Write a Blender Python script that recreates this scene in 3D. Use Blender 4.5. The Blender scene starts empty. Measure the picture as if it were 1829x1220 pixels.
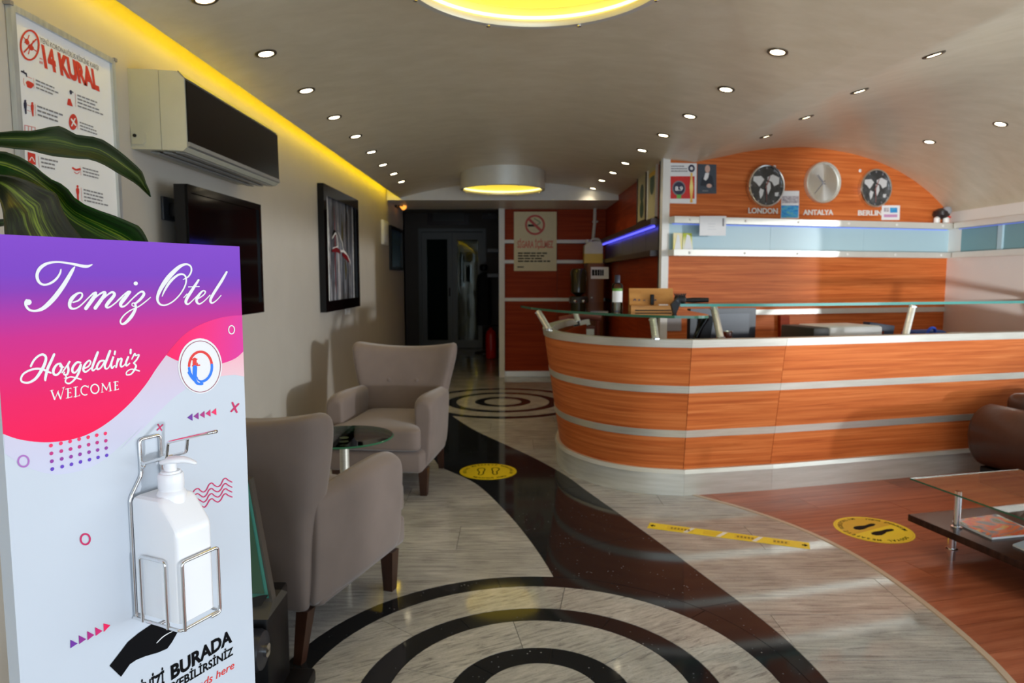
import bpy, bmesh, math, random
from math import sin, cos, pi, radians, hypot, atan2, sqrt, floor as ifloor
from mathutils import Vector, Matrix
from mathutils.geometry import delaunay_2d_cdt
random.seed(7)
S = bpy.context.scene
COL = S.collection

# ------------------------------------------------------------------ camera, light, exposure
FPX, PITCH, CAMH = 1235.0, radians(5.35), 1.36
cam_d = bpy.data.cameras.new('camera'); cam = bpy.data.objects.new('camera', cam_d); COL.objects.link(cam)
cam_d.sensor_width = 36.0; cam_d.lens = FPX / 1829 * 36
cam_d.clip_start = 0.05
cam.location = (0, 0, CAMH); cam.rotation_euler = (pi / 2 - PITCH, 0, 0)
cam_d.dof.use_dof = True; cam_d.dof.focus_distance = 1.12; cam_d.dof.aperture_fstop = 7.5
S.camera = cam
S.view_settings.view_transform = 'Standard'; S.view_settings.look = 'None'
S.view_settings.gamma = 1.0; S.view_settings.use_curve_mapping = False
S.view_settings.exposure = 0.0
S.cycles.max_bounces = 8; S.cycles.diffuse_bounces = 4; S.cycles.glossy_bounces = 4
S.cycles.transparent_max_bounces = 12; S.cycles.sample_clamp_indirect = 6.0
S.cycles.use_denoising = True
W = bpy.data.worlds.new('sky'); S.world = W; W.use_nodes = True
W.node_tree.nodes['Background'].inputs[0].default_value = (0.74, 0.87, 1.0, 1)
W.node_tree.nodes['Background'].inputs[1].default_value = 1.3

def area(name, loc, rot, sx, sy, power, color):
    l = bpy.data.lights.new(name, 'AREA'); l.shape = 'RECTANGLE'; l.size = sx; l.size_y = sy
    l.energy = power; l.color = color
    o = bpy.data.objects.new(name, l); COL.objects.link(o); o.location = loc; o.rotation_euler = rot
    return o
# daylight through the shop-front opening behind the camera and the window on the right
area('street_front', (1.6, -7.5, 0.9), (radians(99), 0, 0), 9.0, 2.6, 170, (0.70, 0.85, 1.0))
area('daylight_right', (4.09, 1.55, 0.95), (radians(124), 0, pi / 2), 3.9, 1.5, 78, (0.80, 0.91, 1.0))
# second sun, added to brighten the right wall and counter, aimed up for the ceiling
s2 = bpy.data.lights.new('added_sun', 'SUN'); s2.energy = 2.0; s2.angle = radians(3); s2.color = (0.96, 0.98, 1.0)
o2 = bpy.data.objects.new('added_sun', s2); COL.objects.link(o2); o2.location = (-4, -9, 2)
o2.rotation_euler = Vector((0.5, 1, 0.085)).to_track_quat('-Z', 'Y').to_euler()
sun = bpy.data.lights.new('sun', 'SUN'); sun.energy = 1.15; sun.angle = radians(2.2); sun.color = (0.95, 0.97, 1.0)
so = bpy.data.objects.new('sun', sun); COL.objects.link(so); so.location = (8, -3, 3)
so.rotation_euler = Vector((-1, 0.64, -0.035)).to_track_quat('-Z', 'Y').to_euler()

# ------------------------------------------------------------------ pixel -> world helpers (photo treated as 1829 x 1220)
CAMP = Vector((0, 0, CAMH))
def ray(px, py):
    u = px - 914.5; v = 610 - py
    return Vector((u, FPX * cos(PITCH) + v * sin(PITCH), -FPX * sin(PITCH) + v * cos(PITCH)))
def on_z(px, py, z=0.0):
    d = ray(px, py); return CAMP + d * ((z - CAMH) / d.z)
def on_depth(px, py, Y):
    d = ray(px, py); return CAMP + d * (Y / d.y)
class Plane:
    """a vertical plane: O a point, ex its horizontal axis, n its outward normal; 2-D coordinates (u, z)"""
    def __init__(s, O, ex):
        s.O = Vector(O); s.ex = Vector(ex).normalized(); s.n = s.ex.cross(Vector((0, 0, 1)))
    def uz(s, px, py, off=0.0):
        d = ray(px, py); t = ((s.O + s.n * off - CAMP).dot(s.n)) / d.dot(s.n)
        p = CAMP + d * t; return ((p - s.O).dot(s.ex), p.z)
    def at(s, u, z, off=0.0):
        p = s.O + s.ex * u + s.n * off; return Vector((p.x, p.y, z))
class Ground:
    def __init__(s, z, O=(0, 0), ang=0): s.z = z; s.o = O; s.a = ang
    def uz(s, px, py, off=0): p = on_z(px, py, s.z); return (p.x, p.y)
    def at(s, u, v, off=0):
        return Vector((s.o[0] + u * cos(s.a) - v * sin(s.a), s.o[1] + u * sin(s.a) + v * cos(s.a), s.z + off))

# ------------------------------------------------------------------ objects
def tag(o, label=None, cat=None, group=None, kind=None):
    if label: o['label'] = label
    if cat: o['category'] = cat
    if group: o['group'] = group
    if kind: o['kind'] = kind
    return o
def thing(name, label, cat, loc=(0, 0, 0), group=None):
    o = bpy.data.objects.new(name, None); COL.objects.link(o); o.empty_display_size = 0.1
    o.location = loc; return tag(o, label, cat, group)
def link(name, me, mats, parent=None, smooth=None):
    for m in (mats if isinstance(mats, (list, tuple)) else [mats]): me.materials.append(m)
    if smooth is not None:
        me.shade_smooth(); me.set_sharp_from_angle(angle=radians(smooth))
    o = bpy.data.objects.new(name, me); COL.objects.link(o)
    if parent is not None:
        o.parent = parent
        r = parent
        if parent.parent is None: o.matrix_parent_inverse = Matrix.LocRotScale(r.location, r.rotation_euler, None).inverted()
    return o
def move(root, loc, rz):
    root.location = loc; root.rotation_euler = (0, 0, rz)
def dup(root, loc, rz, label, group=None):
    r = root.copy(); COL.objects.link(r); r.location = loc; r.rotation_euler = (0, 0, rz); r['label'] = label
    if group: r['group'] = group
    for ch in list(root.children):
        c = ch.copy(); COL.objects.link(c); c.parent = r
        for g in list(ch.children):
            d = g.copy(); COL.objects.link(d); d.parent = c
    return r

class MB:
    def __init__(s): s.v = []; s.f = []; s.m = []
    def add(s, vs, fs, mi=0):
        b = len(s.v); s.v += [Vector(x) for x in vs]
        for f in fs: s.f.append([b + i for i in f]); s.m.append(mi)
        return s
    def box(s, c, d, M=None, bev=0.0, mi=0, seg=2):
        bm = bmesh.new(); bmesh.ops.create_cube(bm, size=1)
        for v in bm.verts: v.co = Vector((v.co.x * d[0], v.co.y * d[1], v.co.z * d[2]))
        if bev: bmesh.ops.bevel(bm, geom=bm.edges[:], offset=bev, segments=seg, affect='EDGES', profile=0.5)
        s.bm(bm, (Matrix.Translation(Vector(c)) @ M) if M is not None else Matrix.Translation(Vector(c)), mi); return s
    def bm(s, bm, M=None, mi=0):
        bm.verts.index_update()
        s.add([(M @ v.co) if M is not None else v.co.copy() for v in bm.verts], [[v.index for v in f.verts] for f in bm.faces], mi)
        bm.free()
    def between(s, x0, x1, y0, y1, z0, z1, bev=0.0, mi=0):
        return s.box(((x0 + x1) / 2, (y0 + y1) / 2, (z0 + z1) / 2), (abs(x1 - x0), abs(y1 - y0), abs(z1 - z0)), None, bev, mi)
    def tube(s, pts, r, n=10, closed=False, caps=True, mi=0):
        pts = [Vector(p) for p in pts]; N = len(pts)
        rr = r if isinstance(r, (list, tuple)) else [r] * N
        vs = []; fs = []; up = None
        for i, p in enumerate(pts):
            a = pts[(i - 1) % N] if (i or closed) else p; b = pts[(i + 1) % N] if (i < N - 1 or closed) else p
            t = (b - a).normalized()
            if up is None: up = t.orthogonal().normalized()
            up = (up - t * up.dot(t)).normalized(); w = t.cross(up)
            for k in range(n):
                q = 2 * pi * k / n; vs.append(p + (up * cos(q) + w * sin(q)) * rr[i])
        for i in range(N if closed else N - 1):
            j = (i + 1) % N
            for k in range(n): fs.append([i * n + k, i * n + (k + 1) % n, j * n + (k + 1) % n, j * n + k])
        if caps and not closed:
            fs.append(list(range(n))[::-1]); fs.append([(N - 1) * n + k for k in range(n)])
        return s.add(vs, fs, mi)
    def lathe(s, prof, c=(0, 0, 0), n=32, M=None, mi=0, cap=True):
        vs = []; fs = []; c = Vector(c)
        for (r, z) in prof:
            for k in range(n):
                q = 2 * pi * k / n; p = Vector((r * cos(q), r * sin(q), z))
                if M is not None: p = M @ p
                vs.append(c + p)
        for i in range(len(prof) - 1):
            for k in range(n): fs.append([i * n + k, i * n + (k + 1) % n, (i + 1) * n + (k + 1) % n, (i + 1) * n + k])
        if cap:
            if prof[0][0] > 1e-6: fs.append(list(range(n))[::-1])
            if prof[-1][0] > 1e-6: fs.append([(len(prof) - 1) * n + k for k in range(n)])
        return s.add(vs, fs, mi)
    def prism(s, poly, a, b, f, mi=0, mside=None):
        """poly in 2-D, f(u, v, h) -> point; caps at h=a and h=b"""
        n = len(poly)
        vs = [f(u, v, a) for u, v in poly] + [f(u, v, b) for u, v in poly]
        s.add(vs, [list(range(n))[::-1], [n + k for k in range(n)]], mi)
        s.add(vs, [[k, (k + 1) % n, n + (k + 1) % n, n + k] for k in range(n)], mi if mside is None else mside); return s
    def grid(s, rows, mi=0, closed=False):
        n = len(rows[0]); vs = [p for r in rows for p in r]; fs = []
        for i in range(len(rows) - 1):
            for k in range(n if closed else n - 1): fs.append([i * n + k, i * n + (k + 1) % n, (i + 1) * n + (k + 1) % n, (i + 1) * n + k])
        return s.add(vs, fs, mi)
    def mesh(s, name, fix=True):
        me = bpy.data.meshes.new(name); me.from_pydata([tuple(v) for v in s.v], [], s.f); me.update()
        for p, m in zip(me.polygons, s.m): p.material_index = m
        if fix:
            bm = bmesh.new(); bm.from_mesh(me); bmesh.ops.recalc_face_normals(bm, faces=bm.faces[:]); bm.to_mesh(me); bm.free()
        return me
    def build(s, name, mats, parent=None, smooth=40, fix=True):
        return link(name, s.mesh(name, fix), mats, parent, smooth)
def subsurf(o, lv=2):
    m = o.modifiers.new('smooth', 'SUBSURF'); m.levels = lv; m.render_levels = lv; return o

def catmull(P, n=8):
    out = []
    for i in range(len(P) - 1):
        p0 = P[max(i - 1, 0)]; p1 = P[i]; p2 = P[i + 1]; p3 = P[min(i + 2, len(P) - 1)]
        for k in range(n):
            t = k / n
            out.append(tuple(0.5 * (2 * b + (c - a) * t + (2 * a - 5 * b + 4 * c - d) * t * t + (3 * b - a - 3 * c + d) * t ** 3) for a, b, c, d in zip(p0, p1, p2, p3)))
    out.append(tuple(P[-1])); return out
def interp(x, T):
    if x <= T[0][0]: return T[0][1]
    for (a, b), (c, d) in zip(T, T[1:]):
        if x <= c: return b + (d - b) * (x - a) / (c - a)
    return T[-1][1]

# ------------------------------------------------------------------ materials
def lin(c):
    return tuple((x / 12.92 if x <= 0.04045 else ((x + 0.055) / 1.055) ** 2.4) for x in [v / 255 for v in c]) + (1,)
def base(name):
    m = bpy.data.materials.new(name); m.use_nodes = True
    return m, m.node_tree.nodes, m.node_tree.links, m.node_tree.nodes['Principled BSDF']
def pbr(name, col, rough=0.5, metal=0.0, spec=0.5, var=0.06, scale=14, bump=0.0, sheen=0.0, coat=0.0):
    """procedural: colour broken up by a little noise"""
    m, N, L, b = base(name)
    c = col if len(col) == 4 else tuple(col) + (1,)
    tc = N.new('ShaderNodeTexCoord'); nz = N.new('ShaderNodeTexNoise'); nz.inputs['Scale'].default_value = scale; nz.inputs['Detail'].default_value = 5
    L.new(tc.outputs['Object'], nz.inputs['Vector'])
    mx = N.new('ShaderNodeMix'); mx.data_type = 'RGBA'
    mx.inputs[6].default_value = tuple(max(0, x * (1 - var)) for x in c[:3]) + (1,); mx.inputs[7].default_value = tuple(min(1, x * (1 + var)) for x in c[:3]) + (1,)
    L.new(nz.outputs['Fac'], mx.inputs[0]); L.new(mx.outputs[2], b.inputs['Base Color'])
    b.inputs['Roughness'].default_value = rough; b.inputs['Metallic'].default_value = metal; b.inputs['Specular IOR Level'].default_value = spec
    if sheen: b.inputs['Sheen Weight'].default_value = sheen; b.inputs['Sheen Roughness'].default_value = 0.4
    if coat: b.inputs['Coat Weight'].default_value = coat; b.inputs['Coat Roughness'].default_value = 0.08
    if bump:
        bp = N.new('ShaderNodeBump'); bp.inputs['Strength'].default_value = bump; bp.inputs['Distance'].default_value = 0.01
        L.new(nz.outputs['Fac'], bp.inputs['Height']); L.new(bp.outputs['Normal'], b.inputs['Normal'])
    return m
def streaks(name, cols, scl, rough=0.35, detail=6, dist=0.4, rot=0.0, rand=0.0, spec=0.5, coat=0.0, pos=None, rough2=None, metal=0.0, bump=0.0, mott=0.0):
    """noise stretched along an axis: wood grain, stone veins, brushed metal"""
    m, N, L, b = base(name)
    tc = N.new('ShaderNodeTexCoord'); mp = N.new('ShaderNodeMapping'); mp.inputs['Scale'].default_value = scl
    m2 = N.new('ShaderNodeMapping'); m2.inputs['Rotation'].default_value = (0, 0, rot)
    L.new(tc.outputs['Object'], m2.inputs['Vector']); L.new(m2.outputs['Vector'], mp.inputs['Vector'])
    nz = N.new('ShaderNodeTexNoise'); nz.inputs['Scale'].default_value = 1; nz.inputs['Detail'].default_value = detail; nz.inputs['Roughness'].default_value = 0.62; nz.inputs['Distortion'].default_value = dist
    L.new(mp.outputs['Vector'], nz.inputs['Vector'])
    rp = N.new('ShaderNodeValToRGB'); e = rp.color_ramp.elements
    pos = pos or [0.3 + 0.4 * i / (len(cols) - 1) for i in range(len(cols))]
    e[0].position = pos[0]; e[0].color = cols[0]; e[1].position = pos[-1]; e[1].color = cols[-1]
    for p, c in zip(pos[1:-1], cols[1:-1]): q = e.new(p); q.color = c
    L.new(nz.outputs['Fac'], rp.inputs[0])
    out = rp.outputs[0]
    if mott:   # cloudy patches and small dark pits
        for sc_, lo_, hi_, a_, b_ in ((4.5, 1 - mott, 1 + mott, 0.3, 0.7), (120, 1 - 1.6 * mott, 1.0, 0.30, 0.42)):
            n2 = N.new('ShaderNodeTexNoise'); n2.inputs['Scale'].default_value = sc_; n2.inputs['Detail'].default_value = 6; L.new(m2.outputs['Vector'], n2.inputs['Vector'])
            r2_ = N.new('ShaderNodeMapRange'); r2_.inputs[1].default_value = a_; r2_.inputs[2].default_value = b_; r2_.inputs[3].default_value = lo_; r2_.inputs[4].default_value = hi_; L.new(n2.outputs['Fac'], r2_.inputs[0])
            m3 = N.new('ShaderNodeMix'); m3.data_type = 'RGBA'; m3.blend_type = 'MULTIPLY'; m3.inputs[0].default_value = 1; L.new(out, m3.inputs[6]); L.new(r2_.outputs[0], m3.inputs[7]); out = m3.outputs[2]
    if rand:
        oi = N.new('ShaderNodeObjectInfo'); mr = N.new('ShaderNodeMapRange'); mr.inputs[3].default_value = 1 - rand; mr.inputs[4].default_value = 1 + rand
        L.new(oi.outputs['Random'], mr.inputs[0])
        mx = N.new('ShaderNodeMix'); mx.data_type = 'RGBA'; mx.blend_type = 'MULTIPLY'; mx.inputs[0].default_value = 1
        L.new(out, mx.inputs[6]); L.new(mr.outputs[0], mx.inputs[7]); out = mx.outputs[2]
        ad = N.new('ShaderNodeVectorMath'); ad.operation = 'ADD'; sc = N.new('ShaderNodeVectorMath'); sc.operation = 'SCALE'; sc.inputs['Scale'].default_value = 37.0
        cx = N.new('ShaderNodeCombineXYZ'); L.new(oi.outputs['Random'], cx.inputs[0]); L.new(oi.outputs['Random'], cx.inputs[1]); L.new(cx.outputs[0], sc.inputs[0])
        L.new(mp.outputs['Vector'], ad.inputs[0]); L.new(sc.outputs[0], ad.inputs[1]); L.new(ad.outputs[0], nz.inputs['Vector'])
    L.new(out, b.inputs['Base Color'])
    if rough2 is not None:
        r = N.new('ShaderNodeMapRange'); r.inputs[3].default_value = rough; r.inputs[4].default_value = rough2
        L.new(nz.outputs['Fac'], r.inputs[0]); L.new(r.outputs[0], b.inputs['Roughness'])
    else: b.inputs['Roughness'].default_value = rough
    b.inputs['Specular IOR Level'].default_value = spec; b.inputs['Metallic'].default_value = metal
    if coat: b.inputs['Coat Weight'].default_value = coat; b.inputs['Coat Roughness'].default_value = 0.1
    if bump:
        bp = N.new('ShaderNodeBump'); bp.inputs['Strength'].default_value = bump; bp.inputs['Distance'].default_value = 0.004
        L.new(nz.outputs['Fac'], bp.inputs['Height']); L.new(bp.outputs['Normal'], b.inputs['Normal'])
    return m
def emit(name, col, strength):
    m, N, L, b = base(name); b.inputs['Base Color'].default_value = tuple(col[:3]) + (1,)
    b.inputs['Emission Color'].default_value = tuple(col[:3]) + (1,); b.inputs['Emission Strength'].default_value = strength; return m
def grad(name, stops, axis='Z', lo=0.0, hi=1.0, rough=0.45, vec=None):
    """printed colour gradient along a world direction"""
    m, N, L, b = base(name)
    g = N.new('ShaderNodeTexCoord'); dt = N.new('ShaderNodeVectorMath'); dt.operation = 'DOT_PRODUCT'
    dt.inputs[1].default_value = vec or {'Z': (0, 0, 1), 'X': (1, 0, 0), 'Y': (0, 1, 0)}[axis]
    L.new(g.outputs['Object'], dt.inputs[0])
    mr = N.new('ShaderNodeMapRange'); mr.inputs[1].default_value = lo; mr.inputs[2].default_value = hi
    L.new(dt.outputs['Value'], mr.inputs[0])
    rp = N.new('ShaderNodeValToRGB'); e = rp.color_ramp.elements
    e[0].position = stops[0][0]; e[0].color = lin(stops[0][1]); e[1].position = stops[-1][0]; e[1].color = lin(stops[-1][1])
    for p, c in stops[1:-1]: q = e.new(p); q.color = lin(c)
    L.new(mr.outputs[0], rp.inputs[0]); L.new(rp.outputs[0], b.inputs['Base Color']); b.inputs['Roughness'].default_value = rough; b.inputs['Specular IOR Level'].default_value = 0.15
    return m
def glass(name, tint, gloss=0.09, rough=0.02):
    m, N, L, b = base(name); N.remove(b)
    out = N['Material Output']; t = N.new('ShaderNodeBsdfTransparent'); t.inputs[0].default_value = tint + (1,)
    g = N.new('ShaderNodeBsdfGlossy'); g.inputs['Roughness'].default_value = rough
    lw = N.new('ShaderNodeFresnel'); lw.inputs[0].default_value = 1.5
    mx = N.new('ShaderNodeMixShader'); L.new(lw.outputs[0], mx.inputs[0]); L.new(t.outputs[0], mx.inputs[1]); L.new(g.outputs[0], mx.inputs[2])
    L.new(mx.outputs[0], out.inputs[0]); return m

M = {}
M['plaster'] = pbr('plaster', lin((184, 177, 166)), 0.55, var=0.07, scale=5, bump=0.08)
M['ceiling'] = streaks('ceiling_paint', [lin((216, 205, 178)), lin((224, 213, 187)), lin((231, 221, 197))], (5, 9, 5), 0.30, rough2=0.40, dist=0.3, detail=9)
M['wallwhite'] = pbr('white_wall', lin((236, 230, 222)), 0.5, var=0.04, scale=4)
M['white'] = pbr('white_paint', lin((236, 234, 228)), 0.4)
M['grout'] = pbr('grout', lin((70, 66, 60)), 0.8)
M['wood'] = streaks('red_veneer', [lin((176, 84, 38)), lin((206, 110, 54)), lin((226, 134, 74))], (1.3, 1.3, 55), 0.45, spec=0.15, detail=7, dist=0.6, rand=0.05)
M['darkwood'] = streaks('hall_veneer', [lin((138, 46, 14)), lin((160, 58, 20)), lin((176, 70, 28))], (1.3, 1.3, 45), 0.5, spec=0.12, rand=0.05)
M['plank'] = streaks('floor_plank', [lin((140, 76, 54)), lin((168, 96, 68)), lin((184, 114, 84))], (2, 30, 2), 0.28, rot=-radians(14), spec=0.22, rand=0.12, detail=5)
M['marble'] = streaks('grey_marble', [lin((128, 126, 124)), lin((172, 170, 167)), lin((196, 194, 191))], (4.5, 46, 5), 0.045, mott=0.16, dist=0.9, detail=9, rand=0.06, rough2=0.10, spec=0.35, pos=[0.27, 0.47, 0.7])
M['marble2'] = streaks('medallion_marble', [lin((116, 114, 112)), lin((180, 178, 174)), lin((204, 202, 198))], (8, 50, 5), 0.045, mott=0.16, spec=0.35, dist=1.3, rot=radians(-28), rand=0.05, detail=9, rough2=0.10, pos=[0.27, 0.47, 0.7])
m, N, L, b = base('black_granite')
tc = N.new('ShaderNodeTexCoord'); v = N.new('ShaderNodeTexVoronoi'); v.inputs['Scale'].default_value = 42; L.new(tc.outputs['Object'], v.inputs['Vector'])
rp = N.new('ShaderNodeValToRGB'); rp.color_ramp.elements[0].position = 0.09; rp.color_ramp.elements[0].color = lin((150, 154, 160)); rp.color_ramp.elements[1].position = 0.15; rp.color_ramp.elements[1].color = lin((32, 34, 38))
L.new(v.outputs['Distance'], rp.inputs[0])
nz = N.new('ShaderNodeTexNoise'); nz.inputs['Scale'].default_value = 9; nz.inputs['Detail'].default_value = 8; L.new(tc.outputs['Object'], nz.inputs['Vector'])
r2 = N.new('ShaderNodeValToRGB'); r2.color_ramp.elements[0].position = 0.5; r2.color_ramp.elements[0].color = lin((32, 34, 38)); r2.color_ramp.elements[1].position = 0.64; r2.color_ramp.elements[1].color = (1, 1, 1, 1)
L.new(nz.outputs['Fac'], r2.inputs[0])
mx = N.new('ShaderNodeMix'); mx.data_type = 'RGBA'; mx.blend_type = 'MULTIPLY'; mx.inputs[0].default_value = 1; L.new(rp.outputs[0], mx.inputs[6]); L.new(r2.outputs[0], mx.inputs[7])
ad = N.new('ShaderNodeMix'); ad.data_type = 'RGBA'; ad.blend_type = 'LIGHTEN'; ad.inputs[0].default_value = 1; L.new(mx.outputs[2], ad.inputs[6]); ad.inputs[7].default_value = lin((32, 34, 38)); L.new(ad.outputs[2], b.inputs['Base Color']); b.inputs['Roughness'].default_value = 0.07; b.inputs['Specular IOR Level'].default_value = 0.22
M['granite'] = m
M['steel'] = streaks('brushed_steel', [lin((216, 212, 198)), lin((236, 232, 220))], (6, 6, 160), 0.3, metal=0.6, dist=0.1, rough2=0.4)
M['plinth'] = streaks('plinth_steel', [lin((214, 212, 198)), lin((236, 234, 224))], (3, 3, 40), 0.3, metal=0.35, dist=0.2, rough2=0.42)
M['chrome'] = pbr('chrome', (0.8, 0.8, 0.8), 0.12, metal=1.0, var=0.02)
M['lacquer'] = pbr('aluminium_white', lin((222, 220, 210)), 0.32, metal=0.25)
M['velvet'] = pbr('taupe_velvet', lin((119, 104, 96)), 0.8, var=0.2, scale=6, sheen=0.35)
M['legwood'] = streaks('leg_wood', [lin((44, 26, 18)), lin((66, 38, 26))], (20, 20, 3), 0.35)
M['glass'] = glass('clear_glass', (0.84, 0.94, 0.88))
M['glassedge'] = pbr('glass_edge', lin((46, 104, 76)), 0.1, var=0.2, scale=3)
M['tealedge'] = pbr('glass_edge_teal', lin((70, 150, 140)), 0.08, var=0.2, scale=3)
M['black'] = pbr('black_plastic', lin((15, 14, 16)), 0.4, spec=0.3)
M['gloss'] = pbr('black_gloss', lin((9, 8, 9)), 0.08, spec=0.3)
M['acpanel'] = pbr('ac_dark_panel', lin((14, 9, 8)), 0.14, spec=0.22)
M['ink'] = pbr('black_ink', lin((9, 9, 12)), 0.6, spec=0.1)
M['acbody'] = pbr('ac_casing', lin((182, 182, 166)), 0.4)
M['acgrey'] = pbr('ac_grey', lin((128, 128, 126)), 0.35)
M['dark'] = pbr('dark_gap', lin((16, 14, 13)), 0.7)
M['yellow'] = pbr('sticker_yellow', lin((252, 222, 16)), 0.35)
M['amber'] = pbr('sticker_amber', lin((226, 182, 8)), 0.35)
M['paper'] = pbr('paper', lin((240, 240, 240)), 0.6, var=0.02)
M['red'] = pbr('red_print', lin((214, 40, 36)), 0.5)
M['navy'] = pbr('navy_print', lin((38, 40, 70)), 0.5)
M['greyp'] = pbr('grey_print', lin((132, 130, 134)), 0.6)
M['plastic'] = pbr('white_plastic', lin((244, 245, 248)), 0.28, var=0.015)

# ------------------------------------------------------------------ flat print helpers (thin ink layers on a plane)
def flat(name, pl, polys, mat, off, parent, th=None):
    mb = MB()
    for i, poly in enumerate(polys):
        o_ = off + (th[i] if th else 0.0)
        vs = [pl.at(u, z, o_) for u, z in poly]
        mb.add(vs, [list(range(len(vs)))])
    return mb.build(name, mat, parent, None, fix=False)
def pixpoly(pl, pts, off=0.0): return [pl.uz(x, y, off) for x, y in pts]
def disc(c, rx, ry=None, n=28, a0=0, a1=2 * pi): return [(c[0] + rx * cos(a0 + (a1 - a0) * k / n), c[1] + (ry or rx) * sin(a0 + (a1 - a0) * k / n)) for k in range(n)]
def ribbon(P, n=7, sm=True):
    """variable-width stroke: P = [(x, y, w)] -> list of quads and round ends"""
    Q = catmull(P, n) if sm and len(P) > 2 else P
    L = []; R = []
    for i, (x, y, w) in enumerate(Q):
        a = Q[max(i - 1, 0)]; b = Q[min(i + 1, len(Q) - 1)]
        dx, dy = b[0] - a[0], b[1] - a[1]; l = hypot(dx, dy) or 1
        L.append((x - dy / l * w / 2, y + dx / l * w / 2)); R.append((x + dy / l * w / 2, y - dx / l * w / 2))
    out = [[L[i], L[i + 1], R[i + 1], R[i]] for i in range(len(Q) - 1)]
    for (x, y, w) in (Q[0], Q[-1]): out.append(disc((x, y), w / 2, n=10))
    return out
def strokes(name, pl, crop, paths, mat, off, parent, sm=True):
    """strokes traced on the print: crop = (x0, y0, scale) of the enlarged view"""
    polys = []; th = []
    for i, P in enumerate(paths):
        R = ribbon([tuple(p) for p in P], sm=sm)
        for j, q in enumerate(R):
            polys.append([pl.uz(crop[0] + x / crop[2], crop[1] + y / crop[2]) for x, y in q]); th.append(i * 1.2e-4 / max(1, len(paths)) + j * 1.2e-6 + (4e-6 if j == len(R) - 1 else 0))
    return flat(name, pl, polys, mat, off, parent, th)
_tx = {}
def glyphs(s, bold=0.0, shear=0.0):
    k = (s, bold, shear)
    if k not in _tx:
        c = bpy.data.curves.new('t', 'FONT'); c.body = s; c.size = 1; c.offset = bold; c.shear = shear; c.resolution_u = 3
        o = bpy.data.objects.new('t', c); me = o.to_mesh()
        vs = [(v.co.x, v.co.y) for v in me.vertices]; fs = [list(p.vertices) for p in me.polygons]
        o.to_mesh_clear(); bpy.data.objects.remove(o); bpy.data.curves.remove(c); _tx[k] = (vs, fs)
    return _tx[k]
def text(name, pl, s, bl, br, tl, mat, off, parent, bold=0.0, shear=0.0, pix=True, cap=0.727):
    """lettering fitted so that its base line runs bl -> br and its capitals reach tl"""
    vs, fs = glyphs(s, bold, shear)
    if pix: bl, br, tl = pl.uz(*bl), pl.uz(*br), pl.uz(*tl)
    x0 = min(v[0] for v in vs); x1 = max(v[0] for v in vs)
    A = ((br[0] - bl[0]) / (x1 - x0), (br[1] - bl[1]) / (x1 - x0)); B = ((tl[0] - bl[0]) / cap, (tl[1] - bl[1]) / cap)
    mb = MB(); mb.add([pl.at(bl[0] + A[0] * (x - x0) + B[0] * y, bl[1] + A[1] * (x - x0) + B[1] * y, off) for x, y in vs], fs)
    return mb.build(name, mat, parent, None, fix=False)
def bars(pl, bl, br, tl, n, seed, fill=0.55):
    """unreadable small print: rows of word-long dashes"""
    rnd = random.Random(seed); bl, br, tl = pl.uz(*bl), pl.uz(*br), pl.uz(*tl); out = []
    ex = (br[0] - bl[0], br[1] - bl[1]); ey = (tl[0] - bl[0], tl[1] - bl[1])
    for r in range(n):
        y0 = 1 - (r + 0.5 + fill / 2) / n; y1 = y0 + fill / n; x = 0.0; end = rnd.uniform(0.7, 1.0)
        while x < end - 0.04:
            w = min(rnd.uniform(0.07, 0.2), end - x)
            out.append([(bl[0] + ex[0] * a + ey[0] * b, bl[1] + ex[1] * a + ey[1] * b) for a, b in ((x, y0), (x + w, y0), (x + w, y1), (x, y1))]); x += w + 0.025
    return out

# ------------------------------------------------------------------ room shell
XL, XR, XH = -1.48, 4.12, 1.26           # left wall, right wall, wall of the hall recess
def struct(name, mb, mat, smooth=40):
    o = mb.build(name, mat, None, smooth); o['kind'] = 'structure'; return o
# plan of the reception back wall
WA = radians(15.6); CW = Plane((1.28, 5.80, 0), (cos(WA), sin(WA), 0)); CWLEN = 2.98

# --- ceiling: two shallow vaults meeting along a flat band
def XA(Y): return XH + (0.085 * (5.8 - Y) if Y < 5.8 else 0)
def XB(Y): return XA(Y) + 0.24 if Y < 5.8 else 1.52
RV = [(0, 2.308), (0.09, 2.362), (0.178, 2.418), (0.28, 2.462), (0.386, 2.486), (0.48, 2.48), (0.584, 2.452), (0.68, 2.40), (0.77, 2.325), (0.85, 2.23), (0.92, 2.12), (1.0, 1.95)]
XC = -1.33
def zc(X, Y):
    a, b = XA(Y), XB(Y)
    if X <= a:
        u = (X - (XC + a) / 2) / ((a - XC) / 2); return 2.285 + 0.035 * max(0, u) + 0.185 * (1 - u * u)
    if X <= b: return 2.32 - 0.012 * (X - a) / (b - a)
    t = (X - b) / (XR - b); return interp(t, RV)
YS = [-1.3 + 0.3 * i for i in range(36)]; YS = [y for y in YS if y < 8.36] + [8.36]
mb = MB(); rows = []
for Y in YS:
    a, b = XA(Y), XB(Y)
    xs = [XC + (a - XC) * i / 30 for i in range(31)] + [a + 0.02, (a + b) / 2, b - 0.02] + [b + (XR + 0.02 - b) * i / 30 for i in range(31)]
    rows.append([Vector((x, Y, zc(x, Y))) for x in xs])
mb.grid(rows)
mb.grid([[Vector((XC, Y, zc(XC, Y))), Vector((XC, Y, zc(XC, Y) + 0.03)), Vector((XC + 0.1, Y, zc(XC, Y) + 0.05))] for Y in YS])
ceiling = struct('ceiling', mb, M['ceiling'], 25)
mb = MB(); mb.between(XL - 0.1, XR + 0.1, -1.4, 13.3, 2.86, 2.96); struct('ceiling_slab', mb, M['plaster'])

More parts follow.
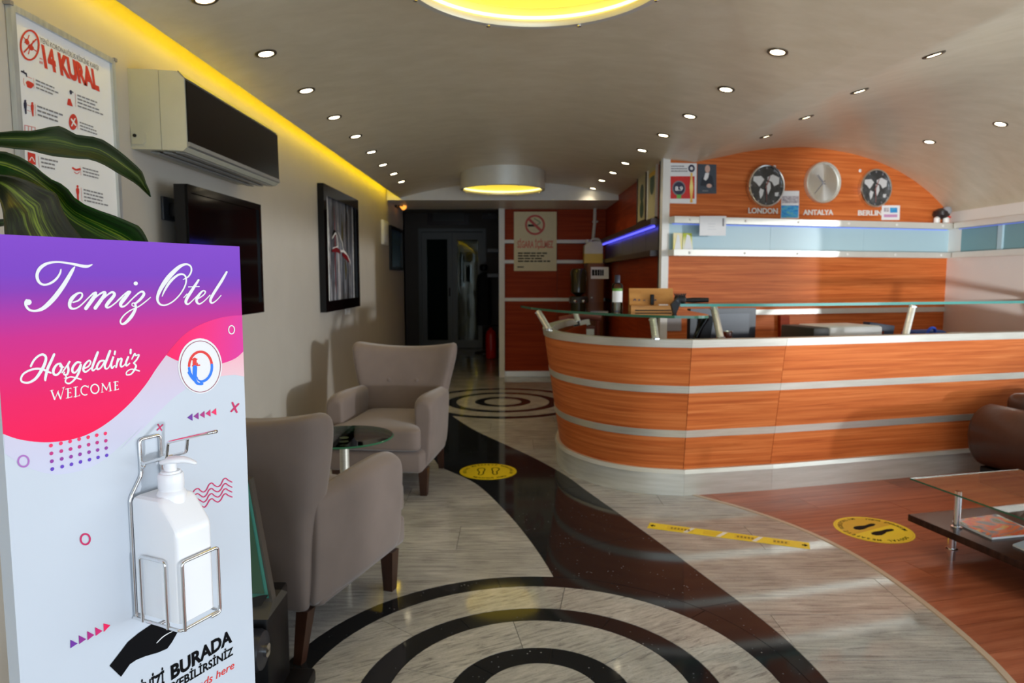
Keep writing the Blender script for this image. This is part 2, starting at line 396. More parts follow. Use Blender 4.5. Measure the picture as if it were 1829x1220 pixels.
# --- walls
mb = MB(); mb.between(XL - 0.12, XL, -1.4, 9.62, 0, 2.9); wall_left = struct('wall_left', mb, M['plaster'])
mb = MB(); mb.between(XR, XR + 0.12, 5.35, 7.2, 0, 2.9); mb.between(XR, XR + 0.12, -1.4, 5.35, 0, 0.2); mb.between(XR, XR + 0.12, -1.4, 5.35, 1.95, 2.9)
mb.between(XR, XR + 0.12, -1.4, -0.5, 0.2, 1.95); wall_right = struct('wall_right', mb, M['wallwhite'])
mb = MB(); mb.between(XL - 0.1, XR + 0.1, -1.4, -1.25, 2.25, 2.9); mb.between(XL - 0.1, -1.2, -1.4, -1.25, 0, 2.25); mb.between(3.9, XR + 0.1, -1.4, -1.25, 0, 2.25)
mb.between(XL - 0.1, XR + 0.1, -1.4, -1.25, -0.02, 0.06); struct('wall_front', mb, M['plaster'])
f = lambda u, v, h: CW.at(u, v, -h)
mb = MB(); mb.prism([(0, 0), (CWLEN + 0.1, 0), (CWLEN + 0.1, 2.7), (0, 2.7)], 0.012, 0.14, f); wall_back = struct('wall_back', mb, M['grout'])
mb = MB(); mb.between(XH + 0.012, XH + 0.05, 5.86, 9.5, 0, 2.7); wall_recess = struct('wall_recess', mb, M['grout'])
mb = MB(); mb.between(-0.14, XH + 0.1, 9.412, 9.55, 0, 2.7); wall_far = struct('wall_far', mb, M['grout'])
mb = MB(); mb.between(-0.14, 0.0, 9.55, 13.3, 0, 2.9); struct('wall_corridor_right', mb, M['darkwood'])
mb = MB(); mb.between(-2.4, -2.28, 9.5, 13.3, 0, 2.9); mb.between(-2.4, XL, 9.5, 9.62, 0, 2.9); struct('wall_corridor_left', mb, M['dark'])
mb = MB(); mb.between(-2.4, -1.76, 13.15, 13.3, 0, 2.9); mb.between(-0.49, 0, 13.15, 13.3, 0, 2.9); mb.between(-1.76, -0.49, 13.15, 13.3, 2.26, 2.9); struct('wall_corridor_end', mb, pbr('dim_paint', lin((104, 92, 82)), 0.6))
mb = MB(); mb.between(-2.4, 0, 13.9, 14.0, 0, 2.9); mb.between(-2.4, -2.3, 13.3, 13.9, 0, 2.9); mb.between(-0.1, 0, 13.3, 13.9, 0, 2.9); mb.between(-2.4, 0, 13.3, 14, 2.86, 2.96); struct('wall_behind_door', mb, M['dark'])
mb = MB(); mb.between(XL, XH + 0.02, 8.3, 9.42, 2.262, 2.86); struct('trim_1', mb, M['white'])
mb = MB(); mb.between(-2.3, -0.14, 9.42, 13.2, 2.55, 2.86); struct('ceiling_corridor', mb, M['plaster'])
ground = MB(); ground.between(-8, 12, -5, -1.45, -0.12, -0.1); ground.between(4.3, 12, -1.45, 12, -0.12, -0.1)
struct('ground_outside', ground, pbr('paving', lin((150, 146, 140)), 0.8))

win = bpy.data.objects.new('window_1', None); COL.objects.link(win); win.location = (XR + 0.06, 2.4, 0.2); win['kind'] = 'structure'
for y0_, y1_, z0_, z1_ in ((-0.5, 5.35, 0.2, 0.25), (-0.5, 5.35, 1.90, 1.95), (-0.5, -0.44, 0.25, 1.90), (5.30, 5.35, 0.25, 1.90)):
    mb = MB(); mb.between(XR + 0.03, XR + 0.09, y0_, y1_, z0_, z1_); mb.build('frame', M['lacquer'], win, None)
mb = MB(); mb.between(XR + 0.055, XR + 0.063, -0.45, 5.31, 0.24, 1.91); mb.build('pane', glass('window_glass', (0.97, 0.98, 0.98)), win, None)
# --- wood panels and bright strips, one board each
SZ = [(0.03, 1.03), (1.075, 1.535), (1.585, 1.80), (1.855, 2.66)]
def wpanels(parent, f, L, mat, skip=(), splits=()):
    cuts = [0] + list(splits) + [L]
    for i, (a, b) in enumerate(SZ):
        if i in skip: continue
        for u0, u1 in zip(cuts, cuts[1:]):
            mb = MB(); mb.prism([(u0 + 0.002, a), (u1 - 0.002, a), (u1 - 0.002, b), (u0 + 0.002, b)], 0.0, 0.012, f); mb.build('wood_panel', mat, parent, None)
wpanels(wall_back, f, CWLEN, M['wood'], skip=(2,))
f2 = lambda u, v, h: Vector((XH + h, 9.4 - u, v))
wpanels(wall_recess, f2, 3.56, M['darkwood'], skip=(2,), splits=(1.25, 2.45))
f3 = lambda u, v, h: Vector((-0.1 + u, 9.4 + h, v))
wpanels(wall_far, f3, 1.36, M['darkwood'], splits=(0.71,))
def strip(parent, f, L, zs, mat, out=0.012, u0=0.0, name='metal_strip'):
    for a, b in zs:
        mb = MB(); mb.prism([(u0, a), (L, a), (L, b), (u0, b)], -out, 0.012, f); mb.build(name, mat, parent, None)
strip(wall_far, f3, 1.36, [(1.03, 1.075), (1.54, 1.585), (1.81, 1.855)], M['white'])
strip(wall_back, f, CWLEN, [(1.03, 1.075)], M['lacquer'])
mb = MB(); mb.between(-0.175, -0.10, 9.33, 9.43, 0, 2.262); struct('trim_2', mb, M['white'])
mb = MB(); mb.between(-0.1, XH, 9.37, 9.41, 0.002, 0.075); struct('baseboard_far', mb, M['lacquer'])
mb = MB(); mb.prism([(-0.045, 0.0), (0.02, 0.0), (0.02, 2.7), (-0.045, 2.7)], -0.012, 0.03, f); struct('trim_3', mb, M['white'])
mb = MB(); mb.prism([(CWLEN - 0.03, 0.0), (CWLEN + 0.02, 0.0), (CWLEN + 0.02, 1.53), (CWLEN - 0.03, 1.53)], -0.008, 0.03, f); struct('trim_4', mb, M['lacquer'])

# --- lit glass band between two shelves on the reception wall, going on along the right wall and the recess
M['frost'] = pbr('frosted_glass', lin((180, 208, 217)), 0.35, var=0.03, scale=2, spec=0.4)
M['frostteal'] = pbr('frosted_glass_teal', lin((120, 160, 166)), 0.3, var=0.04, scale=2)
M['frostdim'] = pbr('frosted_glass_grey', lin((120, 118, 104)), 0.3, var=0.04, scale=2)
M['led'] = emit('blue_led', (0.10, 0.10, 1.0), 2.2); M['led2'] = emit('blue_led_soft', (0.2, 0.3, 1.0), 0.5)
band = thing('lit_glass_band', 'long pale frosted glass band with blue light between two metal shelf edges under the clocks', 'glass band', CW.at(0, 1.585, 0))
for u0, u1 in ((0.02, 1.0), (1.0, 1.98), (1.98, CWLEN - 0.03)):
    mb = MB(); mb.prism([(u0 + 0.001, 1.585), (u1 - 0.001, 1.585), (u1 - 0.001, 1.80), (u0 + 0.001, 1.80)], -0.004, 0.01, f); mb.build('glass_panel', M['frost'], band, None)
for z0, z1, nm in ((1.80, 1.852, 'upper_shelf'), (1.533, 1.583, 'lower_shelf')):
    mb = MB(); mb.prism([(0.015, z0), (CWLEN - 0.01, z0), (CWLEN - 0.01, z1), (0.015, z1)], -0.11, 0.012, f); o = mb.build(nm, M['lacquer'], band, None)
    for k in range(6):
        sc = MB(); u = 0.16 + k * 0.52; sc.lathe([(0.011, 0), (0.011, 0.004), (0.006, 0.006)], CW.at(u, (z0 + z1) / 2, 0.11), 12, Matrix((CW.ex, Vector((0, 0, 1)), CW.n)).transposed()); sc.build('screw_cap', M['white'], o, 40)
mb = MB(); mb.tube([CW.at(0.05, 1.7965, 0.012), CW.at(CWLEN - 0.06, 1.7965, 0.012)], 0.003); mb.build('led_strip', M['led2'], band)
fr = lambda u, v, h: Vector((XR + h, 6.52 - u, v))
band2 = thing('side_glass_band', 'teal frosted glass band along the right wall, past the corner of the clock wall', 'glass band', (XR, 6.5, 1.585))
for u0, u1 in ((0.125, 0.62), (0.68, 1.165)):
    mb = MB(); mb.prism([(u0, 1.585), (u1, 1.585), (u1, 1.80), (u0, 1.80)], -0.004, 0.0, fr); mb.build('glass_panel', M['frostteal'], band2, None)
for u in (0.65,):
    mb = MB(); mb.prism([(u - 0.028, 1.585), (u + 0.028, 1.585), (u + 0.028, 1.80), (u - 0.028, 1.80)], -0.02, 0.0, fr); mb.build('mullion', M['frost'], band2, None)
for z0, z1, nm in ((1.80, 1.852, 'upper_shelf'), (1.533, 1.583, 'lower_shelf')):
    mb = MB(); mb.prism([(0.125, z0), (1.165, z0), (1.165, z1), (0.125, z1)], -0.08, 0.0, fr); mb.build(nm, M['lacquer'], band2, None)
mb = MB(); mb.tube([(XR - 0.05, 6.36, 1.792), (XR - 0.05, 5.37, 1.792)], 0.004); mb.build('led_strip', emit('blue_led_dim', (0.2, 0.3, 1.0), 0.25), band2)
band3 = thing('recess_glass_band', 'grey glass band topped with bright blue light in the dark recess behind the counter', 'glass band', (XH, 7, 1.585))
for k in range(5):
    u0 = 0.05 + k * 0.70; mb = MB(); mb.prism([(u0, 1.585), (u0 + 0.69, 1.585), (u0 + 0.69, 1.80), (u0, 1.80)], -0.004, 0.01, f2); mb.build('glass_panel', M['frostdim'], band3, None)
for z0, z1, nm in ((1.80, 1.85, 'upper_shelf'), (1.535, 1.583, 'lower_shelf')):
    mb = MB(); mb.prism([(0.0, z0), (3.5, z0), (3.5, z1), (0.0, z1)], -0.09, 0.012, f2); mb.build(nm, M['legwood'], band3, None)
mb = MB(); mb.tube([(XH - 0.05, 9.3, 1.787), (XH - 0.05, 5.95, 1.787)], 0.009); mb.build('led_strip', M['led'], band3)

# ------------------------------------------------------------------ floor: stone slabs, black inlay, medallions, wood planks
mb = MB(); mb.between(XL, XR, -1.4, 9.5, -0.1, -0.003); mb.between(-2.4, 0, 9.5, 14, -0.1, -0.003)
floor = struct('floor', mb, M['grout'])
MED = [(0.094, 2.125), (-0.10, 7.47)]; MW = 0.1015; RB = [2, 3, 5, 6, 8, 9]
bandL = [(-1.0, 7.2), (-0.98, 6.7), (-0.88, 6.0), (-0.745, 5.5), (-0.585, 5.075), (-0.499, 4.846), (-0.24, 4.46), (-0.031, 3.9), (0.102, 3.435), (0.19, 3.03), (0.25, 2.6), (0.28, 2.1), (0.25, 1.4), (0.12, 0.6), (-0.1, -0.2), (-0.5, -1.25)]
bandR = [(-0.75, 7.2), (-0.66, 6.9), (-0.538, 6.56), (-0.32, 6.03), (-0.066, 5.55), (0.191, 5.06), (0.367, 4.65), (0.468, 4.33), (0.605, 3.91), (0.735, 3.51), (0.87, 3.07), (0.985, 2.68), (1.045, 2.4), (1.065, 2.1), (1.03, 1.5), (0.9, 0.7), (0.65, -0.1), (0.3, -1.25)]
bandL = catmull(bandL, 6); bandR = catmull(bandR, 6)
arc = catmull([(0.55, 5.0), (0.85, 4.55), (1.175, 4.177), (1.36, 3.97), (1.54, 3.68), (1.655, 3.38), (1.71, 3.08), (1.725, 2.75), (1.715, 2.45), (1.68, 2.2), (1.56, 1.7), (1.3, 1.0), (0.95, 0.2), (0.4, -0.7), (0.0, -1.25)], 6)
TL = sorted([(y, x) for x, y in bandL]); TR = sorted([(y, x) for x, y in bandR]); TA = sorted([(y, x) for x, y in arc])
RECT = (XL, XR, -1.24, 9.42); PA = radians(14)
V = []; E = []
def seg(p, q):
    V.append(Vector(p)); V.append(Vector(q)); E.append((len(V) - 2, len(V) - 1))
def chain(P, closed=False):
    b = len(V); V.extend(Vector(p[:2]) for p in P)
    for i in range(len(P) - 1): E.append((b + i, b + i + 1))
    if closed: E.append((b + len(P) - 1, b))
chain([(RECT[0], RECT[2]), (RECT[1], RECT[2]), (RECT[1], RECT[3]), (RECT[0], RECT[3])], True)
for (cx, cy) in MED:
    for r in RB: chain([(cx + r * MW * cos(2 * pi * k / 72), cy + r * MW * sin(2 * pi * k / 72)) for k in range(72)], True)
    for i in range(1, 6):
        for k in range(6):
            a = 2 * pi * (k / 6) + 0.35 * i; seg((cx + RB[i - 1] * MW * cos(a), cy + RB[i - 1] * MW * sin(a)), (cx + RB[i] * MW * cos(a), cy + RB[i] * MW * sin(a)))
chain(bandL); chain(bandR); chain(arc)
RH, SLN = 0.335, 1.55
def soff(r): return (r * 0.61803 % 1) * SLN
r0, r1 = ifloor(RECT[2] / RH), ifloor(RECT[3] / RH)
for r in range(r0, r1 + 1):
    y = r * RH
    if RECT[2] < y < RECT[3]: seg((RECT[0], y), (min(RECT[1], interp(y, TA) + 0.02) if y < 5 else 1.3, y))
    c = ifloor((RECT[0] + soff(r)) / SLN)
    while c * SLN - soff(r) < 1.9:
        x = c * SLN - soff(r); c += 1
        if RECT[0] < x < 1.9: seg((x, max(y, RECT[2])), (x, min(y + RH, RECT[3])))
PWD, PLN = 0.19, 1.28
def pq(a, b): return (a * cos(PA) - b * sin(PA), a * sin(PA) + b * cos(PA))
def poff(r): return (r * 0.381966 % 1) * PLN
for r in range(-12, 30):
    b = r * PWD; p0, p1 = pq(-1.5, b), pq(6.5, b)
    t0, t1 = (0.35 - p0[0]) / (p1[0] - p0[0]), (RECT[1] - p0[0]) / (p1[0] - p0[0])
    q0 = (p0[0] + (p1[0] - p0[0]) * t0, p0[1] + (p1[1] - p0[1]) * t0); q1 = (p0[0] + (p1[0] - p0[0]) * t1, p0[1] + (p1[1] - p0[1]) * t1)
    if q1[1] > RECT[2] and q0[1] < 7: seg(q0, q1)
    for c in range(-2, 6):
        a = c * PLN - poff(r); p, q = pq(a, b), pq(a, b + PWD)
        if 0.5 < p[0] < XR and RECT[2] < p[1] < 6.8: seg(p, q)
BC = [-0.6, 0.5, 1.6, 2.55, 3.3, 4.15, 4.95, 5.85, 6.6]
for y in BC: seg((interp(y, TL), y), (interp(y + 0.25, TR), y + 0.25))
vo, eo, fo, _, _, _ = delaunay_2d_cdt(V, E, [], 0, 1e-5, True)
def region(x, y):
    for mi, (cx, cy) in enumerate(MED):
        d = hypot(x - cx, y - cy) / MW
        if d < 9:
            i = sum(d > b for b in RB)
            if i == 0: return ('l', mi, 0, 0)
            a = (atan2(y - cy, x - cx) - 0.35 * i) / (2 * pi) * 6
            return ('d' if i in (1, 3, 5) else 'l', mi, i, ifloor(a) % 6)
    if y < 7.2 and interp(y, TL) < x < interp(y, TR):
        k = 0
        for j, yb in enumerate(BC):
            x0, x1 = interp(yb, TL), interp(yb + 0.25, TR)
            if y > yb + 0.25 * (x - x0) / (x1 - x0): k = j + 1
        return ('b', k)
    if y > 5.0 and x > 1.28 or y <= 5.0 and x > interp(y, TA):
        a, b = x * cos(PA) + y * sin(PA), -x * sin(PA) + y * cos(PA); r = ifloor(b / PWD)
        return ('w', r, ifloor((a + poff(r)) / PLN))
    r = ifloor(y / RH); return ('m', r, ifloor((x + soff(r)) / SLN))
G = {}
for fa in fo:
    cx = sum(vo[i].x for i in fa) / 3; cy = sum(vo[i].y for i in fa) / 3
    if not (RECT[0] < cx < RECT[1] and RECT[2] < cy < RECT[3]): continue
    if cy > 7.3 and cx > 1.4: continue
    G.setdefault(region(cx, cy), []).append(fa)
NAMES = {'l': ('medallion_slab', 'marble2'), 'd': ('medallion_ring_piece', 'granite'), 'b': ('granite_slab', 'granite'), 'w': ('floor_plank', 'plank'), 'm': ('marble_slab', 'marble')}
for key, tris in G.items():
    bm = bmesh.new(); ids = {}
    for t in tris:
        for i in t:
            if i not in ids: ids[i] = bm.verts.new((vo[i].x, vo[i].y, 0))
        try: bm.faces.new([ids[i] for i in t])
        except ValueError: pass
    bmesh.ops.dissolve_faces(bm, faces=bm.faces[:], use_verts=False)
    bmesh.ops.dissolve_limit(bm, angle_limit=radians(0.4), verts=bm.verts[:], edges=[])
    nm, mt = NAMES[key[0]]
    for fc in list(bm.faces):
        if fc.calc_area() < 0.0012: continue
        pts = [v.co.to_2d() for v in fc.verts]
        if fc.normal.z < 0: pts.reverse()
        n = len(pts); g = 0.0010 if key[0] == 'w' else 0.0012; ins = []
        for i in range(n):
            a, b, c = pts[i - 1], pts[i], pts[(i + 1) % n]
            d1 = (b - a).normalized(); d2 = (c - b).normalized(); n1 = Vector((-d1.y, d1.x)); n2 = Vector((-d2.y, d2.x)); h = n1 + n2
            h = n1 if h.length < 0.2 else h.normalized() / max(0.35, h.normalized().dot(n1))
            ins.append(b + h * g)
        mb = MB(); zt = random.uniform(-0.0002, 0.0002); mb.prism([(p.x, p.y) for p in ins], zt, -0.004, lambda u, v, h: Vector((u, v, h)))
        mb.build(nm, M[mt], floor, None)
    bm.free()
for k in range(7):
    for j in range(2):
        mb = MB(); mb.between(-2.28 + 1.07 * j + 0.001, -2.28 + 1.07 * (j + 1) - 0.001, 9.42 + 0.64 * k + 0.001, 9.42 + 0.64 * (k + 1) - 0.001, -0.004, 0); mb.build('floor_tile', M['marble'], floor, None)
# edging strip between stone and planks
mb = MB(); rows = []
A2 = [p for p in arc if p[1] < 4.35]
for i, p in enumerate(A2):
    a, b = A2[max(i - 1, 0)], A2[min(i + 1, len(A2) - 1)]; d = Vector((b[0] - a[0], b[1] - a[1], 0)).normalized(); nn = Vector((-d.y, d.x, 0)); c = Vector((p[0], p[1], 0))
    rows.append([c - nn * 0.016 + Vector((0, 0, -0.002)), c - nn * 0.012 + Vector((0, 0, 0.004)), c + nn * 0.012 + Vector((0, 0, 0.004)), c + nn * 0.016 + Vector((0, 0, -0.002))])
mb.grid(rows); struct('trim_5', mb, pbr('edging', lin((196, 176, 156)), 0.35))

# ------------------------------------------------------------------ reception counter
def outset(P, d):
    out = []
    for i, p in enumerate(P):
        a = P[max(i - 1, 0)]; b = P[min(i + 1, len(P) - 1)]
        d1 = Vector((p[0] - a[0], p[1] - a[1])) if i else Vector((b[0] - p[0], b[1] - p[1])); d2 = Vector((b[0] - p[0], b[1] - p[1])) if i < len(P) - 1 else d1
        d1.normalize(); d2.normalize(); n = Vector((d1.y, -d1.x)) + Vector((d2.y, -d2.x)); n.normalize(); n /= max(0.5, n.dot(Vector((d1.y, -d1.x))))
        out.append((p[0] + n.x * d, p[1] + n.y * d))
    return out
CURV = catmull([(0.62, 6.15), (0.47, 5.75), (0.375, 5.35), (0.345, 5.02), (0.40, 4.71), (0.575, 4.43), (0.803, 4.272), (1.07, 4.212)], 5)
CB = CURV + [(1.66, 4.335), (4.1, 4.985)]
nc = len(CURV)
SECT = [(0, nc - 1), (nc - 1, nc), (nc, nc + 1)]
def flare(z): return 0.0 if z < 0.15 else -0.012 + 0.125 * (z - 0.15) / 0.835
def cband(name, mat, z0, z1, sec, proud, thick, parent, gap=0.0):
    i0, i1 = SECT[sec]; mb = MB()
    o0, o1 = outset(CB, flare(z0) + proud), outset(CB, flare(z1) + proud); q0, q1 = outset(CB, flare(z0) + proud - thick), outset(CB, flare(z1) + proud - thick)
    R = [[Vector((o0[i][0], o0[i][1], z0)), Vector((o1[i][0], o1[i][1], z1)), Vector((q1[i][0], q1[i][1], z1)), Vector((q0[i][0], q0[i][1], z0))] for i in range(i0, i1 + 1)]
    if gap:
        for e, k in ((0, 1), (-1, -2)):
            for j in range(4): R[e][j] = R[e][j] + (R[k][j] - R[e][j]).normalized() * gap
    mb.grid(R, closed=True); mb.add(R[0], [[0, 1, 2, 3]]); mb.add(R[-1], [[3, 2, 1, 0]])
    return mb.build(name, mat, parent, 35)
counter = thing('reception_counter', 'curved red wood reception counter with metal bands and a steel plinth', 'counter', (1.6, 4.6, 0))
for sec in range(3):
    for z0, z1 in ((0.165, 0.372), (0.418, 0.655), (0.70, 0.938)):
        cband('wood_panel', M['wood'], z0, z1, sec, 0.0, 0.03, counter, 0.0015)
    for z0, z1 in ((0.372, 0.418), (0.655, 0.70)): cband('metal_strip', M['steel'], z0, z1, sec, 0.003, 0.034, counter, 0.0008)
    cband('top_rail', M['steel'], 0.938, 0.985, sec, 0.006, 0.075, counter, 0.0008)
    cband('plinth', M['plinth'], 0.0, 0.14, sec, 0.012, 0.05, counter, 0.0005); cband('plinth_lip', M['plinth'], 0.14, 0.165, sec, 0.022, 0.05, counter, 0.0005)
back = outset(CB, -0.045); deep = outset(CB, -0.62)
mb = MB(); R = [[Vector((back[i][0], back[i][1], 0.02)), Vector((back[i][0], back[i][1], 0.94)), Vector((back[i][0] - 0.0, back[i][1] + 0.02, 0.94)), Vector((back[i][0], back[i][1] + 0.02, 0.02))] for i in range(len(CB))]
mb.grid(R, closed=True); mb.build('carcass', M['darkwood'], counter, None)
mb = MB(); j0 = 12
mb.prism(back[j0:] + deep[j0:][::-1], 0.71, 0.74, lambda u, v, h: Vector((u, v, h))); mb.build('worktop', M['darkwood'], counter, None)
for u in (1.25, 3.95):
    mb = MB(); mb.between(u - 0.015, u + 0.015, 4.75 + (u - 1.25) * 0.25, 5.02 + (u - 1.25) * 0.25, 0.02, 0.71); mb.build('side_board', M['darkwood'], counter, None)
# --- glass tops on steel posts
def post(top, bot, parent, r=0.022):
    t, b = Vector(top), Vector(bot); d = (t - b).normalized(); m = MB(); m.tube([b + d * 0.002, b + d * ((t - b).length)], r, 20); p = m.build('post', M['steel'], parent, 50)
    m = MB(); m.lathe([(r * 1.35, 0), (r * 1.35, 0.008), (r * 0.9, 0.012)], (b.x, b.y, b.z), 20); m.build('post_foot', M['chrome'], p, 50)
    m = MB(); m.lathe([(r * 0.9, -0.012), (r * 1.25, -0.008), (r * 1.25, 0)], (t.x, t.y, t.z), 20); m.build('post_cap', M['chrome'], p, 50)
def gslab(name, poly, z, th, parent, edge, dz=0.0, bev=0.0):
    mb = MB(); mb.prism(poly, z, z + th, lambda u, v, h: Vector((u, v, h)), 0, 1); return mb.build(name, [M['glass'], M[edge]], parent, None)
gl = thing('curved_glass_top', 'lower curved green-edged glass top on steel posts over the rounded counter end', 'glass top', (0.5, 4.8, 0.985))
GP = catmull([(0.95, 6.35), (0.6, 6.12), (0.25, 5.9), (0.075, 5.64), (0.115, 5.33), (0.20, 5.05), (0.345, 4.72), (0.64, 4.33), (0.86, 4.13), (1.02, 4.07), (1.14, 4.085), (1.19, 4.2), (1.20, 4.6), (1.18, 5.6)], 5)
gslab('glass_sheet', GP, 1.115, 0.016, gl, 'glassedge')
post(on_depth(962, 558, 5.05), on_z(981, 590, 0.985), gl); post(on_depth(1166, 570, 4.32), on_z(1171, 606, 0.985), gl); post((0.52, 5.9, 1.115), (0.56, 5.86, 0.985), gl, 0.022)
gr = thing('straight_glass_top', 'upper long straight glass top on leaning steel posts over the right part of the counter', 'glass top', (2.4, 4.7, 0.985))
GR = [(1.06, 4.36), (1.66, 4.40), (4.08, 5.04), (4.0, 5.36), (1.6, 4.72), (1.1, 4.70)]
gslab('glass_sheet', GR, 1.172, 0.018, gr, 'tealedge')
post(on_depth(1275, 550, 4.46), on_depth(1287, 604.5, 4.30), gr); post(on_depth(1630, 547, 4.66), on_depth(1617, 599.5, 4.58), gr); post((3.86, 5.08, 1.172), (3.8, 4.86, 0.985), gr)

# ------------------------------------------------------------------ things on and behind the counter
ZG = 1.1312
p = on_z(1102, 556, ZG); bt = thing('cologne_bottle', 'clear tall bottle with green and white label and dark cap on the curved glass top', 'bottle', p)
mb = MB(); mb.lathe([(0.0, 0.002), (0.034, 0.0), (0.037, 0.006), (0.037, 0.172), (0.03, 0.184), (0.016, 0.19), (0.015, 0.205)], p, 24); mb.build('bottle_body', glass('bottle_glass', (0.93, 0.96, 0.92)), bt, 40)
mb = MB(); mb.lathe([(0.0, 0.005), (0.032, 0.004), (0.033, 0.15), (0.0, 0.151)], p, 24); mb.build('liquid', glass('cologne', (0.93, 0.97, 0.80)), bt, 40)
mb = MB(); mb.lathe([(0.019, 0.19), (0.019, 0.236), (0.016, 0.24), (0.0, 0.24)], p, 20); mb.build('cap', pbr('cap_navy', lin((38, 42, 60)), 0.3), bt, 40)
for nm, z0, z1, mt in (('white_label', 0.062, 0.135, M['paper']), ('green_label', 0.135, 0.152, pbr('label_green', lin((90, 150, 50)), 0.5))):
    mb = MB(); mb.grid([[p + Vector((0.0376 * cos(a), 0.0376 * sin(a), z)) for a in [radians(205 + 10 * k) for k in range(13)]] for z in (z0, z1)]); mb.build(nm, mt, bt, None)
p = on_z(1167, 557, ZG); M['boxwood'] = streaks('light_wood', [lin((176, 118, 52)), lin((204, 148, 76))], (6, 6, 40), 0.45)
bx = thing('wooden_box', 'light brown wooden box with slanted back and black dispenser on the curved glass top', 'box', p)
fb = lambda u, v, h: p + Vector((h, u, v))
mb = MB(); mb.prism([(0, 0), (0.11, 0), (0.11, 0.152), (0.095, 0.152), (0.06, 0.045), (0, 0.04)], -0.146, 0.146, fb); mb.build('box_body', M['boxwood'], bx, None)
mb = MB(); mb.prism([(-0.002, 0.006), (0.002, 0.006), (0.002, 0.013), (-0.002, 0.013)], -0.12, 0.12, fb); mb.build('slot', M['dark'], bx, None)
bpl = Plane((p.x, p.y + 0.074, 0), (1, 0, 0))
mb = MB(); mb.box(p + Vector((0.0, 0.05, 0.075)), (0.022, 0.03, 0.075), None, 0.004); mb.build('dispenser', M['black'], bx)
strokes('scribble', Plane((p.x, p.y + 0.068, 0), (1, 0, 0)), (1060, 470, 5.379), [[(375, 375, 8), (400, 345, 9), (415, 385, 8), (440, 350, 9), (450, 385, 8)], [(465, 380, 8), (490, 355, 9), (510, 385, 9), (530, 360, 8)], [(575, 385, 8), (595, 350, 9), (610, 385, 8)]], M['navy'], 0.0, bx)
mb = MB(); mb.prism([(-0.1, 0.041), (0.1, 0.041), (0.1, 0.048), (-0.1, 0.048)], 0.0, 0.03, lambda u, v, h: p + Vector((u * 0.3 + 0.07, 0.015 + h, v))); mb.build('card', M['paper'], bx, None)
# hair-brush like cleaning brush
q = on_depth(1216, 536, 4.47); br = thing('cleaning_brush', 'black bristled brush lying by the wooden box at the glass edge', 'brush', (q.x, q.y, 1.188))
mb = MB(); mb.tube([(q.x + 0.01, 4.5, 1.206), (q.x + 0.09, 4.51, 1.208), (q.x + 0.19, 4.52, 1.209)], [0.012, 0.018, 0.016], 12); mb.build('handle', M['black'], br)
mb = MB(); mb.box((q.x + 0.0, 4.49, 1.212), (0.075, 0.04, 0.045), None, 0.01); mb.build('brush_head', M['black'], br)
for k in range(18):
    mb = MB(); a = (k % 6) * 0.011 - 0.028; b = (k // 6) * 0.012 - 0.012; mb.tube([(q.x + a, 4.49 + b, 1.234), (q.x + a * 1.3, 4.49 + b, 1.252)], [0.003, 0.002], 5); mb.build('bristle', M['black'], br, None)
q = on_depth(1205, 540, 4.30); sc = thing('black_scanner', 'thin black wedge-shaped hand scanner standing beside the wooden box', 'scanner', (q.x, q.y, ZG))
mb = MB(); mb.prism([(0.004, ZG - 0.0), (0.02, ZG), (0.046, 1.20), (0.03, 1.235), (-0.012, 1.19)], -0.02, 0.02, lambda u, v, h: Vector((q.x - 0.012 + u, q.y + h, v))); mb.build('scanner_body', M['black'], sc, None)
mb = MB(); mb.prism([(0.01, 1.215), (0.03, 1.2), (0.03, 1.22)], -0.023, -0.02, lambda u, v, h: Vector((q.x - 0.01 + u, q.y + h, v))); mb.build('scan_window', M['gloss'], sc, None)

# monitor seen from behind, desk items
WT = 0.742
c = on_depth(1290, 580, 4.95); mo = thing('computer_monitor', 'black computer monitor seen from behind, standing on the desk behind the counter', 'monitor', (c.x, 4.95, WT))
fm = Plane((c.x, 4.95, 0), (cos(WA), sin(WA), 0))
mb = MB(); f4 = lambda u, v, h: fm.at(u, v, h)
mb.prism([(-0.265, 0.83), (0.265, 0.83), (0.265, 1.135), (-0.265, 1.135)], -0.03, 0.015, f4); mb.build('casing', pbr('monitor_back', lin((26, 30, 40)), 0.35), mo, None)
mb = MB(); mb.prism([(-0.2, 0.86), (0.2, 0.86), (0.2, 1.10), (-0.2, 1.10)], 0.015, 0.03, f4); mb.build('back_panel', pbr('monitor_panel', lin((40, 46, 58)), 0.3), mo, None)
mb = MB(); mb.tube([fm.at(0, 0.744, -0.02), fm.at(0, 0.90, -0.02)], 0.02, 12); mb.lathe([(0.10, 0.0), (0.10, 0.01), (0.03, 0.02)], fm.at(0, WT, -0.02), 24); mb.build('stand', M['black'], mo)
mb = MB(); mb.prism([(-0.255, 0.84), (0.255, 0.84), (0.255, 1.125), (-0.255, 1.125)], -0.032, -0.03, f4); mb.build('screen', M['gloss'], mo, None)
c = on_depth(1250, 582, 4.72); ph = thing('desk_phone', 'black upright phone leaning in front of the monitor behind the counter', 'phone', (c.x, 4.72, WT))
mb = MB(); mb.prism([(-0.10, WT), (0.04, WT), (0.085, 1.09), (0.015, 1.11)], -0.03, 0.03, lambda u, v, h: Vector((c.x + u, 4.72 + h, v))); mb.build('cradle', M['black'], ph, None)
mb = MB(); mb.tube([(c.x - 0.03, 4.685, 0.95), (c.x + 0.0, 4.68, 1.02), (c.x + 0.035, 4.685, 1.08)], [0.02, 0.014, 0.02], 10); mb.build('handset', M['gloss'], ph)
c = on_depth(1298, 599, 4.66); gt = thing('glass_tumbler', 'small shiny metal cup in front of the monitor behind the counter rail', 'cup', (c.x, 4.66, WT))
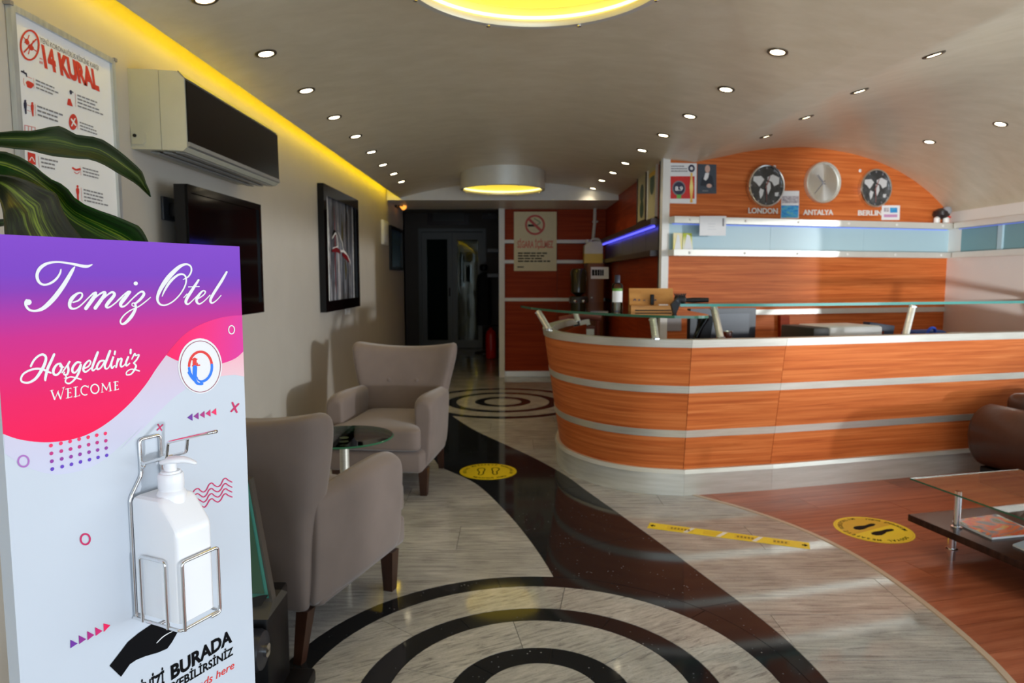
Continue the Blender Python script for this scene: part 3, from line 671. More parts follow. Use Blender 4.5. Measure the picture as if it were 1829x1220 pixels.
mb = MB(); mb.lathe([(0.0, 0.001), (0.03, 0.0), (0.036, 0.25), (0.033, 0.25), (0.028, 0.01)], (c.x, 4.66, WT), 20, cap=False); mb.build('cup_wall', M['chrome'], gt)
mb = MB(); mb.tube([(c.x + 0.0365 * cos(a), 4.66 + 0.0365 * sin(a), WT + 0.249) for a in [2 * pi * k / 20 for k in range(20)]], 0.003, 6, True); mb.build('rim', M['chrome'], gt)
c = on_depth(1483, 592, 5.0); pr = thing('white_printer', 'white printer with a dark grey left side on the desk behind the counter', 'printer', (c.x, 5.0, WT))
fp = Plane((c.x, 5.0, 0), (cos(WA), sin(WA), 0))
mb = MB(); mb.box(fp.at(0.07, 0.878, 0), (0.45, 0.36, 0.27), Matrix.Rotation(WA, 4, 'Z'), 0.02); mb.build('casing', M['white'], pr)
mb = MB(); mb.box(fp.at(-0.222, 0.876, 0), (0.13, 0.355, 0.266), Matrix.Rotation(WA, 4, 'Z'), 0.01); mb.build('side_panel', pbr('printer_grey', lin((66, 62, 54)), 0.5), pr)
mb = MB(); mb.box(fp.at(0.07, 0.80, 0.187), (0.34, 0.02, 0.05), Matrix.Rotation(WA, 4, 'Z'), 0.004); mb.build('paper_slot', M['dark'], pr)
c = on_depth(1566, 590, 5.15); bi = thing('navy_binder', 'navy ring binder with a round finger hole leaning beside the white printer', 'binder', (c.x, 5.15, WT))
mb = MB(); R_ = Matrix.Rotation(WA, 4, 'Z') @ Matrix.Rotation(0.14, 4, 'Y'); mb.box((c.x, 5.15, 0.888), (0.23, 0.07, 0.25), R_, 0.004); mb.build('cover', pbr('binder_navy', lin((30, 36, 62)), 0.45), bi)
mb = MB(); mb.lathe([(0.011, 0), (0.011, 0.004), (0.005, 0.004)], Vector((c.x + 0.02, 5.108, 0.95)), 14, Matrix.Rotation(pi / 2, 3, 'X')); mb.build('finger_hole', M['chrome'], bi)
c = on_depth(1660, 594, 5.15); bg = thing('blue_bag', 'bright blue bag with a strap behind the counter right of the binder', 'bag', (c.x, 5.2, WT))
mb = MB(); mb.box((c.x, 5.22, 0.852), (0.30, 0.16, 0.215), Matrix.Rotation(WA, 4, 'Z'), 0.03); o = mb.build('bag_body', pbr('bag_blue', lin((34, 74, 150)), 0.6), bg)
mb = MB(); mb.tube(catmull([(c.x - 0.06, 5.11, 0.9), (c.x - 0.03, 5.1, 0.975), (c.x + 0.01, 5.11, 0.98), (c.x + 0.03, 5.13, 0.95)], 5), 0.01, 8); mb.build('strap', pbr('strap_blue', lin((40, 90, 220)), 0.5), bg)
c = on_depth(1712, 598, 5.1); c.x += 0.06; yb = thing('yellow_notepad', 'thin yellow notepad block just showing over the counter rail', 'notepad', (c.x, 5.1, WT))
mb = MB(); mb.box((c.x, 5.16, 0.842), (0.14, 0.12, 0.2), Matrix.Rotation(WA, 4, 'Z'), 0.003); mb.build('cover', M['yellow'], yb)
mb = MB(); mb.box((c.x, 5.162, 0.842), (0.135, 0.1, 0.202), Matrix.Rotation(WA, 4, 'Z')); mb.build('pages', M['paper'], yb)
# armchair back behind the curved end
c = Vector((0.62, 6.4, 0)); rc = thing('red_chair', 'reddish brown wooden chair with cards on it behind the rounded counter end', 'chair', (c.x, 6.4, 0))
M['redchair'] = pbr('chair_red', lin((126, 60, 46)), 0.4)
for sx in (-0.16, 0.16):
    for sy in (-0.18, 0.18):
        mb = MB(); mb.tube([(c.x + sx, 6.5 + sy, 0), (c.x + sx, 6.5 + sy, 0.45)], 0.02, 10); mb.build('leg', M['redchair'], rc)
mb = MB(); mb.box((c.x, 6.5, 0.46), (0.38, 0.42, 0.05), None, 0.015); mb.build('seat', M['redchair'], rc)
for sx in (-0.16, 0.16):
    mb = MB(); mb.tube([(c.x + sx, 6.32, 0.45), (c.x + sx, 6.28, 0.97)], 0.022, 10); mb.build('back_post', M['redchair'], rc)
mb = MB(); mb.tube(catmull([(c.x - 0.19, 6.28, 0.97), (c.x, 6.27, 1.0), (c.x + 0.19, 6.28, 0.98)], 6), 0.028, 10); mb.build('top_rail', M['redchair'], rc)
mb = MB(); mb.box((c.x, 6.3, 0.8), (0.30, 0.02, 0.22), None, 0.006); mb.build('back_panel', M['redchair'], rc)
for k, (dx, dz) in enumerate(((0.04, 0.945), (0.08, 0.86), (-0.05, 0.87))):
    cd = thing('paper_card', ('white folded card highest on the red chair behind the counter', 'white card low right on the red chair behind the counter', 'white card low left on the red chair behind the counter')[k], 'card', (c.x + dx, 6.26, dz - 0.03))
    mb = MB(); mb.box((c.x + dx, 6.255, dz), (0.09, 0.006, 0.055), Matrix.Rotation(0.25 * (k - 1), 4, 'Y')); mb.build('card', M['paper'], cd)
# grey plate on the clock wall low beside the white corner
def cwflat(name, label, cat, corners, mat, th=0.008, off=0.001, group=None):
    """a thin board or sheet lying on the clock wall, corners in pixels"""
    P = [CW.uz(x, y) for x, y in corners]; u0 = min(a for a, _ in P); z0 = min(b for _, b in P)
    t = thing(name, label, cat, CW.at(u0, z0, off), group)
    mb = MB(); mb.prism(P, off, off + th, lambda u, v, h: CW.at(u, v, h)); mb.build('sheet', mat, t, None)
    return t, off + th
wp, o1 = cwflat('wall_panel', 'plain grey rectangular board low on the clock wall behind the curved glass top', 'board', [(1190, 566), (1216, 566), (1216, 591), (1190, 591)], pbr('grey_board', lin((160, 156, 158)), 0.5))
flat('dark_edge', CW, [pixpoly(CW, [(1188, 566), (1191, 566), (1191, 591), (1188, 591)])], M['greyp'], o1 + 0.0005, wp)
wc, o1 = cwflat('dark_post', 'narrow brown upright post on the clock wall above the white printer', 'post', [(1389, 563), (1405, 563), (1405, 610), (1389, 610)], M['darkwood'], 0.04)

# ------------------------------------------------------------------ clocks and prints on the clock wall
def clock(cx, cy, r, label, dark):
    u, z = CW.uz(cx, cy); c0 = CW.at(u, z, 0.0)
    t = thing('wall_clock', label, 'clock', c0, 'city clocks')
    R3 = Matrix((CW.ex, Vector((0, 0, 1)), CW.n)).transposed()
    mb = MB(); mb.lathe([(r * 0.98, 0.002), (r, 0.02), (r, 0.045), (r * 0.97, 0.052), (r * 0.92, 0.050), (r * 0.90, 0.040), (r * 0.9, 0.012)], c0, 48, R3, cap=False); mb.build('rim', M['steel'] if not dark else M['chrome'], t, 30)
    mb = MB(); mb.lathe([(0.0, 0.034), (r * 0.91, 0.034)], c0, 48, R3, cap=False); face = mb.build('dial', M['dial_dark'] if dark else M['dial_silver'], t, None)
    if dark:
        mb = MB()
        for k in range(12):
            a = 2 * pi * k / 12; mb.prism([(0.80 * r, -0.012 * r * 3), (0.88 * r, -0.012 * r * 3), (0.88 * r, 0.012 * r * 3), (0.80 * r, 0.012 * r * 3)], 0.035, 0.037, lambda p_, q_, h, a=a: c0 + CW.ex * (p_ * cos(a) - q_ * sin(a)) + Vector((0, 0, p_ * sin(a) + q_ * cos(a))) + CW.n * h)
        mb.build('hour_marks', M['greyp'], face, None)
        blobs = [[(-0.72, 0.42), (-0.3, 0.46), (-0.12, 0.3), (-0.25, 0.1), (-0.38, -0.05), (-0.55, 0.12), (-0.72, 0.22)], [(-0.32, -0.12), (-0.12, -0.2), (-0.18, -0.45), (-0.3, -0.62), (-0.38, -0.3)], [(0.0, 0.2), (0.22, 0.16), (0.26, -0.1), (0.12, -0.42), (0.02, -0.12)], [(0.05, 0.42), (0.35, 0.55), (0.72, 0.42), (0.7, 0.12), (0.45, 0.0), (0.3, 0.2), (0.06, 0.28)], [(0.5, -0.3), (0.72, -0.28), (0.66, -0.48), (0.5, -0.46)]]
        flat('map', CW, [[(u + x * r, z + y * r) for x, y in b_] for b_ in blobs], M['mapsilver'], 0.0355, face)
    for nm, a, l, w in (('hour_hand', 2.35 if not dark else 1.2, 0.5, 0.035), ('minute_hand', -2.3 if not dark else 4.75, 0.74, 0.022)):
        mb = MB(); mb.prism([(-0.12 * r, -w * r), (l * r, -w * r * 0.5), (l * r, w * r * 0.5), (-0.12 * r, w * r)], 0.039, 0.041, lambda p_, q_, h: c0 + CW.ex * (p_ * cos(a) - q_ * sin(a)) + Vector((0, 0, p_ * sin(a) + q_ * cos(a))) + CW.n * h); mb.build(nm, M['greyp'] if not dark else M['redhand'], t, None)
    mb = MB(); mb.lathe([(0.03 * r, 0.036), (0.03 * r, 0.044), (0, 0.045)], c0, 12, R3); mb.build('hub', M['chrome'], t)
    return t
M['dial_dark'] = streaks('clock_dial_dark', [lin((26, 28, 30)), lin((52, 56, 58)), lin((96, 100, 102))], (6, 6, 6), 0.2, coat=0.6)
M['mapsilver'] = pbr('map_silver', lin((226, 230, 232)), 0.3, metal=0.3)
M['redhand'] = pbr('clock_hand', lin((150, 96, 92)), 0.4)
m, N, L, b = base('dial_silver'); b.inputs['Metallic'].default_value = 1; b.inputs['Roughness'].default_value = 0.3; b.inputs['Anisotropic'].default_value = 0.85
b.inputs['Base Color'].default_value = lin((242, 246, 246)); tg = N.new('ShaderNodeTangent'); tg.direction_type = 'RADIAL'; tg.axis = 'Y'; L.new(tg.outputs[0], b.inputs['Tangent']); M['dial_silver'] = m
clock(1364, 333, 0.178, 'round silver-rimmed world map clock above the word LONDON', True)
clock(1465.5, 327, 0.178, 'round plain brushed silver clock above the word ANTALYA', False)
clock(1558.5, 337, 0.170, 'round silver-rimmed world map clock above the word BERLIN', True)
for s, a, b_, c_ in (('LONDON', (1335, 381), (1387, 382), (1335, 371)), ('ANTALYA', (1433, 384), (1486, 384), (1433, 374.5)), ('BERLIN', (1531, 385), (1573, 385), (1531, 375.5))):
    t = thing('city_name', 'white raised capital letters reading %s on the red wood clock wall' % s, 'letters', CW.at(*CW.uz(*a)), 'city names')
    o = text('lettering', CW, s, a, b_, c_, M['white'], 0.008, t, bold=0.012); sm = o.modifiers.new('depth', 'SOLIDIFY'); sm.thickness = 0.008; sm.offset = 1
aw, o1 = cwflat('award_sheet', 'white and red review score sheet with a gold trophy strip, left of the portrait card', 'poster', [(1197, 291), (1244, 292), (1243, 364), (1196, 363)], M['paper'], 0.004)
flat('red_field', CW, [pixpoly(CW, [(1197, 315), (1240, 315), (1240, 355), (1197, 355)])], M['red'], o1 + 0.0006, aw)
flat('small_print', CW, bars(CW, (1198, 308), (1228, 308), (1198, 295), 3, 4, 0.45), M['greyp'], o1 + 0.0006, aw)
flat('score_badge', CW, [disc(CW.uz(1212, 336.5), 0.062, 0.062)], M['greyp'], o1 + 0.001, aw); flat('badge_centre', CW, [disc(CW.uz(1212, 336.5), 0.052, 0.052)], M['navy'], o1 + 0.0014, aw)
text('score', CW, '8.9', (1205, 340.5), (1219, 340.5), (1205, 333), M['paper'], o1 + 0.0018, aw, bold=0.03)
flat('green_ribbon', CW, [pixpoly(CW, [(1208.5, 346), (1215.5, 346), (1216, 354.5), (1208, 354.5)])], pbr('ribbon_green', lin((110, 180, 80)), 0.5), o1 + 0.0012, aw)
flat('trophy', CW, [pixpoly(CW, [(1232.5, 309), (1236.5, 309), (1236, 318), (1237.5, 335), (1236, 352), (1236.5, 362), (1232, 362), (1232.5, 352), (1231, 335), (1233, 318)])], grad('gold_print', [(0, (240, 160, 10)), (0.5, (255, 240, 150)), (1, (240, 165, 20))], lo=1.95, hi=2.28), o1 + 0.001, aw)
flat('trophy_head', CW, [disc(CW.uz(1234.5, 301), 0.031)], M['navy'], o1 + 0.0012, aw); flat('trophy_face', CW, [disc(CW.uz(1234.5, 301), 0.014)], M['paper'], o1 + 0.0016, aw)
po, o1 = cwflat('portrait_card', 'dark slate portrait card of a person in a suit, right of the score sheet', 'card', [(1246, 293), (1279, 294), (1279, 346), (1245, 346)], pbr('card_slate', lin((62, 72, 84)), 0.5), 0.004)
M['skin'] = pbr('print_skin', lin((214, 176, 160)), 0.6)
flat('suit', CW, [pixpoly(CW, [(1250, 332), (1253, 318), (1259, 312), (1266, 311), (1272, 316), (1275, 334)])], pbr('suit_print', lin((36, 42, 54)), 0.6), o1 + 0.0006, po)
flat('shirt', CW, [pixpoly(CW, [(1259, 309), (1266, 309), (1264, 318), (1260, 323), (1256, 320)])], M['paper'], o1 + 0.001, po)
flat('face', CW, [disc(CW.uz(1263, 302), 0.024, 0.032)], M['skin'], o1 + 0.0012, po); flat('hand', CW, [disc(CW.uz(1266, 332), 0.025, 0.017)], M['skin'], o1 + 0.0012, po)
flat('caption', CW, bars(CW, (1254, 343), (1268, 343), (1254, 339), 1, 8), M['greyp'], o1 + 0.001, po)
pc, o1 = cwflat('postcard', 'upright postcard with grey town above blue sea, right of the LONDON clock', 'postcard', [(1396, 341), (1427, 341), (1426, 390), (1394, 390)], M['paper'], 0.003)
M['town'] = streaks('town_print', [lin((120, 110, 130)), lin((190, 182, 186)), lin((228, 224, 226))], (30, 30, 60), 0.6); M['sea'] = streaks('sea_print', [lin((20, 110, 190)), lin((60, 160, 220)), lin((120, 190, 170))], (16, 16, 40), 0.6)
flat('town_view', CW, [pixpoly(CW, [(1396, 350), (1426, 350), (1426, 363), (1396, 363)])], M['town'], o1 + 0.0006, pc); flat('sea_view', CW, [pixpoly(CW, [(1395, 367), (1426, 367), (1425, 389), (1394.5, 389)])], M['sea'], o1 + 0.0006, pc)
lc, o1 = cwflat('landscape_card', 'small white card with blue and pink pictures, right of the word BERLIN', 'card', [(1575, 367), (1607, 367), (1606, 393), (1574, 393)], M['paper'], 0.003)
flat('blue_picture', CW, [pixpoly(CW, [(1589, 371), (1602, 371), (1602, 380), (1589, 380)])], M['sea'], o1 + 0.0006, lc); flat('pale_picture', CW, [pixpoly(CW, [(1578, 371), (1587, 371), (1587, 379), (1578, 379)])], M['town'], o1 + 0.0006, lc)
flat('pink_line', CW, [pixpoly(CW, [(1578, 383), (1602, 383), (1602, 388), (1578, 388)])], pbr('pink_print', lin((206, 150, 190)), 0.6), o1 + 0.0006, lc)
# sign hanging over the band, leaflets on the lower shelf, little camera on the upper shelf
SH = Plane(CW.at(0, 0, 0.1115), CW.ex)
P = pixpoly(SH, [(1250, 386), (1297, 386), (1296, 421), (1249, 421)]); sg = thing('shelf_notice', 'blank white notice hanging from the upper shelf over the pale glass band', 'notice', SH.at(*P[3]))
mb = MB(); mb.prism(P, 0.0, 0.003, lambda u, v, h: SH.at(u, v, h)); mb.build('sheet', M['paper'], sg, None)
flat('dark_tab', SH, [pixpoly(SH, [(1290, 390), (1293, 390), (1293, 404), (1290, 404)])], M['greyp'], 0.0036, sg); flat('faint_text', SH, bars(SH, (1264, 412), (1282, 412), (1264, 398), 3, 3, 0.2), pbr('faint', lin((214, 216, 220)), 0.6), 0.0036, sg)
for k, (x0, x1, tl, lb, mt) in enumerate(((1202, 1218, 0.0, 'yellow and white leaflet on the lower shelf, nearer the white corner', grad('leaf_a', [(0, (245, 232, 120)), (1, (250, 236, 190))], lo=1.58, hi=1.7)), (1219, 1237, 0.12, 'yellow-green leaflet with a white fold on the lower shelf, right of its twin', grad('leaf_b', [(0, (250, 250, 240)), (0.6, (240, 236, 180)), (1, (190, 200, 60))], lo=1.58, hi=1.7)))):
    P0 = CW.uz(x0, 447, 0.05); P1 = CW.uz(x1, 447, 0.05); t = thing('leaflet', lb, 'leaflet', CW.at(P0[0], 1.583, 0.05), 'leaflets on the lower shelf')
    mb = MB(); mb.prism([(P0[0], 1.584), (P1[0], 1.584), (P1[0] - tl * 0.1, 1.72), (P0[0], 1.72)], 0.05, 0.053, lambda u, v, h: CW.at(u, v, h)); mb.build('cover', mt, t, None)
    mb = MB(); mb.prism([(P0[0] + 0.01, 1.585), (P1[0] - 0.01, 1.585), (P1[0] - 0.03, 1.70), (P0[0] + 0.035, 1.71)], 0.0535, 0.055, lambda u, v, h: CW.at(u, v, h)); mb.build('inner_page', M['paper'], t, None)
u, z = CW.uz(1681, 381, 0.06); c = CW.at(u, 1.853, 0.06)
cm = thing('figurine', 'small dark figurine with white feet at the right end of the upper shelf', 'figurine', c)
mb = MB(); mb.lathe([(0.0, 0.035), (0.05, 0.045), (0.072, 0.075), (0.066, 0.11), (0.03, 0.135), (0, 0.14)], c, 20); mb.build('body', pbr('figurine_dark', lin((44, 36, 36)), 0.3), cm)
mb = MB(); mb.lathe([(0, -0.04), (0.03, -0.03), (0.042, 0), (0.03, 0.03), (0, 0.04)], c + Vector((0.035, -0.03, 0.115)), 16); mb.build('head', pbr('figurine_grey', lin((150, 152, 156)), 0.3), cm)
for dx in (-0.055, 0.03):
    mb = MB(); mb.lathe([(0, 0), (0.026, 0.004), (0.026, 0.045), (0.012, 0.058), (0, 0.06)], c + Vector((dx, -0.03, 0)), 14); mb.build('foot', M['white'], cm)
mb = MB(); mb.box(c + Vector((0.05, -0.035, 0.055)), (0.04, 0.012, 0.014), None, 0.003); mb.build('scarf', M['red'], cm)
for k, (x, y) in enumerate(((1383, 298), (1536, 305))):
    u, z = CW.uz(x, y); t = thing('wall_button', ('small round white screw cap between the LONDON and ANTALYA clocks', 'small round white screw cap between the ANTALYA and BERLIN clocks')[k], 'screw cap', CW.at(u, z))
    mb = MB(); mb.lathe([(0.014, 0), (0.014, 0.004), (0.008, 0.008), (0, 0.008)], CW.at(u, z), 14, Matrix((CW.ex, Vector((0, 0, 1)), CW.n)).transposed()); mb.build('cap', M['white'], t)
    mb = MB(); mb.lathe([(0.004, 0.008), (0.004, 0.0085), (0, 0.0085)], CW.at(u, z), 8, Matrix((CW.ex, Vector((0, 0, 1)), CW.n)).transposed()); mb.build('slot', M['greyp'], t)

# ------------------------------------------------------------------ far end: signs, cabinet, jerrycan
FW = Plane((0, 9.40, 0), (1, 0, 0))
P = pixpoly(FW, [(918, 378.5), (994, 378.5), (994, 484), (918, 484)])
ns = thing('no_smoking_sign', 'cream no smoking sign with a red ring on the far wood wall', 'sign', FW.at(*P[3]))
mb = MB(); mb.prism(P, 0.013, 0.022, lambda u, v, h: FW.at(u, v, h)); mb.build('board', pbr('sign_cream', lin((228, 214, 170)), 0.45), ns, None)
M['signred'] = pbr('sign_red', lin((206, 74, 60)), 0.5)
c = FW.uz(955.5, 402); R_ = 0.135
ring = [[(c[0] + r1_ * cos(a), c[1] + r1_ * sin(a)) for r1_, a in ((R_, 2 * pi * k / 28), (R_, 2 * pi * (k + 1) / 28), (R_ * 0.8, 2 * pi * (k + 1) / 28), (R_ * 0.8, 2 * pi * k / 28))] for k in range(28)]
flat('red_ring', FW, ring + [[(c[0] - 0.09, c[1] + 0.06), (c[0] - 0.065, c[1] + 0.085), (c[0] + 0.09, c[1] - 0.06), (c[0] + 0.065, c[1] - 0.085)]], M['signred'], 0.024, ns)
flat('cigarette', FW, [[(c[0] - 0.095, c[1] - 0.022), (c[0] + 0.0, c[1] - 0.022), (c[0] + 0.0, c[1] + 0.006), (c[0] - 0.095, c[1] + 0.006)]], M['ink'], 0.0235, ns)
flat('smoke_curl', FW, ribbon([(c[0] + 0.03, c[1], 0.014), (c[0] + 0.07, c[1] + 0.03, 0.014), (c[0] + 0.03, c[1] + 0.06, 0.014), (c[0] - 0.01, c[1] + 0.085, 0.012)]), pbr('smoke_print', lin((130, 150, 110)), 0.5), 0.0234, ns)
text('red_words', FW, 'SİGARA İÇİLMEZ', (924, 442.5), (988, 442.5), (924, 430), pbr('sign_pink', lin((222, 120, 96)), 0.5), 0.0234, ns, bold=0.03)
flat('small_print', FW, bars(FW, (925, 469), (987, 469), (925, 450), 4, 11, 0.5), M['ink'], 0.0234, ns); flat('signature', FW, bars(FW, (924, 479), (937, 479), (924, 475), 1, 5), M['ink'], 0.0234, ns)
# cabinet against the far wall with jerrycan on top
a, b_ = on_depth(1050, 470, 8.75), on_depth(1094, 470, 8.75)
cb = thing('brown_cabinet', 'tall narrow brown cabinet with a white label in the far corner', 'cabinet', ((a.x + b_.x) / 2, 8.9, 0))
mb = MB(); mb.between(a.x, XH - 0.1, 8.75, 9.25, 0.002, a.z, 0.006); mb.build('body', pbr('cabinet_brown', lin((112, 64, 28)), 0.45), cb)
CPL = Plane((0, 8.75, 0), (1, 0, 0)); mb = MB(); mb.between(a.x + 0.01, XH - 0.11, 8.735, 8.75, 0.05, a.z - 0.01, 0.003); dr = mb.build('door', pbr('cabinet_door', lin((122, 70, 30)), 0.4), cb)
mb = MB(); mb.lathe([(0.012, 0), (0.012, 0.01), (0.008, 0.02), (0, 0.02)], (a.x + 0.05, 8.735, 1.1), 12, Matrix.Rotation(pi / 2, 3, 'X')); mb.build('knob', M['steel'], dr)
flat('label_sheet', CPL, [pixpoly(CPL, [(1055, 477), (1087, 477), (1087, 498), (1055, 498)])], M['paper'], 0.017, cb)
flat('label_letters', CPL, bars(CPL, (1057, 496), (1085, 496), (1057, 478), 1, 21, 0.6), M['ink'], 0.0176, cb)
p = on_depth(1060, 467, 8.85); jc = thing('jerrycan', 'white jerrycan half full of yellow liquid on the brown cabinet', 'jerrycan', (p.x, 9.0, a.z))
zb = a.z + 0.001; mb = MB()
mb.prism([(-0.115, zb), (0.115, zb), (0.115, zb + 0.235), (0.09, zb + 0.27), (-0.06, zb + 0.27), (-0.115, zb + 0.225)], -0.08, 0.08, lambda u, v, h: Vector((p.x + u, 8.92 + h, v))); mb.build('can_upper', pbr('can_white', lin((226, 220, 190)), 0.4), jc, None)
mb = MB(); mb.prism([(-0.117, zb - 0.0), (0.117, zb), (0.117, zb + 0.12), (-0.117, zb + 0.12)], -0.082, 0.082, lambda u, v, h: Vector((p.x + u, 8.92 + h, v))); mb.build('liquid', pbr('yellow_liquid', lin((216, 180, 30)), 0.35), jc, None)
mb = MB(); mb.lathe([(0.03, 0.268), (0.03, 0.30), (0, 0.30)], (p.x - 0.07, 8.92, zb), 14); mb.build('cap', M['white'], jc)
mb = MB(); mb.tube(catmull([(p.x - 0.03, 8.92, zb + 0.26), (p.x - 0.01, 8.92, zb + 0.305), (p.x + 0.07, 8.92, zb + 0.305), (p.x + 0.095, 8.92, zb + 0.25)], 4), 0.013, 8); mb.build('handle', M['white'], jc)
p = on_depth(1035, 510, 8.6); dv = thing('water_cooler', 'dark glassy water cooler standing left of the brown cabinet', 'cooler', (p.x, 8.6, 0))
mb = MB(); mb.between(p.x - 0.12, p.x + 0.1, 8.5, 8.72, 0.002, 1.12, 0.02); mb.build('cabinet', pbr('cooler_dark', lin((40, 34, 22)), 0.3), dv)
mb = MB(); mb.lathe([(0.03, 1.12), (0.1, 1.17), (0.1, 1.42), (0.08, 1.46), (0, 1.46)], (p.x - 0.01, 8.61, 0), 20); mb.build('bottle', pbr('cooler_bottle', lin((56, 50, 30)), 0.12), dv)
for dx in (-0.06, 0.04):
    mb = MB(); mb.lathe([(0.018, 0), (0.018, 0.03), (0.01, 0.035), (0, 0.035)], (p.x + dx, 8.5, 1.06), 10, Matrix.Rotation(pi / 2, 3, 'X')); mb.build('tap', M['chrome'], dv)
# white pipe in the recess corner
pt = thing('white_pipe', 'thin white pipe running down the far wall corner above the jerrycan', 'pipe', (1.13, 9.3, 1.75))
mb = MB(); mb.tube([on_depth(1063, 362, 9.3), on_depth(1062, 400, 9.3), on_depth(1059, 430, 9.25)], 0.022, 10); mb.build('tube', M['white'], pt)
mb = MB(); mb.box(on_depth(1063, 396, 9.33), (0.07, 0.07, 0.02), None, 0.004); mb.build('bracket', M['white'], pt)
# framed certificates in the recess
RW = Plane((XH, 9.4, 0), (0, -1, 0))
M['cert'] = pbr('certificate', lin((206, 196, 150)), 0.5); M['certgreen'] = pbr('print_green', lin((64, 92, 76)), 0.5)
for k, (cs, lb) in enumerate((([(1141.5, 316), (1158, 302), (1157, 397), (1141.5, 401)], 'framed certificate with two green emblems on the recess wall, deeper in'), ([(1160, 301), (1176.5, 288), (1175, 393), (1159, 397)], 'framed certificate with a dark seal on the recess wall, nearer the white corner'))):
    P = pixpoly(RW, cs); u0, u1 = P[0][0], P[1][0]; z0 = P[3][1]; z1 = P[0][1]
    t = thing('framed_certificate', lb, 'certificate', RW.at(u0, z0), 'framed certificates')
    fr_ = MB()
    for (x0, x1, y0, y1) in ((u0, u1, z0, z0 + 0.02), (u0, u1, z1 - 0.02, z1), (u0, u0 + 0.02, z0, z1), (u1 - 0.02, u1, z0, z1)): fr_.prism([(x0, y0), (x1, y0), (x1, y1), (x0, y1)], 0.001, 0.022, lambda u, v, h: RW.at(u, v, h))
    fr_.build('frame', M['steel'] if k else M['legwood'], t, None)
    mb = MB(); mb.prism([(u0 + 0.015, z0 + 0.015), (u1 - 0.015, z0 + 0.015), (u1 - 0.015, z1 - 0.015), (u0 + 0.015, z1 - 0.015)], 0.001, 0.012, lambda u, v, h: RW.at(u, v, h)); sh = mb.build('sheet', M['cert'], t, None)
    um = (u0 + u1) / 2
    flat('emblem', RW, [disc((um, z0 + (z1 - z0) * 0.28), 0.10, 0.085), disc((um, z0 + (z1 - z0) * 0.6), 0.10, 0.085)] if k == 0 else [disc((um, z1 - 0.16), 0.10, 0.1)], M['certgreen'], 0.013, t)
    if k: flat('gold_line', RW, [[(u0 + 0.05, z1 - 0.10), (u1 - 0.03, z1 - 0.10), (u1 - 0.03, z1 - 0.06), (u0 + 0.05, z1 - 0.06)]], M['amber'], 0.0135, t)

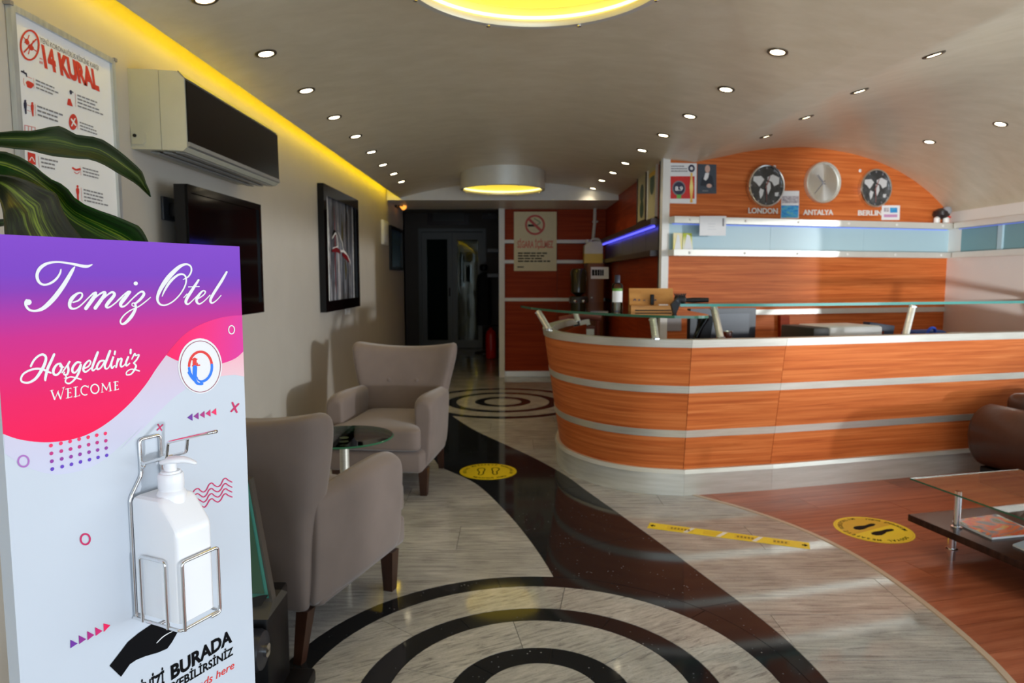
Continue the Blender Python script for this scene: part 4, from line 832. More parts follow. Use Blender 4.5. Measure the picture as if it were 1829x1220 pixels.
# ------------------------------------------------------------------ armchairs (local frame: faces -Y, origin on the floor under its middle)
def armchair():
    t = thing('armchair', '', 'armchair', (0, 0, 0), 'taupe armchairs by the left wall')
    v = M['velvet']
    # back: rows up the height, each a closed loop front-left ... right ... back
    rows = []
    for z, w, yf, yb, wing, sag in ((0.17, 0.27, 0.23, 0.31, 0.0, 0), (0.30, 0.285, 0.21, 0.325, 0.0, 0), (0.45, 0.29, 0.20, 0.34, 0.02, 0), (0.62, 0.325, 0.225, 0.365, 0.06, 0), (0.78, 0.365, 0.26, 0.40, 0.075, 0.0), (0.875, 0.378, 0.275, 0.415, 0.08, 0.035), (0.90, 0.36, 0.30, 0.405, 0.06, 0.035)):
        r = []
        for s in (-1, -0.86, -0.6, -0.3, 0, 0.3, 0.6, 0.86, 1): r.append(Vector((s * w, yf - wing * abs(s) ** 3 + (0.025 if abs(s) == 1 else 0), z - sag * (1 - s * s))))
        for s in (1, 0.7, 0.35, 0, -0.35, -0.7, -1): r.append(Vector((s * (w + 0.006), yb - wing * 0.55 * abs(s) ** 2 , z - sag * (1 - s * s))))
        rows.append(r)
    mb = MB(); mb.grid(rows, closed=True); n = len(rows[0]); mb.add(rows[0], [list(range(n))[::-1]]); 
    top = rows[-1]; mb.add(top, [[i, i + 1, n - 2 - i if i else n - 1, n - 1 - i + 0] for i in range(0)])
    mb.add(top, [list(range(n))])
    o = mb.mesh('backrest'); bm = bmesh.new(); bm.from_mesh(o); bmesh.ops.remove_doubles(bm, verts=bm.verts[:], dist=1e-5); bmesh.ops.recalc_face_normals(bm, faces=bm.faces[:])
    ng = [f for f in bm.faces if len(f.verts) > 4]
    for f in ng:
        r = bmesh.ops.inset_region(bm, faces=[f], thickness=0.03, use_even_offset=True)
    bmesh.ops.triangulate(bm, faces=[f for f in bm.faces if len(f.verts) > 4]); bm.to_mesh(o); bm.free()
    bk = subsurf(link('backrest', o, v, t, 180), 2)
    for x in (-0.10, 0.10):
        mb = MB(); mb.lathe([(0.017, 0.0), (0.015, 0.006), (0.0, 0.009)], (x, 0.232, 0.64), 14, Matrix.Rotation(pi / 2, 3, 'X')); mb.build('button', v, bk)
    for s in (-1, 1):
        # arm: side panel with a rounded sloping top
        rows = []
        for y, zt, wo, wi in ((-0.33, 0.585, 0.335, 0.225), (-0.315, 0.618, 0.347, 0.215), (-0.22, 0.632, 0.352, 0.212), (0.0, 0.622, 0.35, 0.22), (0.17, 0.61, 0.338, 0.225), (0.28, 0.61, 0.325, 0.23)):
            zb = 0.175 if y < 0.1 else 0.175 + (y - 0.1) * 0.02
            rows.append([Vector((s * x, y, z)) for x, z in ((wi + 0.015, zb), (wi + 0.01, zt - 0.06), (wi + 0.012, zt - 0.02), ((wi + wo) / 2, zt + 0.008), (wo - 0.006, zt - 0.025), (wo, zt - 0.07), (wo - 0.012, zb + 0.15), (wo - 0.022, zb))])
        mb = MB(); mb.grid(rows, closed=True); mb.add(rows[0], [list(range(8))]); mb.add(rows[-1], [list(range(8))])
        me = mb.mesh('armrest'); bm = bmesh.new(); bm.from_mesh(me); bmesh.ops.remove_doubles(bm, verts=bm.verts[:], dist=1e-5)
        for f in [f for f in bm.faces if len(f.verts) > 4]: bmesh.ops.inset_region(bm, faces=[f], thickness=0.018, use_even_offset=True)
        bmesh.ops.recalc_face_normals(bm, faces=bm.faces[:]); bm.to_mesh(me); bm.free()
        subsurf(link('armrest', me, v, t, 180), 2)
    mb = MB(); mb.between(-0.3, 0.3, -0.425, 0.25, 0.17, 0.30, 0.025); mb.build('seat_base', v, t, 60)
    rows = []
    bm = bmesh.new(); bmesh.ops.create_cube(bm, size=1); bmesh.ops.subdivide_edges(bm, edges=bm.edges[:], cuts=3, use_grid_fill=True)
    for q in bm.verts:
        x, y, z = q.co; z2 = z * (0.15 + 0.035 * (1 - 4 * x * x) * (1 - 4 * y * y) * (1 if z > 0 else 0))
        q.co = Vector((x * (0.66 if y < -0.3 else 0.47), -0.115 + y * 0.68, 0.377 + z2))
    me = bpy.data.meshes.new('seat_cushion'); bm.to_mesh(me); bm.free(); subsurf(link('seat_cushion', me, v, t, 180), 2)
    for x, y in ((-0.28, -0.30), (0.28, -0.30), (-0.25, 0.27), (0.25, 0.27)):
        mb = MB(); k = 0.0 if y < 0 else 0.045
        mb.grid([[Vector((x + a * w, y + b_ * w + kk, z)) for a, b_ in ((-1, -1), (1, -1), (1, 1), (-1, 1))] for z, w, kk in ((0, 0.016 if y > 0 else 0.021, k), (0.178, 0.024 if y > 0 else 0.030, 0))], closed=True)
        mb.add(mb.v[:4], [[3, 2, 1, 0]]); mb.add(mb.v[4:8], [[0, 1, 2, 3]]); mb.build('leg', M['legwood'], t, None)
    return t
ch = armchair(); ch['label'] = 'taupe velvet armchair facing the camera beyond the round glass table'; move(ch, (-0.791, 4.552, 0), radians(-7))
ch2 = dup(ch, (-0.892, 2.709, 0), radians(162), 'taupe velvet armchair seen from behind, right beside the printed stand')

# round glass side table between the armchairs
rt = thing('round_side_table', 'small round glass side table on a steel post between the two armchairs', 'table', (-0.87, 3.52, 0))
mb = MB(); mb.lathe([(0, 0.53), (0.25, 0.53), (0.255, 0.535), (0.25, 0.54), (0, 0.54)], (-0.87, 3.52, 0), 48); o = mb.mesh('glass_top')
for p in o.polygons:
    if all(hypot(o.vertices[i].co.x + 0.87, o.vertices[i].co.y - 3.52) > 0.2 for i in p.vertices): p.material_index = 1
link('glass_top', o, [M['glass'], M['glassedge']], rt, 30)
mb = MB(); mb.tube([(-0.87, 3.52, 0.02), (-0.87, 3.52, 0.53)], 0.024, 18); mb.build('post', M['steel'], rt)
mb = MB(); mb.lathe([(0, 0), (0.19, 0), (0.19, 0.012), (0.04, 0.025), (0, 0.025)], (-0.87, 3.52, 0), 36); mb.build('base', M['chrome'], rt)
mb = MB(); mb.lathe([(0.03, 0.518), (0.03, 0.529), (0, 0.529)], (-0.87, 3.52, 0), 24); mb.build('top_plate', M['chrome'], rt)

# ------------------------------------------------------------------ low coffee table with glass over a dark shelf
CT = radians(13.5)
g0 = on_z(1625, 855, 0.35); ctx = Vector((cos(CT), sin(CT), 0)); cty = Vector((-sin(CT), cos(CT), 0)) * -1
def ctp(a, b_, z): q = Vector((g0.x, g0.y, 0)) + ctx * a + cty * b_; return Vector((q.x, q.y, z))
ct = thing('coffee_table', 'low coffee table with a clear glass top above a dark brown shelf on chrome posts', 'table', ctp(0.33, 0.55, 0))
mb = MB(); mb.prism([(0.0, 0.0), (0.68, 0.0), (0.68, 1.15), (0.0, 1.15)], 0.346, 0.354, lambda u, v, h: ctp(u, v, h), 0, 1); mb.build('glass_top', [M['glass'], M['glassedge']], ct, None)
M['tabledark'] = streaks('dark_table_wood', [lin((38, 22, 16)), lin((54, 32, 24)), lin((64, 40, 30))], (6, 40, 6), 0.25, spec=0.25)
mb = MB(); mb.box(ctp(0.34, 0.575, 0.15), (0.68, 1.15, 0.034), Matrix.Rotation(CT, 4, 'Z'), 0.003); mb.build('shelf', M['tabledark'], ct, None)
for a, b_ in ((0.075, 0.215), (0.6, 0.215), (0.075, 0.95), (0.6, 0.95)):
    mb = MB(); mb.tube([ctp(a, b_, 0.167), ctp(a, b_, 0.346)], 0.015, 16); q = mb.build('post', M['chrome'], ct, 50)
    mb = MB(); mb.lathe([(0.024, 0.167), (0.024, 0.174), (0.016, 0.176)], ctp(a, b_, 0), 16); mb.build('post_collar', M['chrome'], q, 50)
    mb = MB(); mb.tube([ctp(a, b_ - 0.02, 0.0), ctp(a, b_ - 0.02, 0.133)], 0.018, 16); q = mb.build('leg', M['chrome'], ct, 50)
    mb = MB(); mb.lathe([(0.028, 0.05), (0.028, 0.058), (0.018, 0.06)], ctp(a, b_ - 0.02, 0), 16); mb.build('leg_collar', M['chrome'], q, 50)
def magazine(label, corners, z, mats, group='magazines on the coffee table'):
    P = [on_z(x, y, z) for x, y in corners]; c = sum(P, Vector()) / 4; t = thing('magazine', label, 'magazine', (c.x, c.y, 0.1675), group)
    mb = MB(); mb.prism([(p.x, p.y) for p in P], 0.1675, z - 0.001, lambda u, v, h: Vector((u, v, h))); mb.build('pages', M['paper'], t, None)
    mb = MB(); mb.add([p + Vector((0, 0, 0)) for p in P], [[0, 1, 2, 3]]); cv = mb.build('cover', mats, t, None)
    return t, P
M['coverart'] = streaks('magazine_cover', [lin((70, 110, 60)), lin((120, 130, 150)), lin((236, 120, 60)), lin((226, 70, 60)), lin((230, 180, 90)), lin((210, 205, 210))], (3.2, 5, 1), 0.2, detail=1.5, dist=2.6, pos=[0.34, 0.41, 0.47, 0.53, 0.59, 0.66])
mg, P = magazine('glossy magazine with a swirling orange, red and green cover under the table glass', [(1702, 929), (1772, 960), (1850, 953), (1780, 918)], 0.178, M['coverart'])
mb = MB(); mb.add([P[0].lerp(P[3], 0.93) + (P[1] - P[0]) * 0.05 + Vector((0, 0, 0.0005)), P[0].lerp(P[3], 0.93) + (P[1] - P[0]) * 0.9 + Vector((0, 0, 0.0005)), P[3] + (P[2] - P[3]) * 0.9 + Vector((0, 0, 0.0005)), P[3] + (P[2] - P[3]) * 0.05 + Vector((0, 0, 0.0005))], [[0, 1, 2, 3]]); mb.build('title_strip', M['paper'], mg, None)
magazine('white and blue magazine at the near right edge of the table shelf', [(1809, 972), (1850, 990), (1905, 978), (1850, 958)], 0.176, grad('cover_blue', [(0, (200, 206, 220)), (1, (150, 170, 200))], lo=2.0, hi=2.6, axis='X'))

# brown sofa, its rounded arm end just in the picture
M['leather'] = pbr('brown_leather', lin((70, 50, 42)), 0.38, var=0.15, scale=22, bump=0.15)
sf = thing('brown_sofa', 'dark brown leather sofa with a rolled arm before the right end of the counter', 'sofa', (3.9, 4.3, 0))
SF = Matrix.Translation((3.93, 4.36, 0)) @ Matrix.Rotation(CT, 4, 'Z')
def sbox(nm, x0, x1, y0, y1, z0, z1, bev, mat):
    mb = MB(); bm = bmesh.new(); bmesh.ops.create_cube(bm, size=1)
    for q in bm.verts: q.co = Vector(((x0 + x1) / 2 + q.co.x * (x1 - x0), (y0 + y1) / 2 + q.co.y * (y1 - y0), (z0 + z1) / 2 + q.co.z * (z1 - z0)))
    bmesh.ops.bevel(bm, geom=bm.edges[:], offset=bev, segments=4, affect='EDGES', profile=0.5); mb.bm(bm, SF); return mb.build(nm, mat, sf, 60)
sbox('plinth', -0.80, 0.0, -0.36, 0.3, 0.0, 0.12, 0.01, M['black'])
mb = MB(); rows = []
for y, s in ((-0.42, 0.75), (-0.415, 0.93), (-0.39, 1.0), (0.3, 1.0), (0.325, 0.93), (0.33, 0.75)):
    rows.append([SF @ Vector((-0.74 + s * 0.155 * cos(a), y, 0.33 + s * (0.20 if sin(a) > 0 else 0.21) * sin(a))) for a in [2 * pi * k / 24 for k in range(24)]])
mb.grid(rows, closed=True); mb.add(rows[0], [list(range(24))]); mb.add(rows[-1], [list(range(24))]); mb.build('armrest', M['leather'], sf, 60)
sbox('seat', -0.60, 0.0, -0.38, 0.2, 0.12, 0.40, 0.06, M['leather']); sbox('backrest', -0.62, 0.0, 0.14, 0.32, 0.12, 0.60, 0.06, M['leather'])

# ------------------------------------------------------------------ floor stickers
FLR = Ground(0.0014)
def sticker(label, px, r, ang, feet):
    c = on_z(px[0], px[1], 0.0); g = Ground(0.0, (c.x, c.y), ang); t = thing('floor_sticker', label, 'sticker', (c.x, c.y, 0.0002), 'round floor stickers')
    mb = MB(); mb.lathe([(0, 0.0012), (r, 0.0012), (r, 0.0003)], (c.x, c.y, 0), 56, cap=False); mb.build('disc', M['yellow'], t, None)
    flat('ring_line', g, [[((r1_) * cos(a), r1_ * sin(a)) for r1_, a in ((r * 0.955, 2 * pi * k / 56), (r * 0.955, 2 * pi * (k + 1) / 56), (r * 0.945, 2 * pi * (k + 1) / 56), (r * 0.945, 2 * pi * k / 56))] for k in range(56)], M['amber'], 0.0016, t)
    if feet: flat('half_tone', g, [[(r * 0.9 * cos(a), r * 0.9 * sin(a)) for a in [radians(-90) + pi * k / 24 for k in range(25)]]], M['amber'], 0.0017, t)
    def ringtext(s, a0, a1, rad, flip):
        mb = MB(); n = len(s)
        for i, chh in enumerate(s):
            if chh == ' ': continue
            a = a0 + (a1 - a0) * (i + 0.5) / n; vs, fs = glyphs(chh, 0.03); hgt = r * 0.15; xm = sum(v[0] for v in vs) / len(vs)
            if not flip: e1, e2 = (sin(a), -cos(a)), (cos(a), sin(a))
            else: e1, e2 = (-sin(a), cos(a)), (-cos(a), -sin(a))
            mb.add([g.at(rad * cos(a) + (x - xm) * hgt * e1[0] + (y - 0.35) * hgt * e2[0], rad * sin(a) + (x - xm) * hgt * e1[1] + (y - 0.35) * hgt * e2[1], 0.0019) for x, y in vs], fs)
        mb.build('ring_lettering', M['ink'], t, None, fix=False)
    ringtext('SOSYAL MESAFEYİ KORUYALIM', radians(200), radians(-20), r * 0.83, False); ringtext('MESAFENİ KORU', radians(235), radians(318), r * 0.83, True)
    F = [(-0.02, -0.46), (0.05, -0.47), (0.10, -0.38), (0.09, -0.22), (0.08, -0.08), (0.14, 0.1), (0.16, 0.26), (0.10, 0.40), (0.0, 0.44), (-0.09, 0.36), (-0.11, 0.18), (-0.07, -0.05), (-0.07, -0.3)]
    for s, yo in ((-1, -0.03), (1, 0.03)):
        pts = [(s * (x + 0.24) * r * 0.95, (y * 0.95 + yo) * r) for x, y in F]
        if feet: flat('footprint', g, [pts if s > 0 else pts[::-1]], M['ink'], 0.0020, t)
        else: flat('footprint', g, ribbon([(x, y, 0.008) for x, y in pts + pts[:1]], 3), M['ink'], 0.0020, t)
sticker('round yellow floor sticker with two black footprints on the wood planks', (1560, 946), 0.197, radians(118), True)
sticker('round yellow floor sticker with outlined prints on the black stone path', (872, 842), 0.200, radians(0), False)
g = Ground(0.0, (0, 0), 0); C4 = [on_z(1160, 933), on_z(1447, 969), on_z(1445, 982), on_z(1157, 944)]
tp = thing('floor_tape', 'straight yellow tape strip with black end arrows on the grey stone by the counter', 'tape', (sum(C4, Vector()) / 4))
a0 = (C4[0] + C4[3]) / 2; a1 = (C4[1] + C4[2]) / 2; ax = (a1 - a0).normalized(); ay = Vector((-ax.y, ax.x, 0)); LN = (a1 - a0).length
def tq(u0, u1, v0, v1, sk=0.0): return [((a0 + ax * (u + s_) + ay * v).x, (a0 + ax * (u + s_) + ay * v).y) for u, v, s_ in ((u0, v0, 0), (u1, v0, 0), (u1, v1, sk), (u0, v1, sk))]
mb = MB(); mb.prism(tq(0, LN, -0.045, 0.045), 0.0003, 0.0012, lambda u, v, h: Vector((u, v, h))); mb.build('tape', M['yellow'], tp, None)
for k, u in enumerate((0.19, 0.36, 0.54)): flat('white_slash', g, [tq(u * LN / 0.82, u * LN / 0.82 + 0.022, -0.04, 0.04, 0.035)], M['paper'], 0.0016, tp)
M['tapeamber'] = pbr('tape_amber', lin((240, 206, 14)), 0.4)
for u0, u1 in ((0.10, 0.24), (0.29, 0.40), (0.45, 0.57), (0.64, 0.72)): flat('amber_block', g, [tq(u0, u1, -0.028, 0.028)], M['tapeamber'], 0.0014, tp)
for u, s in ((0.022, 1), (LN - 0.022, -1)): flat('end_arrow', g, [[((a0 + ax * (u + s * p_) + ay * q_).x, (a0 + ax * (u + s * p_) + ay * q_).y) for p_, q_ in ((-0.014, 0), (0.002, 0.02), (0.002, 0.007), (0.014, 0.007), (0.014, -0.007), (0.002, -0.007), (0.002, -0.02))]], M['ink'], 0.0018, tp)
flat('faint_text', g, [tq(0.12 + 0.018 * k, 0.131 + 0.018 * k, -0.012, 0.012) for k in list(range(6)) + list(range(19, 24)) + list(range(29, 33))], pbr('tape_print', lin((150, 120, 10)), 0.5), 0.0019, tp)

# ------------------------------------------------------------------ ceiling lamps
M['ringyellow'] = emit('lamp_yellow', (1.0, 0.74, 0.06), 0.95); M['ringtube'] = emit('lamp_tube', (1.0, 0.86, 0.32), 3.2)
def ringlamp(c, label, R=0.45, zb=2.275):
    t = thing('drum_ceiling_lamp', label, 'ceiling lamp', (c[0], c[1], zb), 'round drum lamps'); zt = zc(c[0], c[1])
    mb = MB(); mb.lathe([(R, zt + 0.02), (R, zb + 0.006), (R - 0.006, zb), (R - 0.03, zb), (R - 0.034, zb + 0.012), (R - 0.034, zb + 0.02)], (c[0], c[1], 0), 72, cap=False); dr = mb.build('drum', M['lacquer'], t, 35)
    mb = MB(); mb.lathe([(0, zb + 0.05), (R - 0.10, zb + 0.042), (R - 0.006, zb + 0.075), (R - 0.006, zb + 0.1)], (c[0], c[1], 0), 72, cap=False); mb.build('diffuser', M['ringyellow'], t, 60)
    mb = MB(); mb.tube([(c[0] + (R - 0.022) * cos(2 * pi * k / 72), c[1] + (R - 0.022) * sin(2 * pi * k / 72), zb + 0.035) for k in range(72)], 0.006, 8, True); mb.build('light_tube', M['ringtube'], t)
    for k in range(8):
        a = 2 * pi * (k + 0.5) / 8; q = mb = MB(); mb.lathe([(0.008, 0), (0.008, -0.006), (0, -0.007)], (c[0] + (R - 0.017) * cos(a), c[1] + (R - 0.017) * sin(a), zb), 8); mb.build('screw', M['chrome'], dr)
ringlamp((0.079, 2.22), 'large round drum lamp with yellow inside at the top, over the near medallion')
ringlamp((-0.10, 7.46), 'round drum lamp with white side and yellow inside hanging over the far medallion')
M['bulb'] = emit('downlight_bulb', (1.0, 0.86, 0.58), 14)
ORD = ['first', 'second', 'third', 'fourth', 'fifth', 'sixth', 'seventh', 'eighth', 'ninth']
M['bronze'] = pbr('lamp_trim', lin((96, 84, 68)), 0.35, metal=0.6)
def hit_ceiling(px, py):
    d = ray(px, py); a, b_ = 0.5, 9.5
    g_ = lambda Y: CAMH + d.z / d.y * Y - zc(d.x / d.y * Y, Y)
    y = a
    while y < b_ and g_(y) < 0: y += 0.02
    for _ in range(30):
        m_ = y - 0.02; 
        break
    lo, hi = y - 0.02, y
    for _ in range(30):
        m_ = (lo + hi) / 2
        if g_(m_) < 0: lo = m_
        else: hi = m_
    return d.x / d.y * lo, lo
def downlight(px, py, label, group):
    x, y = hit_ceiling(px, py); e = 0.01
    n = Vector(((zc(x + e, y) - zc(x - e, y)) / (2 * e), (zc(x, y + e) - zc(x, y - e)) / (2 * e), -1)).normalized()
    t = thing('ceiling_downlight', label, 'downlight', (x, y, zc(x, y)), group)
    R3 = n.to_track_quat('Z', 'Y').to_matrix(); c = Vector((x, y, zc(x, y)))
    mb = MB(); mb.lathe([(0.047, -0.004), (0.046, 0.005), (0.040, 0.008), (0.033, 0.006), (0.031, -0.002)], c, 28, R3, cap=False); mb.build('trim_ring', M['bronze'], t, 40)
    mb = MB(); mb.lathe([(0.0, 0.0045), (0.0315, 0.0035)], c, 20, R3, cap=False); mb.build('bulb', M['bulb'], t, 60)
    l = bpy.data.lights.new('downlight_spot', 'SPOT'); l.energy = 4.5; l.spot_size = radians(118); l.spot_blend = 0.7; l.shadow_soft_size = 0.03; l.color = (1.0, 0.86, 0.62)
    lo = bpy.data.objects.new('downlight_spot', l); COL.objects.link(lo); lo.location = c + n * 0.012; lo.rotation_euler = n.to_track_quat('-Z', 'Y').to_euler()
for rowname, pts in (('left row along the yellow cove', [(475, 95), (547, 161), (597, 209), (635, 243), (663, 271), (684, 294), (703, 310), (717, 324)]),
                     ('middle row right of the lamps', [(1389, 92), (1297, 159), (1232, 207), (1185, 241), (1147, 268), (1117, 291), (1095, 308), (1075, 322), (1059, 336)]),
                     ('slanting row beside the vault joint', [(1668, 97), (1535, 162), (1440, 209), (1368, 243)]),
                     ('short row at the far right', [(1787, 221), (1660, 253)])):
    for k, (px, py) in enumerate(pts): downlight(px, py, 'round downlight, %s from the front in the %s' % (ORD[k + ('cove' in rowname)], rowname), 'downlights in the ' + rowname)
downlight(366, -3, 'round downlight cut by the top edge, first of the left row along the yellow cove', 'downlights in the left row along the yellow cove')
cl = thing('cove_light', 'yellow light strip hidden along the ceiling edge above the left wall', 'light strip', (XC, 3.5, 2.4))
mb = MB(); mb.tube([(XC - 0.055, y, zc(XC, y) + 0.085) for y in (-1.1, 8.25)], 0.010, 8); mb.build('tube', emit('cove_yellow', (1.0, 0.72, 0.01), 13), cl)
mb = MB(); mb.between(XC - 0.066, XC + 0.0, -1.15, 8.28, zc(XC, 3) + 0.098, zc(XC, 3) + 0.112); mb.build('rail', M['white'], cl)

# ------------------------------------------------------------------ left wall: AC, TV, socket, painting, hall things
ac = thing('air_conditioner', 'wall air conditioner with pale casing and glossy dark front panel high on the left wall', 'air conditioner', (XL, 3.25, 1.845))
fa = lambda u, v, h: Vector((XL + u, h, v)); Y0, Y1 = 2.745, 3.80
mb = MB(); mb.prism([(0.0, 1.855), (0.10, 1.852), (0.20, 1.847), (0.215, 1.86), (0.215, 2.12), (0.19, 2.148), (0.0, 2.158)], Y0 + 0.012, Y1 - 0.012, fa); mb.build('casing', M['acbody'], ac, 25)
for a, b_ in ((Y0, Y0 + 0.012), (Y1 - 0.012, Y1)):
    mb = MB(); mb.prism([(0.0, 1.855), (0.118, 1.852), (0.118, 2.153), (0.0, 2.158)], a, b_, fa); e1 = mb.build('end_cap', M['acbody'], ac, None)
    mb = MB(); mb.prism([(0.12, 1.852), (0.20, 1.847), (0.217, 1.86), (0.217, 2.12), (0.19, 2.148), (0.12, 2.153)], a, b_, fa); mb.build('end_cap', M['acbody'], ac, None)
mb = MB(); mb.prism([(0.004, 1.872), (0.05, 1.872), (0.062, 1.885), (0.062, 1.915), (0.05, 1.93), (0.004, 1.93)], Y0 - 0.003, Y0, fa); mb.build('pipe_cover', M['acbody'], ac, None)
mb = MB(); mb.lathe([(0.007, 0), (0.007, 0.003), (0, 0.003)], (XL + 0.018, Y0 - 0.003, 1.905), 10, Matrix.Rotation(pi / 2, 3, 'X')); mb.build('pipe_hole', M['black'], ac, None)
mb = MB(); mb.prism([(0.2155, 1.883), (0.224, 1.883), (0.222, 2.115), (0.2155, 2.12)], Y0 + 0.008, Y1 - 0.004, fa); mb.build('front_panel', M['acpanel'], ac, None)
mb = MB(); mb.prism([(0.2155, 1.862), (0.228, 1.866), (0.226, 1.882), (0.2155, 1.882)], Y0 + 0.002, Y1 - 0.002, fa); mb.build('lower_lip', M['acgrey'], ac, None)
for k in range(3):
    mb = MB(); mb.prism([(0.06 + k * 0.05, 1.8445), (0.095 + k * 0.05, 1.8405), (0.095 + k * 0.05, 1.846), (0.06 + k * 0.05, 1.850)], Y0 + 0.03, Y1 - 0.03, fa); mb.build('louver', M['acgrey'], ac, None)
mb = MB(); mb.prism([(0.19, 2.149), (0.216, 2.122), (0.219, 2.124), (0.193, 2.152)], Y0 + 0.004, Y1 - 0.004, fa); mb.build('top_edge', M['acgrey'], ac, None)

tv = thing('wall_television', 'black flat television hung on the left wall below the air conditioner', 'television', (XL, 3.35, 1.17))
TA_, TB_ = Vector((-1.352, 2.90, 0)), Vector((-1.352, 3.74, 0)); TP = Plane(TA_, (TB_ - TA_)); TW = (TB_ - TA_).length
ft = lambda u, v, h: TP.at(u, v, h)
mb = MB(); mb.prism([(0, 1.17), (TW, 1.17), (TW, 1.742), (0, 1.742)], -0.045, 0.0, ft); mb.build('cabinet', M['black'], tv, None)
mb = MB()
for q in ([(0, 1.17), (TW, 1.17), (TW, 1.225), (0, 1.225)], [(0, 1.71), (TW, 1.71), (TW, 1.742), (0, 1.742)], [(0, 1.225), (0.03, 1.225), (0.03, 1.71), (0, 1.71)], [(TW - 0.03, 1.225), (TW, 1.225), (TW, 1.71), (TW - 0.03, 1.71)]): mb.prism(q, 0.0, 0.012, ft)
mb.build('bezel', M['gloss'], tv, None)
mb = MB(); mb.prism([(0.03, 1.225), (TW - 0.03, 1.225), (TW - 0.03, 1.71), (0.03, 1.71)], 0.0, 0.004, ft); mb.build('screen', M['gloss'], tv, None)
mb = MB(); mb.between(-1.45, -1.40, 3.0, 3.6, 1.22, 1.69, 0.01); mb.build('back_housing', M['black'], tv); mb = MB(); mb.between(XL, -1.44, 3.2, 3.42, 1.35, 1.55); mb.build('bracket', M['black'], tv)
LW = Plane((XL, 0, 0), (0, 1, 0))
P = pixpoly(LW, [(286, 350), (322, 362), (322, 402), (287, 392)])
so_ = thing('wall_socket', 'dark wall socket with a plug left of the television', 'socket', LW.at(*P[0]))
u0, u1, z0, z1 = P[0][0], P[0][0] + 0.15, P[2][1] + 0.01, P[0][1]
mb = MB(); mb.between(XL, XL + 0.012, u0, u1, z0, z1, 0.003); mb.build('plate', pbr('socket_grey', lin((52, 54, 60)), 0.35), so_)
mb = MB(); mb.between(XL + 0.012, XL + 0.055, u0 + 0.04, u0 + 0.11, z0 + 0.015, z1 - 0.02, 0.008); mb.build('plug', M['black'], so_)
cd = thing('power_cable', 'black double cable hanging from the wall socket behind the stand', 'cable', (XL + 0.03, u0 + 0.07, z0 - 0.2))
for dy in (0.0, 0.025):
    mb = MB(); mb.tube(catmull([(XL + 0.045, u0 + 0.06 + dy, z0 + 0.02), (XL + 0.03, u0 + 0.065 + dy, z0 - 0.06), (XL + 0.02, u0 + 0.09 + dy, z0 - 0.25), (XL + 0.01, u0 + 0.14 + dy, z0 - 0.6), (XL + 0.01, u0 + 0.15 + dy, 0.3)], 6), 0.004, 6); mb.build('cord', M['black'], cd)

# framed abstract painting
pg = thing('framed_painting', 'black framed abstract painting of grey, white and dark red streaks on the left wall', 'painting', (XL, 5.95, 1.07))
PY0, PY1, PZ0, PZ1 = 5.33, 6.52, 1.085, 2.068
fw = lambda u, v, h: Vector((XL + h, u, v)); fwid = 0.085
for nm, q in (('frame_bottom', [(PY0, PZ0), (PY1, PZ0), (PY1, PZ0 + fwid), (PY0, PZ0 + fwid)]), ('frame_top', [(PY0, PZ1 - fwid), (PY1, PZ1 - fwid), (PY1, PZ1), (PY0, PZ1)]), ('frame_side', [(PY0, PZ0 + fwid), (PY0 + fwid, PZ0 + fwid), (PY0 + fwid, PZ1 - fwid), (PY0, PZ1 - fwid)]), ('frame_side', [(PY1 - fwid, PZ0 + fwid), (PY1, PZ0 + fwid), (PY1, PZ1 - fwid), (PY1 - fwid, PZ1 - fwid)])):
    mb = MB(); mb.prism(q, 0.002, 0.05, fw); mb.build(nm, M['gloss'], pg, None)
mb = MB(); mb.prism([(PY0 + 0.06, PZ0 + 0.06), (PY1 - 0.06, PZ0 + 0.06), (PY1 - 0.06, PZ1 - 0.06), (PY0 + 0.06, PZ1 - 0.06)], 0.002, 0.016, fw); mb.build('mount', M['white'], pg, None)
M['abstract'] = streaks('abstract_canvas', [lin((24, 24, 28)), lin((70, 72, 80)), lin((150, 156, 166)), lin((60, 40, 40)), lin((206, 206, 210)), lin((110, 16, 20))], (3, 13, 0.8), 0.35, detail=6, dist=0.9, pos=[0.38, 0.45, 0.5, 0.54, 0.6, 0.7])
ci = 0.115; mb = MB(); mb.prism([(PY0 + 0.24, PZ0 + 0.06), (PY1 - 0.125, PZ0 + 0.06), (PY1 - 0.125, PZ1 - 0.06), (PY0 + 0.24, PZ1 - 0.06)], 0.016, 0.022, fw); cv = mb.build('canvas', M['abstract'], pg, None)
PP = Plane((XL, 0, 0), (0, 1, 0))
M['crimson'] = pbr('paint_crimson', lin((120, 10, 24)), 0.4); M['paintw'] = pbr('paint_white', lin((226, 222, 218)), 0.4); M['olive'] = pbr('paint_olive', lin((78, 70, 30)), 0.4)
def pstroke(nm, pts, mat, off): flat(nm, PP, ribbon([(PY0 + 0.24 + x * 0.82, PZ0 + 0.1 + y * 0.78, w * 0.62) for x, y, w in pts]), mat, off, cv)
pstroke('red_stroke', [(0.2, 0.95, 0.02), (0.22, 0.6, 0.05), (0.2, 0.3, 0.04), (0.22, 0.05, 0.02)], M['crimson'], 0.0235)
pstroke('olive_stroke', [(0.5, 0.9, 0.03), (0.52, 0.72, 0.1), (0.5, 0.6, 0.04)], M['olive'], 0.0232)
pstroke('olive_stroke', [(0.62, 0.4, 0.04), (0.64, 0.3, 0.1), (0.62, 0.2, 0.03)], M['olive'], 0.0232)
pstroke('white_curl', [(0.1, 0.62, 0.02), (0.25, 0.68, 0.03), (0.3, 0.55, 0.025), (0.12, 0.52, 0.02), (0.35, 0.5, 0.03), (0.6, 0.5, 0.03), (0.8, 0.42, 0.03), (0.86, 0.36, 0.02)], M['paintw'], 0.0245)
pstroke('white_curl', [(0.35, 0.7, 0.015), (0.5, 0.6, 0.025), (0.55, 0.52, 0.03), (0.7, 0.46, 0.03)], M['paintw'], 0.0243)
